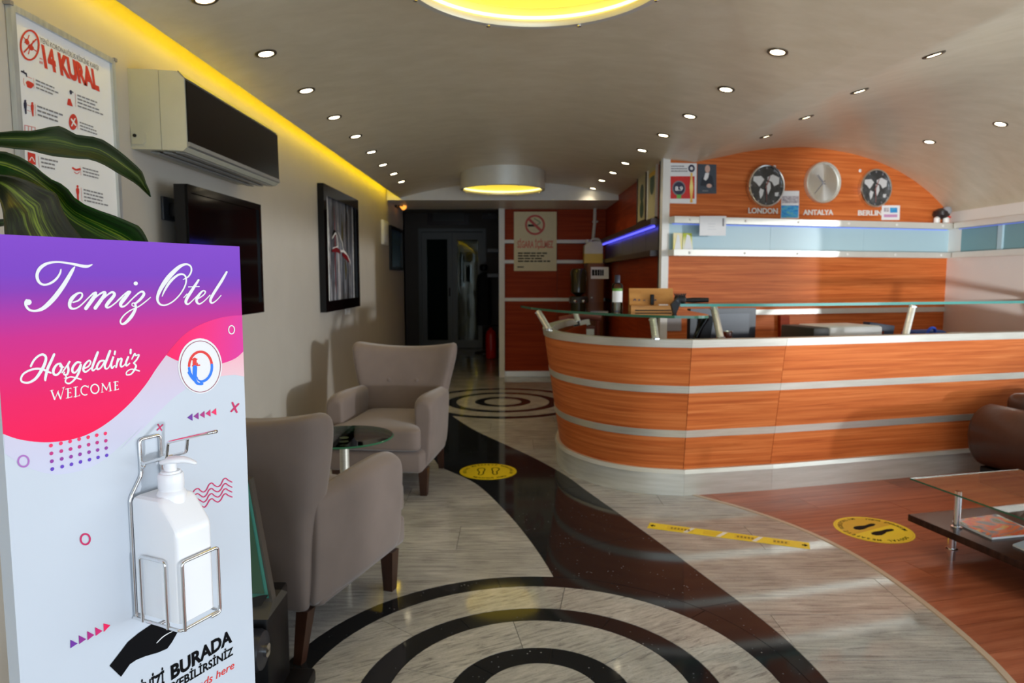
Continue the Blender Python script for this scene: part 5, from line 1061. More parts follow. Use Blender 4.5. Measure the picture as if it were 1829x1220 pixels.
pstroke('red_dab', [(0.08, 0.49, 0.03), (0.25, 0.51, 0.06), (0.4, 0.49, 0.05)], M['crimson'], 0.0255); pstroke('red_dab', [(0.5, 0.47, 0.05), (0.68, 0.44, 0.07), (0.78, 0.4, 0.04)], M['crimson'], 0.0255)
pstroke('black_dab', [(0.12, 0.66, 0.03), (0.2, 0.69, 0.07), (0.27, 0.66, 0.03)], M['ink'], 0.0238)
lsw = thing('light_switch', 'small white wall switch just under the abstract painting', 'switch', (XL, 6.0, 1.02)); P = pixpoly(LW, [(616, 550), (624, 548), (624, 561), (616, 562)])
mb = MB(); mb.prism(P, 0.0, 0.008, lambda u, v, h: LW.at(u, v, h)); mb.build('plate', M['white'], lsw, None)
mb = MB(); mb.prism([(P[0][0] + 0.02, P[0][1] - 0.03), (P[1][0] - 0.02, P[1][1] - 0.03), (P[2][0] - 0.02, P[2][1] + 0.02), (P[3][0] + 0.02, P[3][1] + 0.02)], 0.008, 0.012, lambda u, v, h: LW.at(u, v, h)); mb.build('rocker', M['plastic'], lsw, None)
# hall end: white box, dark blue picture, sconce
P = pixpoly(LW, [(680, 392), (689, 394), (689, 436), (680, 436)]); eb = thing('white_wall_box', 'narrow white box on the left wall at the hall end beside the blue picture', 'box', LW.at(*P[3]))
mb = MB(); mb.between(XL, XL + 0.03, P[0][0], P[1][0], P[3][1], P[0][1], 0.006); mb.build('box', M['white'], eb); mb = MB(); mb.between(XL + 0.03, XL + 0.034, P[0][0] + 0.03, P[1][0] - 0.03, P[3][1] + 0.03, P[0][1] - 0.03, 0.001); mb.build('lid', M['plastic'], eb)
P = pixpoly(LW, [(694, 402), (716, 406), (716, 479), (694, 482)]); bp_ = thing('blue_picture', 'small dark framed blue picture at the far end of the left wall', 'picture', LW.at(*P[3]))
y0, y1, z0, z1 = P[0][0], P[1][0], P[3][1], P[0][1]
for q in ([(y0, z0), (y1, z0), (y1, z0 + 0.04), (y0, z0 + 0.04)], [(y0, z1 - 0.04), (y1, z1 - 0.04), (y1, z1), (y0, z1)], [(y0, z0 + 0.04), (y0 + 0.05, z0 + 0.04), (y0 + 0.05, z1 - 0.04), (y0, z1 - 0.04)], [(y1 - 0.05, z0 + 0.04), (y1, z0 + 0.04), (y1, z1 - 0.04), (y1 - 0.05, z1 - 0.04)]):
    mb = MB(); mb.prism(q, 0.001, 0.03, fw); mb.build('frame_bar', M['black'], bp_, None)
mb = MB(); mb.prism([(y0 + 0.04, z0 + 0.03), (y1 - 0.04, z0 + 0.03), (y1 - 0.04, z1 - 0.03), (y0 + 0.04, z1 - 0.03)], 0.001, 0.012, fw); mb.build('print', streaks('blue_print', [lin((24, 40, 60)), lin((44, 80, 110)), lin((60, 90, 80))], (4, 4, 5), 0.25), bp_, None)
q = on_depth(709, 364, 8.95); sc_ = thing('wall_sconce', 'small orange glowing spotlight at the top of the left wall by the hall', 'wall lamp', (XL, 8.95, q.z))
mb = MB(); mb.between(XL, XL + 0.03, 8.85, 9.0, q.z - 0.05, q.z + 0.06, 0.005); mb.build('mount', M['black'], sc_)
mb = MB(); mb.tube([(XL + 0.03, 8.93, q.z), (XL + 0.09, 8.90, q.z - 0.01)], 0.03, 12); mb.build('lamp_head', M['black'], sc_); mb = MB(); mb.tube([(XL + 0.08, 8.93, q.z - 0.02), (XL + 0.10, 8.97, q.z - 0.05)], 0.035, 12); mb.build('bulb', emit('orange_bulb', (1.0, 0.36, 0.05), 1.6), sc_)

# ------------------------------------------------------------------ dark corridor: glass door, pictures, extinguisher, coat stand
door = bpy.data.objects.new('door_1', None); COL.objects.link(door); door.location = (-1.12, 13.1, 0); door['kind'] = 'structure'
M['doorframe'] = pbr('door_grey', lin((128, 126, 120)), 0.4)
for x0, x1, z0, z1 in ((-1.76, -1.70, 0, 2.26), (-0.55, -0.49, 0, 2.26), (-1.70, -0.55, 2.2, 2.26)):
    mb = MB(); mb.between(x0, x1, 13.08, 13.2, z0, z1); mb.build('frame', M['doorframe'], door, None)
for x0, x1 in ((-1.698, -1.127), (-1.123, -0.552)):
    mb = MB(); w = 0.09
    for a, b_, c_, d in ((x0, x0 + w, 0.01, 2.19), (x1 - w, x1, 0.01, 2.19), (x0 + w, x1 - w, 0.01, 0.16), (x0 + w, x1 - w, 2.06, 2.19)): mb.between(a, b_, 13.1, 13.15, c_, d)
    lf = mb.build('leaf', M['doorframe'], door, None)
    mb = MB(); mb.between(x0 + w - 0.01, x1 - w + 0.01, 13.12, 13.128, 0.15, 2.07); mb.build('pane', M['glass'], lf, None)
    hx = x1 - 0.045 if x0 < -1.5 else x1 - 0.04
    mb = MB(); mb.tube([(hx, 13.1, 1.0), (hx, 13.05, 1.0), (hx, 13.05, 1.15), (hx, 13.1, 1.15)], 0.012, 8); mb.build('door_handle', M['chrome'], lf)
for k, (cs, lb) in enumerate((([(764, 362), (838, 362), (838, 402), (764, 402)], 'dark framed picture high on the wall above the glass door'), ([(862, 362), (887, 362), (887, 392), (862, 392)], 'small dark framed picture at the top right of the corridor'))):
    EP = Plane((0, 13.14 if k == 0 else 13.14, 0), (1, 0, 0)); P = pixpoly(EP, cs); t = thing('corridor_picture', lb, 'picture', EP.at(*P[3]))
    mb = MB(); mb.prism(P, 0.0, 0.03, lambda u, v, h: EP.at(u, v, h)); mb.build('frame', M['legwood'], t, None)
    mb = MB(); mb.prism([(P[0][0] + 0.1, P[0][1] - 0.07), (P[1][0] - 0.1, P[1][1] - 0.07), (P[2][0] - 0.1, P[2][1] + 0.07), (P[3][0] + 0.1, P[3][1] + 0.07)], 0.03, 0.034, lambda u, v, h: EP.at(u, v, h)); mb.build('print', pbr('picture_dim', lin((84, 78, 72)), 0.3), t, None)
q = on_z(877, 641, 0.0); fe = thing('fire_extinguisher', 'red fire extinguisher on the corridor floor left of the white door trim', 'extinguisher', (q.x, q.y, 0))
M['exred'] = pbr('extinguisher_red', lin((214, 26, 24)), 0.3)
mb = MB(); mb.lathe([(0, 0.01), (0.085, 0.01), (0.09, 0.03), (0.09, 0.40), (0.07, 0.46), (0.03, 0.49), (0.025, 0.52), (0, 0.52)], (q.x, q.y, 0), 24); mb.build('cylinder', M['exred'], fe)
mb = MB(); mb.tube([(q.x - 0.03, q.y, 0.53), (q.x + 0.03, q.y, 0.56), (q.x + 0.11, q.y, 0.55)], 0.014, 8); mb.build('valve', M['black'], fe)
mb = MB(); mb.tube(catmull([(q.x - 0.03, q.y, 0.53), (q.x - 0.11, q.y, 0.48), (q.x - 0.115, q.y, 0.25), (q.x - 0.10, q.y, 0.15)], 5), 0.013, 8); mb.build('hose', M['black'], fe)
q = on_depth(864, 480, 12.3); cs_ = thing('coat_stand', 'tall dark coat stand with a black coat beside the glass door', 'coat stand', (q.x, 12.3, 0))
mb = MB(); mb.tube([(q.x, 12.3, 0.02), (q.x, 12.3, 1.55)], 0.025, 10); mb.lathe([(0, 0), (0.17, 0), (0.17, 0.02), (0.03, 0.05)], (q.x, 12.3, 0), 20); mb.build('pole', M['legwood'], cs_)
mb = MB(); mb.lathe([(0, -0.07), (0.06, -0.05), (0.075, 0), (0.06, 0.05), (0, 0.07)], (q.x, 12.3, 1.52), 14); mb.build('hat_ball', M['black'], cs_)
mb = MB(); rows = []
for z, r in ((0.5, 0.12), (0.7, 0.13), (1.0, 0.12), (1.25, 0.125), (1.38, 0.10), (1.44, 0.04)): rows.append([Vector((q.x + r * (1 + 0.12 * sin(5 * a)) * cos(a), 12.3 + 0.7 * r * (1 + 0.12 * sin(5 * a)) * sin(a), z)) for a in [2 * pi * k / 30 for k in range(30)]])
mb.grid(rows, closed=True); mb.add(rows[0], [list(range(30))]); mb.add(rows[-1], [list(range(30))]); mb.build('coat', pbr('coat_black', lin((22, 20, 22)), 0.8), cs_)
for k, (yy, lb) in enumerate(((448, 'upper dark shelf on the corridor wall beside the coat stand'), (492, 'lower dark shelf on the corridor wall beside the coat stand'))):
    a = on_depth(868, yy, 12.0); t = thing('corridor_shelf', lb, 'shelf', (-0.2, 12.0, a.z)); mb = MB(); mb.between(-0.42, -0.14, 11.9, 12.2, a.z - 0.03, a.z + 0.03); mb.build('board', M['legwood'], t, None)
    mb = MB(); mb.between(-0.2, -0.14, 12.03, 12.06, a.z - 0.13, a.z - 0.03); mb.build('bracket', M['black'], t, None)

# ------------------------------------------------------------------ printed stand with hand-rub holder (front left)
DL = 0.862; SL_ = Vector((-0.749 * DL, DL, 0)); SR_ = Vector((-0.391 * 1.422 * DL, 1.422 * DL, 0)); SP = Plane(SL_, SR_ - SL_); SWID = (SR_ - SL_).length; STOP = 1.413
st = thing('printed_stand', 'tall white display stand with purple and pink print and script lettering, nearest the camera', 'stand', SP.at(SWID / 2, 0, -0.02))
fs_ = lambda u, v, h: SP.at(u, v, h)
mb = MB(); mb.prism([(0, 0.03), (SWID, 0.03), (SWID, STOP), (0, STOP)], -0.024, 0.0, fs_); mb.build('board', pbr('board_white', lin((204, 212, 222)), 0.42, var=0.01), st, None)
mb = MB(); mb.prism([(-0.02, 0.0), (SWID + 0.02, 0.0), (SWID + 0.02, 0.03), (-0.02, 0.03)], -0.2, 0.16, fs_); mb.build('foot', M['black'], st, None)
e0 = 0.0003; C2 = (0, 400, 3.05); C3 = (0, 740, 2.5417)
def cp(crop, pts): return [SP.uz(crop[0] + x / crop[2], crop[1] + y / crop[2]) for x, y in pts]
maincurve = [(-30, 1118), (20, 1145), (110, 1175), (240, 1190), (370, 1178), (480, 1145), (590, 1080), (700, 985), (790, 880), (850, 790), (905, 715)]
mc = catmull(maincurve, 5); lobe_up = catmull([(905, 715), (930, 680), (1000, 605), (1080, 553), (1180, 516), (1260, 501), (1322, 498)], 5)
zt = STOP
main = [(0.0, zt)] + [p for p in cp(C2, mc) if p[0] > 0.0005]; main = [(0.0, zt), (0.0, main[1][1])] + main[1:] + cp(C2, lobe_up)[1:]; ue = SWID
main = main[:-1] + [(ue, cp(C2, [(1322, 498)])[0][1]), (ue, zt)]
z_ = lambda y, x=220: SP.uz(x, y)[1]
M['printmain'] = grad('print_main', [(0.0, (253, 22, 84)), (0.22, (240, 28, 100)), (0.52, (208, 40, 138)), (0.74, (138, 60, 180)), (0.82, (126, 66, 192)), (1, (132, 72, 200))], lo=z_(760), hi=z_(430))
flat('gradient_field', SP, [main], M['printmain'], e0, st)
lob_low = catmull([(905, 715), (980, 750), (1100, 772), (1200, 762), (1280, 733), (1330, 690)], 5)
lobe = cp(C2, lobe_up) + cp(C2, lob_low)[::-1][1:-1]; rb_ = cp(C2, [(1322, 498), (1330, 690)])
lobe = cp(C2, lobe_up[:-1]) + [(ue, rb_[0][1]), (ue, rb_[1][1])] + cp(C2, lob_low[:-1])[::-1][:-1]
gv = SP.ex
flat('pink_lobe', SP, [lobe], grad('print_lobe', [(0, (255, 34, 104)), (0.45, (250, 50, 130)), (1, (226, 62, 160))], lo=SP.at(SP.uz(305, 640)[0], 1).dot(gv), hi=SP.at(ue, 1).dot(gv), vec=tuple(gv)), e0 * 1.6, st)
lav_low = catmull([(1010, 900), (940, 952), (860, 1030), (780, 1115), (700, 1190), (660, 1222)], 4)
a_ = [(C2[0] + x / C2[2], C2[1] + y / C2[2]) for x, y in lav_low] + [(C3[0] + x / C3[2], C3[1] + y / C3[2]) for x, y in catmull([(640, 60), (560, 130), (480, 200), (400, 245), (300, 270), (220, 270), (120, 240), (60, 205), (22, 178)], 4)]
mpx = [(C2[0] + x / C2[2], C2[1] + y / C2[2]) for x, y in mc]; lpx = [(C2[0] + x / C2[2], C2[1] + y / C2[2]) for x, y in lob_low]
lav = [SP.uz(*p) for p in a_] + [SP.uz(*p) for p in mpx if p[0] > 6] + [SP.uz(*p) for p in lpx if p[0] < 336]
lav = [(max(0.0003, u), z) for u, z in lav]
flat('lavender_lobe', SP, [lav], grad('print_lavender', [(0, (208, 212, 232)), (0.6, (214, 206, 226)), (1, (222, 200, 214))], lo=z_(830), hi=z_(640)), e0, st)
lp = cp(C2, [(1200, 760), (1280, 733), (1330, 690), (1330, 832), (1280, 822), (1225, 826), (1195, 832)]); lp[2] = (ue, lp[2][1]); lp[3] = (ue, lp[3][1])
flat('rose_lobe', SP, [lp], grad('print_rose', [(0, (240, 206, 212)), (1, (248, 184, 196))], lo=z_(680, 420), hi=z_(630, 420)), e0 * 1.3, st)
# script lettering
A1 = (0, 430, 7.178); A2_ = (210, 440, 7.178); A3 = (20, 600, 7.316)
M['inkwhite'] = pbr('print_white', lin((226, 228, 236)), 0.5, spec=0.15, var=0.01)
strokes('title_first_word', SP, A1, [
 [(775, 370, 18), (765, 415, 25), (720, 485, 30), (650, 540, 30), (570, 565, 26), (510, 545, 32), (475, 490, 40), (472, 420, 42), (510, 350, 45), (580, 300, 38), (660, 278, 28), (750, 274, 24), (850, 285, 26), (950, 303, 32), (1050, 325, 38), (1120, 328, 34), (1175, 306, 14)],
 [(950, 338, 18), (920, 385, 42), (860, 490, 52), (790, 600, 58), (700, 720, 62), (610, 815, 58), (530, 875, 46), (440, 900, 28), (370, 885, 30), (330, 840, 34), (318, 795, 30), (335, 765, 34)], [(352, 790, 74), (364, 788, 74)],
 [(930, 790, 18), (1000, 765, 22), (1045, 715, 26), (1040, 672, 20), (990, 675, 28), (920, 735, 50), (888, 800, 46), (895, 855, 38), (940, 872, 24), (1000, 850, 20), (1060, 800, 18), (1130, 730, 18), (1190, 675, 24), (1222, 668, 34)],
 [(1222, 672, 34), (1205, 715, 50), (1095, 868, 48)], [(1170, 775, 16), (1250, 700, 20), (1315, 662, 28), (1335, 690, 44), (1215, 862, 48)], [(1285, 780, 16), (1365, 700, 20), (1430, 660, 28), (1460, 695, 40), (1385, 790, 46), (1355, 840, 38), (1390, 855, 22), (1470, 800, 18), (1560, 720, 18)]], M['paper'], 0.0009, st)
strokes('title_first_word_end', SP, A2_, [
 [(-10, 700, 16), (70, 625, 18), (130, 582, 24), (155, 585, 30)], [(150, 588, 36), (90, 660, 50), (35, 735, 46), (48, 772, 30), (100, 755, 20), (190, 665, 18), (265, 598, 22)],
 [(262, 600, 20), (310, 580, 28), (332, 615, 36), (285, 680, 34), (215, 738, 24)], [(225, 728, 16), (185, 730, 14), (180, 758, 14), (205, 768, 14), (232, 750, 14)],
 [(222, 745, 24), (225, 800, 34), (170, 900, 44), (95, 980, 36), (45, 995, 22), (32, 950, 20), (80, 880, 18), (160, 820, 16), (260, 775, 16), (350, 710, 16), (415, 655, 12)], [(224, 476, 50), (230, 476, 50)]], M['paper'], 0.0009, st)
strokes('title_second_word', SP, A2_, [
 [(835, 425, 10), (900, 390, 20), (940, 320, 22), (930, 255, 22), (870, 230, 26), (780, 268, 45), (650, 395, 60), (550, 540, 50), (505, 660, 36), (530, 735, 26), (600, 755, 20), (700, 710, 18), (800, 610, 18), (865, 490, 20), (870, 400, 22), (830, 358, 22), (760, 372, 28), (670, 452, 34), (600, 560, 26), (565, 640, 12)],
 [(843, 658, 10), (885, 612, 16)], [(1033, 432, 26), (960, 545, 38), (885, 665, 40), (870, 722, 34), (902, 740, 20), (960, 690, 14), (1020, 630, 14)], [(903, 520, 12), (970, 518, 12), (1042, 516, 12)],
 [(1035, 668, 14), (1098, 622, 16), (1120, 582, 18), (1085, 572, 20), (1030, 635, 36), (1006, 700, 34), (1040, 738, 22), (1100, 705, 14), (1180, 625, 14)], [(1393, 330, 26), (1330, 440, 36), (1222, 610, 36), (1184, 690, 34), (1204, 727, 22), (1260, 695, 14), (1320, 630, 12)]], M['paper'], 0.0009, st)
strokes('greeting', SP, A3, [
 [(250, 395, 28), (290, 320, 28), (350, 262, 28), (410, 243, 30), (448, 282, 34), (430, 370, 40), (380, 465, 42), (310, 560, 36), (220, 610, 28), (140, 600, 26), (122, 560, 26), (150, 500, 26), (220, 455, 26), (310, 430, 28), (400, 435, 28), (470, 465, 28), (512, 483, 22)], [(555, 242, 32), (520, 320, 36), (470, 430, 38), (442, 545, 34), (440, 580, 26)],
 [(640, 360, 22), (590, 375, 28), (548, 440, 36), (550, 495, 32), (590, 508, 28), (640, 460, 28), (655, 400, 26), (640, 368, 20), (632, 400, 18), (680, 408, 18)], [(660, 480, 18), (705, 415, 20), (762, 330, 24), (735, 380, 28), (742, 445, 32), (722, 505, 26), (682, 500, 20), (690, 476, 18)], [(700, 520, 14), (718, 542, 16), (690, 552, 12)],
 [(900, 348, 24), (850, 348, 28), (800, 410, 32), (795, 465, 30), (830, 478, 24), (880, 420, 24), (905, 370, 28), (880, 470, 32), (830, 558, 26), (760, 618, 22), (706, 606, 20), (712, 560, 18), (765, 536, 18), (830, 545, 20), (905, 568, 20)],
 [(930, 430, 20), (1000, 400, 20), (1032, 345, 22), (1008, 322, 22), (952, 382, 30), (938, 448, 30), (972, 468, 24), (1030, 425, 18), (1060, 395, 18)], [(1125, 215, 32), (1085, 320, 34), (1052, 418, 30), (1064, 452, 22), (1110, 418, 18)],
 [(1210, 322, 22), (1155, 332, 26), (1114, 400, 30), (1126, 436, 26), (1170, 408, 22), (1212, 340, 22)], [(1285, 197, 32), (1250, 290, 34), (1217, 388, 30), (1234, 430, 22), (1275, 400, 16), (1330, 268, 26), (1302, 360, 28), (1310, 420, 24), (1345, 388, 16)], [(1351, 202, 26), (1345, 240, 26)],
 [(1390, 300, 26), (1378, 350, 28), (1365, 408, 26)], [(1372, 370, 16), (1408, 305, 20), (1438, 302, 26), (1422, 378, 28), (1438, 402, 22), (1482, 368, 16), (1528, 265, 24), (1497, 340, 28), (1500, 390, 22), (1542, 358, 16)], [(1556, 180, 28), (1553, 226, 28)],
 [(1570, 302, 16), (1608, 234, 24), (1622, 256, 18), (1664, 246, 20), (1640, 300, 22), (1595, 356, 22)], [(1592, 352, 18), (1624, 390, 26), (1606, 440, 26), (1560, 498, 20), (1504, 508, 18), (1502, 472, 16), (1550, 438, 16), (1610, 440, 18), (1668, 458, 18)]], M['paper'], 0.0009, st)
ell = lambda cx, cy, rx, ry, w, a0=0, a1=360, n=16: [(cx + rx * cos(radians(a0 + (a1 - a0) * k / n)), cy + ry * sin(radians(a0 + (a1 - a0) * k / n)), w) for k in range(n + 1)]
strokes('welcome_word', SP, A3, [
 [(522, 715, 20), (562, 828, 20)], [(562, 832, 8), (612, 715, 8)], [(604, 735, 20), (640, 820, 20)], [(642, 825, 8), (680, 678, 8)], [(503, 717, 7), (545, 707, 7)], [(660, 682, 6), (694, 668, 6)],
 [(736, 690, 20), (736, 808, 20)], [(706, 695, 8), (776, 681, 8)], [(736, 746, 7), (774, 738, 7)], [(712, 814, 8), (785, 797, 8)], [(775, 681, 8), (778, 694, 6)], [(772, 730, 6), (774, 750, 6)], [(786, 782, 6), (787, 800, 6)],
 [(836, 670, 19), (836, 795, 19)], [(811, 672, 7), (862, 664, 7)], [(815, 797, 8), (888, 780, 8)], [(889, 762, 6), (890, 784, 6)],
 ell(958, 712, 52, 60, 15, 310, 60), ell(1087, 692, 52, 60, 17), [(1002, 650, 7), (1003, 676, 7)],
 [(1186, 628, 10), (1180, 735, 10)], [(1190, 630, 17), (1240, 705, 17)], [(1240, 706, 8), (1278, 612, 8)], [(1280, 612, 18), (1292, 716, 18)], [(1168, 740, 6), (1198, 733, 6)], [(1270, 722, 6), (1312, 713, 6)], [(1174, 624, 6), (1194, 620, 6)], [(1268, 612, 6), (1292, 606, 6)],
 [(1354, 600, 19), (1354, 705, 19)], [(1330, 605, 7), (1390, 593, 7)], [(1354, 650, 6), (1386, 643, 6)], [(1335, 711, 7), (1395, 697, 7)], [(1389, 593, 6), (1391, 606, 6)], [(1385, 635, 5), (1387, 655, 5)], [(1396, 684, 6), (1397, 700, 6)]], M['paper'], 0.0009, st, sm=False)
# round emblem
EC = (270, 560, 5.3056)
def ep(pts): return [SP.uz(EC[0] + x / EC[2], EC[1] + y / EC[2]) for x, y in pts]
def eel(cx, cy, rx, ry, n=40, rot=-6): return [(cx + rx * cos(2 * pi * k / n) + 0 * rot, cy + ry * sin(2 * pi * k / n)) for k in range(n)]
flat('emblem_disc', SP, [ep(eel(460, 497, 208, 262))], M['paper'], 0.0009, st)
M['maroon'] = pbr('emblem_maroon', lin((150, 40, 80)), 0.5); M['emred'] = pbr('emblem_red', lin((232, 42, 34)), 0.5); M['emblue'] = pbr('emblem_blue', lin((16, 122, 240)), 0.5)
strokes('emblem_line', SP, EC, [ell(461, 502, 190, 242, 6, 0, 360, 40)], M['maroon'], 0.0012, st)
strokes('emblem_red_part', SP, EC, [ell(463, 502, 108, 140, 24, 182, 352, 20), [(407, 436, 38), (407, 500, 38)], [(390, 495, 16), (455, 489, 12)], [(385, 437, 12), (428, 433, 12)], [(432, 470, 10), (436, 490, 10)]], M['emred'], 0.0012, st, sm=False)
strokes('emblem_blue_part', SP, EC, [ell(463, 502, 108, 142, 24, 174, 130, 8), ell(463, 505, 108, 140, 24, -8, 88, 14), [(410, 510, 42), (408, 590, 40), (412, 630, 30), (430, 660, 26), (460, 668, 24), (480, 666, 22)], [(430, 600, 8), (440, 630, 14), (470, 644, 20)], [(352, 560, 24), (380, 605, 24), (405, 632, 24)]], M['emblue'], 0.0012, st)
# small ornaments
def hexmix(a, b_, t): return tuple(int(x + (y - x) * t) for x, y in zip(a, b_))
PU, PK = (112, 44, 160), (250, 28, 96)
tri = [[(340, 987), (388, 948), (390, 1016)], [(399, 975), (446, 936), (448, 1003)], [(457, 962), (503, 923), (505, 990)], [(514, 949), (558, 910), (561, 976)], [(568, 937), (613, 897), (616, 963)]]
for k, q in enumerate(tri): flat('arrow_mark', SP, [ep(q)], pbr('arrow_tone', lin(hexmix(PU, PK, k / 4)), 0.5, var=0.02), 0.0008, st)
tri2 = [[(318, 1023), (351, 1040), (318, 1062)], [(356, 1003), (390, 1020), (358, 1043)], [(394, 984), (427, 1001), (396, 1026)], [(430, 966), (464, 983), (433, 1006)], [(468, 949), (500, 957), (470, 988)]]
for k, q in enumerate(tri2): flat('arrow_mark', SP, [cp(C3, q)], pbr('arrow_tone', lin(hexmix(PU, PK, k / 4)), 0.5, var=0.02), 0.0008, st)
M['magenta'] = pbr('print_magenta', lin((206, 24, 96)), 0.5, var=0.02); M['violet'] = pbr('print_violet', lin((110, 50, 140)), 0.5, var=0.02)
strokes('cross_mark', SP, EC, [[(768, 846, 18), (808, 934, 18)], [(756, 928, 16), (826, 856, 16)]], M['magenta'], 0.0008, st); strokes('cross_mark', SP, EC, [[(62, 1050, 12), (96, 1106, 12)], [(55, 1104, 12), (106, 1054, 12)]], M['magenta'], 0.0008, st)
strokes('white_ring', SP, EC, [ell(757, 154, 28, 39, 10)], M['paper'], 0.0012, st)
strokes('ring_mark', SP, C3, [ell(386, 567, 21, 24, 8)], M['magenta'], 0.0008, st); strokes('ring_mark', SP, C3, [ell(105, 213, 24, 25, 8)], pbr('print_pinkviolet', lin((176, 110, 190)), 0.5), 0.0008, st)
dots = [(230, 142, 0), (275, 132, 0), (317, 123, 0), (358, 113, 0), (399, 104, 0), (438, 95, 0), (477, 87, 0)]
for r_ in range(4):
    tone = pbr('dot_tone', lin(hexmix(PK, (96, 50, 190), r_ / 3)), 0.5, var=0.02)
    flat('dot_row', SP, [disc(SP.uz((x + r_ * 2) / C3[2], 740 + (y + r_ * (35.5 - 0.4 * i)) / C3[2]), 0.0026, n=14) for i, (x, y, _) in enumerate(dots)], tone, 0.0008, st)
A6 = (210, 750, 5.81)
strokes('wave_line', SP, A6, [[(785, 745, 11), (805, 722, 11), (835, 712, 11), (860, 735, 11), (890, 748, 11), (920, 725, 11), (945, 675, 11), (975, 655, 11), (1005, 680, 11), (1040, 693, 11), (1070, 670, 11), (1095, 620, 11), (1120, 606, 11), (1145, 625, 11), (1183, 645, 11)],
 [(805, 775, 11), (830, 765, 11), (860, 785, 11), (890, 800, 11), (920, 778, 11), (945, 730, 11), (975, 712, 11), (1005, 735, 11), (1040, 745, 11), (1070, 722, 11), (1095, 676, 11), (1120, 660, 11), (1145, 678, 11), (1183, 697, 11)],
 [(830, 818, 11), (860, 838, 11), (890, 853, 11), (920, 832, 11), (945, 785, 11), (975, 765, 11), (1005, 788, 11), (1040, 800, 11), (1070, 776, 11), (1095, 730, 11), (1120, 714, 11), (1145, 730, 11), (1183, 748, 11)],
 [(875, 895, 11), (900, 906, 11), (925, 880, 11), (950, 835, 11), (980, 818, 11), (1005, 838, 11), (1040, 852, 11), (1070, 828, 11), (1095, 782, 11), (1120, 766, 11), (1145, 783, 11), (1185, 800, 11)]], M['magenta'], 0.0008, st)
C5 = (180, 1080, 6.307)
hand = [(95, 688), (225, 520), (300, 420), (420, 320), (560, 225), (640, 200), (720, 230), (862, 310), (800, 420), (745, 495), (640, 540), (500, 580), (400, 620), (325, 670), (225, 812)]
flat('hand_print', SP, [[SP.uz(C5[0] + x / C5[2], C5[1] + y / C5[2]) for x, y in hand]], M['ink'], 0.0008, st); strokes('thumb_line', SP, C5, [[(625, 430, 8), (690, 365, 10), (760, 320, 8), (800, 302, 5)]], M['paper'], 0.0012, st)
q5 = lambda x, y: (C5[0] + x / C5[2], C5[1] + y / C5[2])
text('instruction_first_line', SP, 'BURADA', q5(790, 845), q5(1478, 410), q5(782, 690), M['ink'], 0.0008, st, bold=0.04)
text('instruction_first_word', SP, 'ELİNİZİ', q5(345, 1110), q5(715, 885), q5(340, 960), M['ink'], 0.0008, st, bold=0.035)
text('instruction_second_line', SP, 'TEMİZLEYEBİLİRSİNİZ', q5(310, 1270), q5(1489, 560), q5(308, 1165), M['ink'], 0.0008, st, bold=0.028)
text('instruction_red_line', SP, 'Clean your hands here', q5(310, 1440), q5(1502, 712), q5(308, 1340), M['emred'], 0.0008, st, bold=0.005, shear=0.15)

# --- bottle
bo = thing('sanitizer_bottle', 'white square pump bottle standing in the wire holder on the printed stand', 'bottle', SP.at(0.198, 0.848, 0.054))
BU0, BU1, BN0, BN1 = 0.166, 0.230, 0.0062, 0.099
def bpnt(u, n_, z): return SP.at(u, z, n_)
def sect(z, nf, nb=BN0, u0=BU0, u1=BU1, r=0.007):
    P = []
    for cx, cy, a0, q in ((u1, nf, 0, r), (u0, nf, 90, r), (u0, nb, 180, 0.003), (u1, nb, 270, 0.003)):
        sx = -1 if cx == u1 else 1; sy = -1 if cy == nf else 1
        for k in range(4): a = radians(a0 + 30 * k); P.append((cx + sx * q + q * cos(a), cy + sy * q + q * sin(a)))
    return [bpnt(u, n_, z) for u, n_ in P]
rows = [sect(0.848, BN1 - 0.004, BN0 + 0.004, BU0 + 0.004, BU1 - 0.004), sect(0.851, BN1), sect(0.98, BN1), sect(0.988, BN1 - 0.001), sect(0.994, BN1 - 0.004), sect(1.024, 0.071), sect(1.030, 0.066, BN0 + 0.002, BU0 + 0.002, BU1 - 0.002), sect(1.033, 0.060, BN0 + 0.006, BU0 + 0.007, BU1 - 0.007)]
mb = MB(); mb.grid(rows, closed=True); mb.add(rows[0], [list(range(16))]); mb.add(rows[-1], [list(range(16))]); mb.build('bottle_body', M['plastic'], bo, 30)
nu, nn_ = 0.199, 0.052
NP = SP.at(nu, 0, nn_)
mb = MB(); mb.lathe([(0.0215, 0.985), (0.0215, 1.033), (0.019, 1.038), (0.0175, 1.040), (0.0175, 1.044)], (NP.x, NP.y, 0), 28); mb.build('neck', M['plastic'], bo, 35)
mb = MB(); mb.lathe([(0.0175, 1.042), (0.0183, 1.044), (0.0183, 1.062), (0.0168, 1.0655), (0.0145, 1.066), (0.0138, 1.069), (0.0, 1.069)], (NP.x, NP.y, 0), 28); mb.build('collar', M['plastic'], bo, 30)
mb = MB(); mb.lathe([(0.0088, 1.068), (0.0088, 1.083), (0, 1.083)], (NP.x, NP.y, 0), 18); mb.build('stem', M['plastic'], bo, 40)
rows = []
hd = SP.ex * 0.62 + SP.n * 0.78; hd.normalize(); hs = Vector((0, 0, 1)).cross(hd)
for s, w, z0, z1 in ((-0.014, 0.006, 1.079, 1.086), (-0.010, 0.011, 1.0785, 1.0885), (0.0, 0.0135, 1.079, 1.0905), (0.010, 0.012, 1.0795, 1.0905), (0.019, 0.0085, 1.0795, 1.0895), (0.028, 0.0065, 1.0775, 1.086), (0.034, 0.0055, 1.0755, 1.082), (0.037, 0.003, 1.0755, 1.0795)):
    rows.append([NP + hd * s + hs * (w * cos(a)) + Vector((0, 0, (z0 + z1) / 2 + (z1 - z0) / 2 * sin(a))) for a in [2 * pi * k / 12 for k in range(12)]])
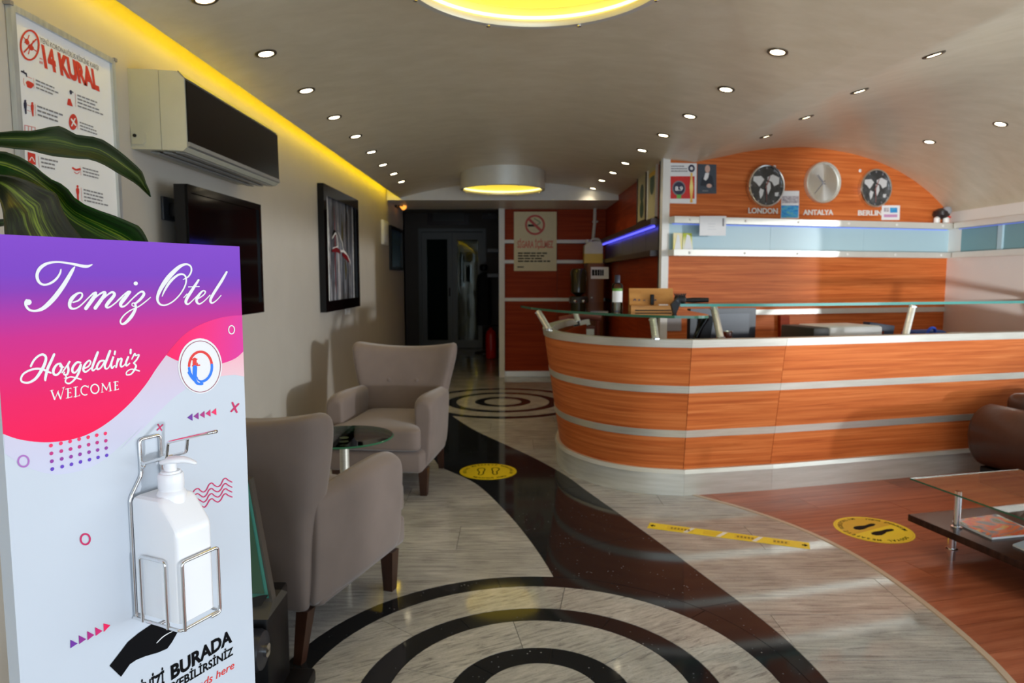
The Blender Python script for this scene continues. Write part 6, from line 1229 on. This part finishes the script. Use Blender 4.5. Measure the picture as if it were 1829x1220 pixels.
mb = MB(); mb.grid(rows, closed=True); mb.add(rows[0], [list(range(12))]); mb.add(rows[-1], [list(range(12))]); mb.build('pump_head', M['plastic'], bo, 60)
# --- wire holder
wh = thing('wire_bottle_holder', 'bent chrome wire holder with push lever screwed to the printed stand around the pump bottle', 'holder', SP.at(0.2, 0.842, 0.004))
w = 0.0026
def wire(nm, P, r=w, rad=0.006, parent=wh):
    out = []
    P = [Vector(SP.at(u, z, n_)) for u, n_, z in P]
    for i, p in enumerate(P):
        if 0 < i < len(P) - 1:
            a, b_ = P[i - 1] - p, P[i + 1] - p; d = min(rad, a.length / 2.2, b_.length / 2.2); s_, e_ = p + a.normalized() * d, p + b_.normalized() * d
            for k in range(5): t = k / 4; out.append(s_ * (1 - t) ** 2 + p * 2 * t * (1 - t) + e_ * t * t)
        else: out.append(p)
    mb = MB(); mb.tube(out, r, 10); return mb.build(nm, M['chrome'], parent, 60)
wire('back_frame', [(0.1665, 0.003, 0.842), (0.1665, 0.003, 1.028), (0.187, 0.0035, 1.060), (0.186, 0.0035, 1.114), (0.222, 0.0035, 1.114), (0.2215, 0.0035, 1.060), (0.2315, 0.003, 1.03), (0.2315, 0.003, 0.842)])
wire('base_loop', [(0.163, 0.003, 0.8435), (0.163, 0.103, 0.8435), (0.2345, 0.103, 0.8435), (0.2345, 0.003, 0.8435)])
wire('side_guard', [(0.1615, 0.024, 0.842), (0.1615, 0.024, 0.944), (0.1615, 0.078, 0.944), (0.1615, 0.078, 0.842)])
wire('front_guard', [(0.168, 0.1055, 0.842), (0.168, 0.1055, 0.946), (0.2325, 0.1055, 0.946), (0.2325, 0.1055, 0.842), (0.215, 0.1055, 0.842)])
wire('base_bar', [(0.163, 0.055, 0.8435), (0.2345, 0.055, 0.8435)])
lv = [(0.187, 0.008, 1.078), (0.188, 0.058, 1.0935), (0.189, 0.060, 1.118), (0.2, 0.118, 1.132)]
wire('lever', [(0.1865, 0.008, 1.077), (0.1868, 0.06, 1.0925), (0.1868, 0.064, 1.116), (0.199, 0.135, 1.134), (0.206, 0.14, 1.135), (0.213, 0.135, 1.134), (0.2215, 0.064, 1.116), (0.2215, 0.06, 1.0925), (0.2215, 0.008, 1.077)], rad=0.005)
for u in (0.1865, 0.2215):
    mb = MB(); c = SP.at(u, 1.077, 0.0075); mb.tube([c + SP.ex * (0.0045 * cos(a)) * 0 + SP.n * (0.0045 * cos(a)) + Vector((0, 0, 0.0045 * sin(a) - 0.0015)) for a in [2 * pi * k / 14 for k in range(14)]], 0.0019, 8, True); mb.build('pivot_eye', M['chrome'], wh, 60)
wire('lever_bar', [(0.1868, 0.03, 1.084), (0.2215, 0.03, 1.084)])
mb = MB(); P_ = SP.at(0.206, 1.1335, 0.132); mb.lathe([(0, -0.001), (0.0085, -0.001), (0.0085, 0.001), (0, 0.001)], P_, 14); mb.build('push_plate', M['chrome'], wh)

# ------------------------------------------------------------------ striped-leaf plant behind the stand
M['pot'] = pbr('pot_brown', lin((70, 54, 46)), 0.5); M['soil'] = pbr('soil', lin((44, 34, 26)), 0.9)
pl_ = thing('striped_leaf_plant', 'tall potted plant with broad dark green leaves striped in yellow-green behind the printed stand', 'plant', (-1.1, 1.35, 0))
mb = MB(); mb.lathe([(0, 0), (0.12, 0), (0.16, 0.32), (0.165, 0.33), (0.15, 0.33), (0.145, 0.29)], (-1.1, 1.35, 0), 32, cap=False); mb.build('pot', M['pot'], pl_)
mb = MB(); mb.lathe([(0, 0.295), (0.147, 0.29)], (-1.1, 1.35, 0), 24, cap=False); mb.build('soil', M['soil'], pl_)
mb = MB(); mb.tube(catmull([(-1.1, 1.35, 0.25), (-1.11, 1.35, 0.7), (-1.10, 1.36, 1.1), (-1.12, 1.355, 1.5), (-1.125, 1.35, 1.6)], 6), 0.022, 12); mb.build('stem', streaks('stem_bark', [lin((90, 84, 58)), lin((130, 120, 84))], (20, 20, 60), 0.8), pl_)
def leafmat(name, dark, mid, light, seed, thr=0.6):
    m, N, L, b = base(name)
    at = N.new('ShaderNodeAttribute'); at.attribute_name = 'across'; at.attribute_type = 'GEOMETRY'
    sx = N.new('ShaderNodeSeparateXYZ'); L.new(at.outputs['Vector'], sx.inputs[0])
    cx = N.new('ShaderNodeCombineXYZ'); m1 = N.new('ShaderNodeMath'); m1.operation = 'MULTIPLY'; m1.inputs[1].default_value = 24; L.new(sx.outputs[0], m1.inputs[0])
    m2 = N.new('ShaderNodeMath'); m2.operation = 'MULTIPLY'; m2.inputs[1].default_value = 1.1; L.new(sx.outputs[1], m2.inputs[0])
    L.new(m1.outputs[0], cx.inputs[0]); L.new(m2.outputs[0], cx.inputs[1]); cx.inputs[2].default_value = seed
    nz = N.new('ShaderNodeTexNoise'); nz.inputs['Scale'].default_value = 1; nz.inputs['Detail'].default_value = 4; L.new(cx.outputs[0], nz.inputs['Vector'])
    # stripes gather round the midrib
    ab = N.new('ShaderNodeMath'); ab.operation = 'SUBTRACT'; ab.inputs[1].default_value = 0.45; L.new(sx.outputs[0], ab.inputs[0]); a2 = N.new('ShaderNodeMath'); a2.operation = 'ABSOLUTE'; L.new(ab.outputs[0], a2.inputs[0])
    mr = N.new('ShaderNodeMapRange'); mr.inputs[1].default_value = 0; mr.inputs[2].default_value = 0.28; mr.inputs[3].default_value = 0.13; mr.inputs[4].default_value = -0.12; L.new(a2.outputs[0], mr.inputs[0])
    ad = N.new('ShaderNodeMath'); ad.operation = 'ADD'; L.new(nz.outputs['Fac'], ad.inputs[0]); L.new(mr.outputs[0], ad.inputs[1])
    rp = N.new('ShaderNodeValToRGB'); e = rp.color_ramp.elements; e[0].position = 0.36; e[0].color = lin(dark); e[1].position = thr + 0.12; e[1].color = lin(light)
    q = e.new(thr - 0.08); q.color = lin(mid)
    L.new(ad.outputs[0], rp.inputs[0]); L.new(rp.outputs[0], b.inputs['Base Color']); b.inputs['Roughness'].default_value = 0.32
    bp = N.new('ShaderNodeBump'); bp.inputs['Strength'].default_value = 0.12; bp.inputs['Distance'].default_value = 0.003; L.new(nz.outputs['Fac'], bp.inputs['Height']); L.new(bp.outputs['Normal'], b.inputs['Normal'])
    return m
def leaf(nm, U, Lw, D, crop, mat, fold=0.02, n=22, m=11):
    """leaf between an upper and a lower edge line (pixels of an enlarged view), D = depths along it"""
    Uc = catmull([(crop[0] + x / crop[2], crop[1] + y / crop[2]) for x, y in U], 10); Lc = catmull([(crop[0] + x / crop[2], crop[1] + y / crop[2]) for x, y in Lw], 10)
    rows = []; at = []
    for i in range(n + 1):
        t = i / n; a = Uc[min(int(t * (len(Uc) - 1)), len(Uc) - 1)]; b_ = Lc[min(int(t * (len(Lc) - 1)), len(Lc) - 1)]; r = []
        for k in range(m):
            s = k / (m - 1); px, py = a[0] + (b_[0] - a[0]) * s, a[1] + (b_[1] - a[1]) * s
            dd = interp(t, D) + fold * (1 - abs(2 * s - 0.9) ** 1.4) + 0.012 * (s - 0.5); r.append(on_depth(px, py, dd)); at.append((s, t * 2.2, 0))
        rows.append(r)
    mb = MB(); mb.grid(rows); me = mb.mesh(nm, False)
    A = me.attributes.new('across', 'FLOAT_VECTOR', 'POINT')
    for i, q in enumerate(at): A.data[i].vector = q
    o = link(nm, me, mat, pl_, 180); s_ = o.modifiers.new('thick', 'SOLIDIFY'); s_.thickness = 0.0012; return o
B2 = (0, 210, 5.303)
leaf('leaf', [(-700, 330), (-400, 200), (-100, 150), (0, 143), (150, 128), (300, 130), (400, 108), (530, 80), (600, 98), (720, 165), (910, 190), (1000, 230), (1100, 300), (1200, 380), (1300, 470), (1350, 530), (1368, 600), (1410, 690), (1425, 748)],
     [(-700, 360), (-400, 300), (-100, 272), (0, 276), (150, 295), (250, 305), (330, 320), (450, 355), (600, 375), (750, 388), (850, 395), (950, 430), (1030, 472), (1100, 515), (1200, 570), (1290, 625), (1340, 670), (1390, 715), (1425, 748)], [(0, 1.33), (0.3, 1.30), (1, 1.2)], B2, leafmat('leaf_green_a', (26, 46, 16), (40, 68, 22), (136, 148, 44), 3.1, 0.66), 0.016)
leaf('leaf', [(-700, 520), (-300, 330), (0, 322), (80, 338), (180, 372), (280, 430), (350, 478), (450, 570), (560, 620), (640, 680), (720, 778), (860, 855), (1050, 920), (1200, 980), (1315, 1032), (1350, 1080), (1400, 1170), (1450, 1320), (1480, 1450)],
     [(-700, 540), (-300, 470), (0, 555), (80, 580), (160, 612), (250, 648), (320, 690), (390, 720), (440, 800), (480, 860), (540, 960), (600, 1040), (680, 1110), (780, 1180), (900, 1240), (1050, 1300), (1200, 1370), (1350, 1420), (1480, 1450)], [(0, 1.36), (0.4, 1.30), (1, 1.27)], B2, leafmat('leaf_green_b', (16, 44, 10), (28, 70, 16), (128, 146, 40), 7.7, 0.62), 0.024)
leaf('leaf', [(-300, 700), (-100, 560), (30, 548), (150, 566), (260, 600), (360, 645), (450, 690), (530, 722), (560, 800), (600, 900), (680, 1030), (780, 1150), (840, 1300), (880, 1500)],
     [(-300, 720), (-150, 640), (-60, 680), (-10, 760), (15, 850), (28, 920), (36, 980), (40, 1040), (44, 1110), (60, 1180), (100, 1260), (160, 1340), (300, 1430), (880, 1500)], [(0, 1.32), (0.4, 1.26), (1, 1.24)], B2, leafmat('leaf_brown_c', (30, 34, 24), (48, 58, 30), (124, 144, 48), 12.9, 0.6), 0.03)
leaf('leaf', [(-900, 1150), (-500, 1020), (-100, 985), (20, 962), (34, 968)], [(-900, 1190), (-500, 1100), (-100, 1040), (20, 1028), (36, 1020)], [(0, 1.5), (1, 1.42)], B2, leafmat('leaf_green_d', (20, 44, 16), (34, 70, 24), (90, 120, 40), 1.9, 0.66), 0.01)

# ------------------------------------------------------------------ framed poster on the left wall
fp_ = thing('framed_poster', 'silver framed white poster with red 14 KURAL heading on the left wall behind the plant', 'poster', (XL, 2.35, 1.42))
Q0 = LW.uz(8, 14); Q1 = LW.uz(197, 108); y0, y1, z1, z0 = Q0[0], Q1[0], Q1[1] + 0.004, 1.40; fwd = 0.02
M['snap'] = streaks('snap_frame', [lin((176, 182, 184)), lin((206, 210, 210))], (60, 60, 6), 0.3, metal=0.5)
for nm, q in (('frame_side', [(y0, z0), (y0 + fwd, z0), (y0 + fwd, z1), (y0, z1)]), ('frame_side', [(y1 - fwd, z0), (y1, z0), (y1, z1), (y1 - fwd, z1)]), ('frame_top', [(y0 + fwd, z1 - fwd), (y1 - fwd, z1 - fwd), (y1 - fwd, z1), (y0 + fwd, z1)]), ('frame_bottom', [(y0 + fwd, z0), (y1 - fwd, z0), (y1 - fwd, z0 + fwd), (y0 + fwd, z0 + fwd)])):
    mb = MB(); mb.prism(q, 0.002, 0.018, fw); mb.build(nm, M['snap'], fp_, None)
for yy in (y0, y1):
    mb = MB(); mb.prism([(yy - 0.008, z1 - 0.008), (yy + 0.008, z1 - 0.008), (yy + 0.008, z1 + 0.004), (yy - 0.008, z1 + 0.004)], 0.002, 0.022, fw); mb.build('frame_corner', M['greyp'], fp_, None)
mb = MB(); mb.prism([(y0 + 0.02, z0 + 0.02), (y1 - 0.02, z0 + 0.02), (y1 - 0.02, z1 - 0.02), (y0 + 0.02, z1 - 0.02)], 0.002, 0.008, fw); sheet = mb.build('sheet', M['paper'], fp_, None)
WP = Plane((XL + 0.009, 0, 0), (0, 1, 0)); A0 = (0, 20, 6.1)
q0 = lambda x, y: (A0[0] + x / A0[2], A0[1] + y / A0[2])
M['posterred'] = pbr('poster_red', lin((214, 56, 40)), 0.5); M['posterpink'] = pbr('poster_pink', lin((220, 150, 150)), 0.5)
text('heading', WP, '14 KURAL', q0(485, 600), q0(1085, 862), q0(448, 362), M['posterred'], 0.0, fp_, bold=0.06)
text('top_line', WP, "YENİ KORONAVİRÜS RİSKİNE KARŞI", q0(436, 335), q0(1075, 645), q0(432, 275), M['greyp'], 0.0, fp_, bold=0.01)
flat('small_lines', WP, [[WP.uz(*q0(*p)) for p in q] for q in ([(432, 505), (465, 518), (465, 532), (432, 520)], [(430, 540), (468, 553), (468, 580), (430, 566)])], M['posterpink'], 0.0, fp_)
strokes('no_virus_ring', WP, A0, [ell(323, 370, 98, 160, 20, 0, 360, 30), [(262, 445, 16), (390, 308, 16)]], M['posterred'], 0.0006, fp_)
strokes('virus_print', WP, A0, [[(290, 320, 40), (300, 345, 44)], [(330, 385, 50), (345, 405, 50)], [(250, 275, 8), (285, 315, 10)], [(318, 262, 12), (300, 315, 8)], [(395, 435, 10), (350, 405, 9)], [(310, 465, 12), (325, 410, 8)], [(362, 325, 12), (345, 380, 9)], [(270, 340, 12), (290, 335, 9)]], M['posterred'], 0.0, fp_)
def man(x, y, s, mat, nm='person_print'):
    strokes(nm, WP, A0, [[(x, y - 0.42 * s, 0.16 * s), (x + 1, y - 0.41 * s, 0.16 * s)], [(x, y - 0.25 * s, 0.22 * s), (x + 2, y + 0.05 * s, 0.2 * s)], [(x + 2, y + 0.05 * s, 0.16 * s), (x + 8, y + 0.5 * s, 0.10 * s)]], mat, 0.0, fp_, sm=False)
man(275, 1040, 150, M['navy']); man(352, 1065, 150, M['posterred'])
strokes('distance_arrows', WP, A0, [[(295, 1020, 6), (335, 1035, 6)], [(295, 1078, 6), (335, 1093, 6)]], M['posterpink'], 0.0, fp_)
strokes('tap_print', WP, A0, [[(236, 655, 18), (285, 682, 18)], [(285, 682, 14), (292, 712, 12)], [(258, 645, 10), (262, 662, 10)]], M['navy'], 0.0, fp_, sm=False)
strokes('hands_print', WP, A0, [[(305, 780, 46), (345, 805, 50)], [(315, 810, 46), (335, 822, 40)]], M['posterred'], 0.0, fp_, sm=False); strokes('hand_outline', WP, A0, [[(260, 730, 6), (258, 770, 6), (268, 808, 6)], [(300, 715, 6), (345, 735, 6)]], M['posterpink'], 0.0, fp_)
strokes('cough_head', WP, A0, [[(770, 872, 26), (774, 898, 20)], [(775, 875, 16), (796, 885, 10)]], M['navy'], 0.0, fp_, sm=False); flat('cough_body', WP, [[WP.uz(*q0(*p)) for p in ((742, 950), (768, 958), (795, 1040), (732, 1020))]], M['posterred'], 0.0, fp_)
flat('no_flight_disc', WP, [[WP.uz(0 + (693 + 40 * cos(a)) / 5.303, 210 + (42 + 76 * sin(a)) / 5.303) for a in [2 * pi * k / 24 for k in range(24)]]], M['posterred'], 0.0, fp_); strokes('plane_print', WP, B2, [[(675, 15, 14), (715, 72, 14)], [(708, 12, 12), (678, 78, 12)]], M['paper'], 0.0006, fp_)
strokes('calendar_print', WP, B2, [[(236, 72, 8), (334, 95, 8)], [(236, 72, 8), (236, 130, 8)], [(334, 95, 8), (334, 130, 8)], [(270, 80, 8), (270, 125, 8)], [(300, 88, 8), (300, 128, 8)]], M['posterpink'], 0.0, fp_, sm=False)
flat('phone_print', WP, [[WP.uz(B2[0] + x / B2[2], B2[1] + y / B2[2]) for x, y in ((262, 325), (335, 345), (340, 450), (268, 430))]], M['posterred'], 0.0, fp_); strokes('phone_arc', WP, B2, [[(280, 408, 8), (300, 375, 8), (325, 418, 8)]], M['paper'], 0.0006, fp_)
strokes('handshake_print', WP, B2, [[(690, 478, 18), (720, 495, 18), (755, 490, 24)], [(702, 515, 6), (730, 532, 6), (752, 515, 6)]], M['posterred'], 0.0, fp_); strokes('standing_print', WP, B2, [[(735, 648, 18), (736, 656, 18)], [(735, 680, 30), (737, 715, 28)], [(737, 715, 20), (740, 790, 16)]], M['posterred'], 0.0, fp_, sm=False)
for crp, bl, br, tl, n_, sd in ((A0, (395, 850), (665, 960), (388, 730), 3, 1), (A0, (412, 1150), (695, 1245), (405, 1010), 3, 2), (A0, (848, 1050), (1135, 1150), (842, 895), 4, 3), (B2, (760, 120), (925, 175), (755, 30), 3, 4), (B2, (395, 480), (575, 515), (385, 365), 3, 5), (B2, (790, 555), (955, 595), (780, 460), 3, 6), (B2, (800, 800), (1030, 850), (790, 665), 4, 7)):
    f7 = lambda p: (crp[0] + p[0] / crp[2], crp[1] + p[1] / crp[2])
    flat('small_print', WP, bars(WP, f7(bl), f7(br), f7(tl), n_, sd, 0.42), M['greyp'], 0.0, fp_)
    x_ = bl[0] - 22; strokes('margin_line', WP, crp, [[(x_, bl[1] - 10, 4), (tl[0] - 22, tl[1], 4)]], M['posterpink'], 0.0, fp_, sm=False)

# ------------------------------------------------------------------ green-glass cleaning machine half hidden behind the stand
mc_ = thing('shoe_polisher', 'dark machine with sloping green panel and roller, half hidden behind the printed stand', 'machine', (-0.95, 2.0, 0))
M['mgrey'] = pbr('machine_grey', lin((72, 68, 62)), 0.4); M['mgreen'] = pbr('machine_green', lin((52, 92, 70)), 0.25); M['mteal'] = pbr('machine_teal', lin((60, 140, 130)), 0.25)
A_, B_ = on_depth(440, 860, 2.08), on_depth(489, 1072, 1.98); Cc = on_depth(452, 1135, 1.94)
mb = MB(); T_ = [(-1.16, 2.12, A_.z + 0.02), (A_.x + 0.004, 2.10, A_.z), (B_.x, 1.97, B_.z), (-1.12, 1.97, B_.z)]
vs = [Vector(p) for p in T_] + [Vector(p) + Vector((0, 0.03, 0.0)) for p in T_]
mb.add(vs, [[0, 1, 2, 3], [7, 6, 5, 4], [0, 4, 5, 1], [1, 5, 6, 2], [2, 6, 7, 3], [3, 7, 4, 0]]); mb.build('panel_frame', M['mgrey'], mc_, None)
fn = (vs[1] - vs[0]).cross(vs[3] - vs[0]).normalized(); fn = fn if fn.y < 0 else -fn
def inq(a, b_, off): return [vs[0].lerp(vs[1], x).lerp(vs[3].lerp(vs[2], x), y) + fn * off for x, y in ((a, b_), (1 - a, b_), (1 - a, 1 - b_ * 1.4), (a, 1 - b_ * 1.4))]
mb = MB(); mb.add(inq(0.02, 0.02, 0.002), [[0, 1, 2, 3]]); mb.build('teal_edge', M['mteal'], mc_, None, fix=False); mb = MB(); mb.add(inq(0.045, 0.045, 0.004), [[0, 1, 2, 3]]); mb.build('green_panel', M['mgreen'], mc_, None, fix=False)
mb = MB(); mb.prism([(1.97, B_.z), (2.05, B_.z), (2.12, 0.36), (1.94, 0.36)], -1.12, B_.x, lambda u, v, h: Vector((h - (B_.z - v) * 0.12, u, v))); mb.build('lower_casing', M['mgrey'], mc_, None)
mb = MB(); mb.add([Vector((x, y, z)) for x, y, z in ((-0.86, 1.945, 0.40), (-0.735, 1.945, 0.40), (-0.715, 1.952, 0.43), (-0.73, 1.952, 0.43), (-0.86, 1.94, 0.375))], [[0, 1, 2, 3], [4, 1, 0]]); mb.build('slot', M['dark'], mc_, None, fix=False)
mb = MB(); mb.between(-1.14, -0.74, 2.0, 2.2, 0.0, 0.36, 0.01); mb.build('body', M['black'], mc_)
q = on_depth(466, 1168, 1.93); mb = MB(); mb.lathe([(0.02, -0.005), (0.055, 0.0), (0.06, 0.012), (0.06, 0.3), (0.055, 0.31), (0, 0.31)], (q.x, 1.95, q.z), 24, Matrix.Rotation(-pi / 2, 3, 'Y')); rl = mb.build('roller', pbr('roller_dark', lin((48, 48, 54)), 0.3), mc_)
mb = MB(); mb.lathe([(0, 0.0), (0.018, 0.0), (0.02, -0.012), (0, -0.014)], (q.x + 0.003, 1.95, q.z), 16, Matrix.Rotation(-pi / 2, 3, 'Y')); mb.build('roller_hub', M['chrome'], rl)
mb = MB(); mb.between(-1.16, -0.66, 1.84, 2.22, 0.0, 0.05, 0.012); mb.build('base', M['black'], mc_)
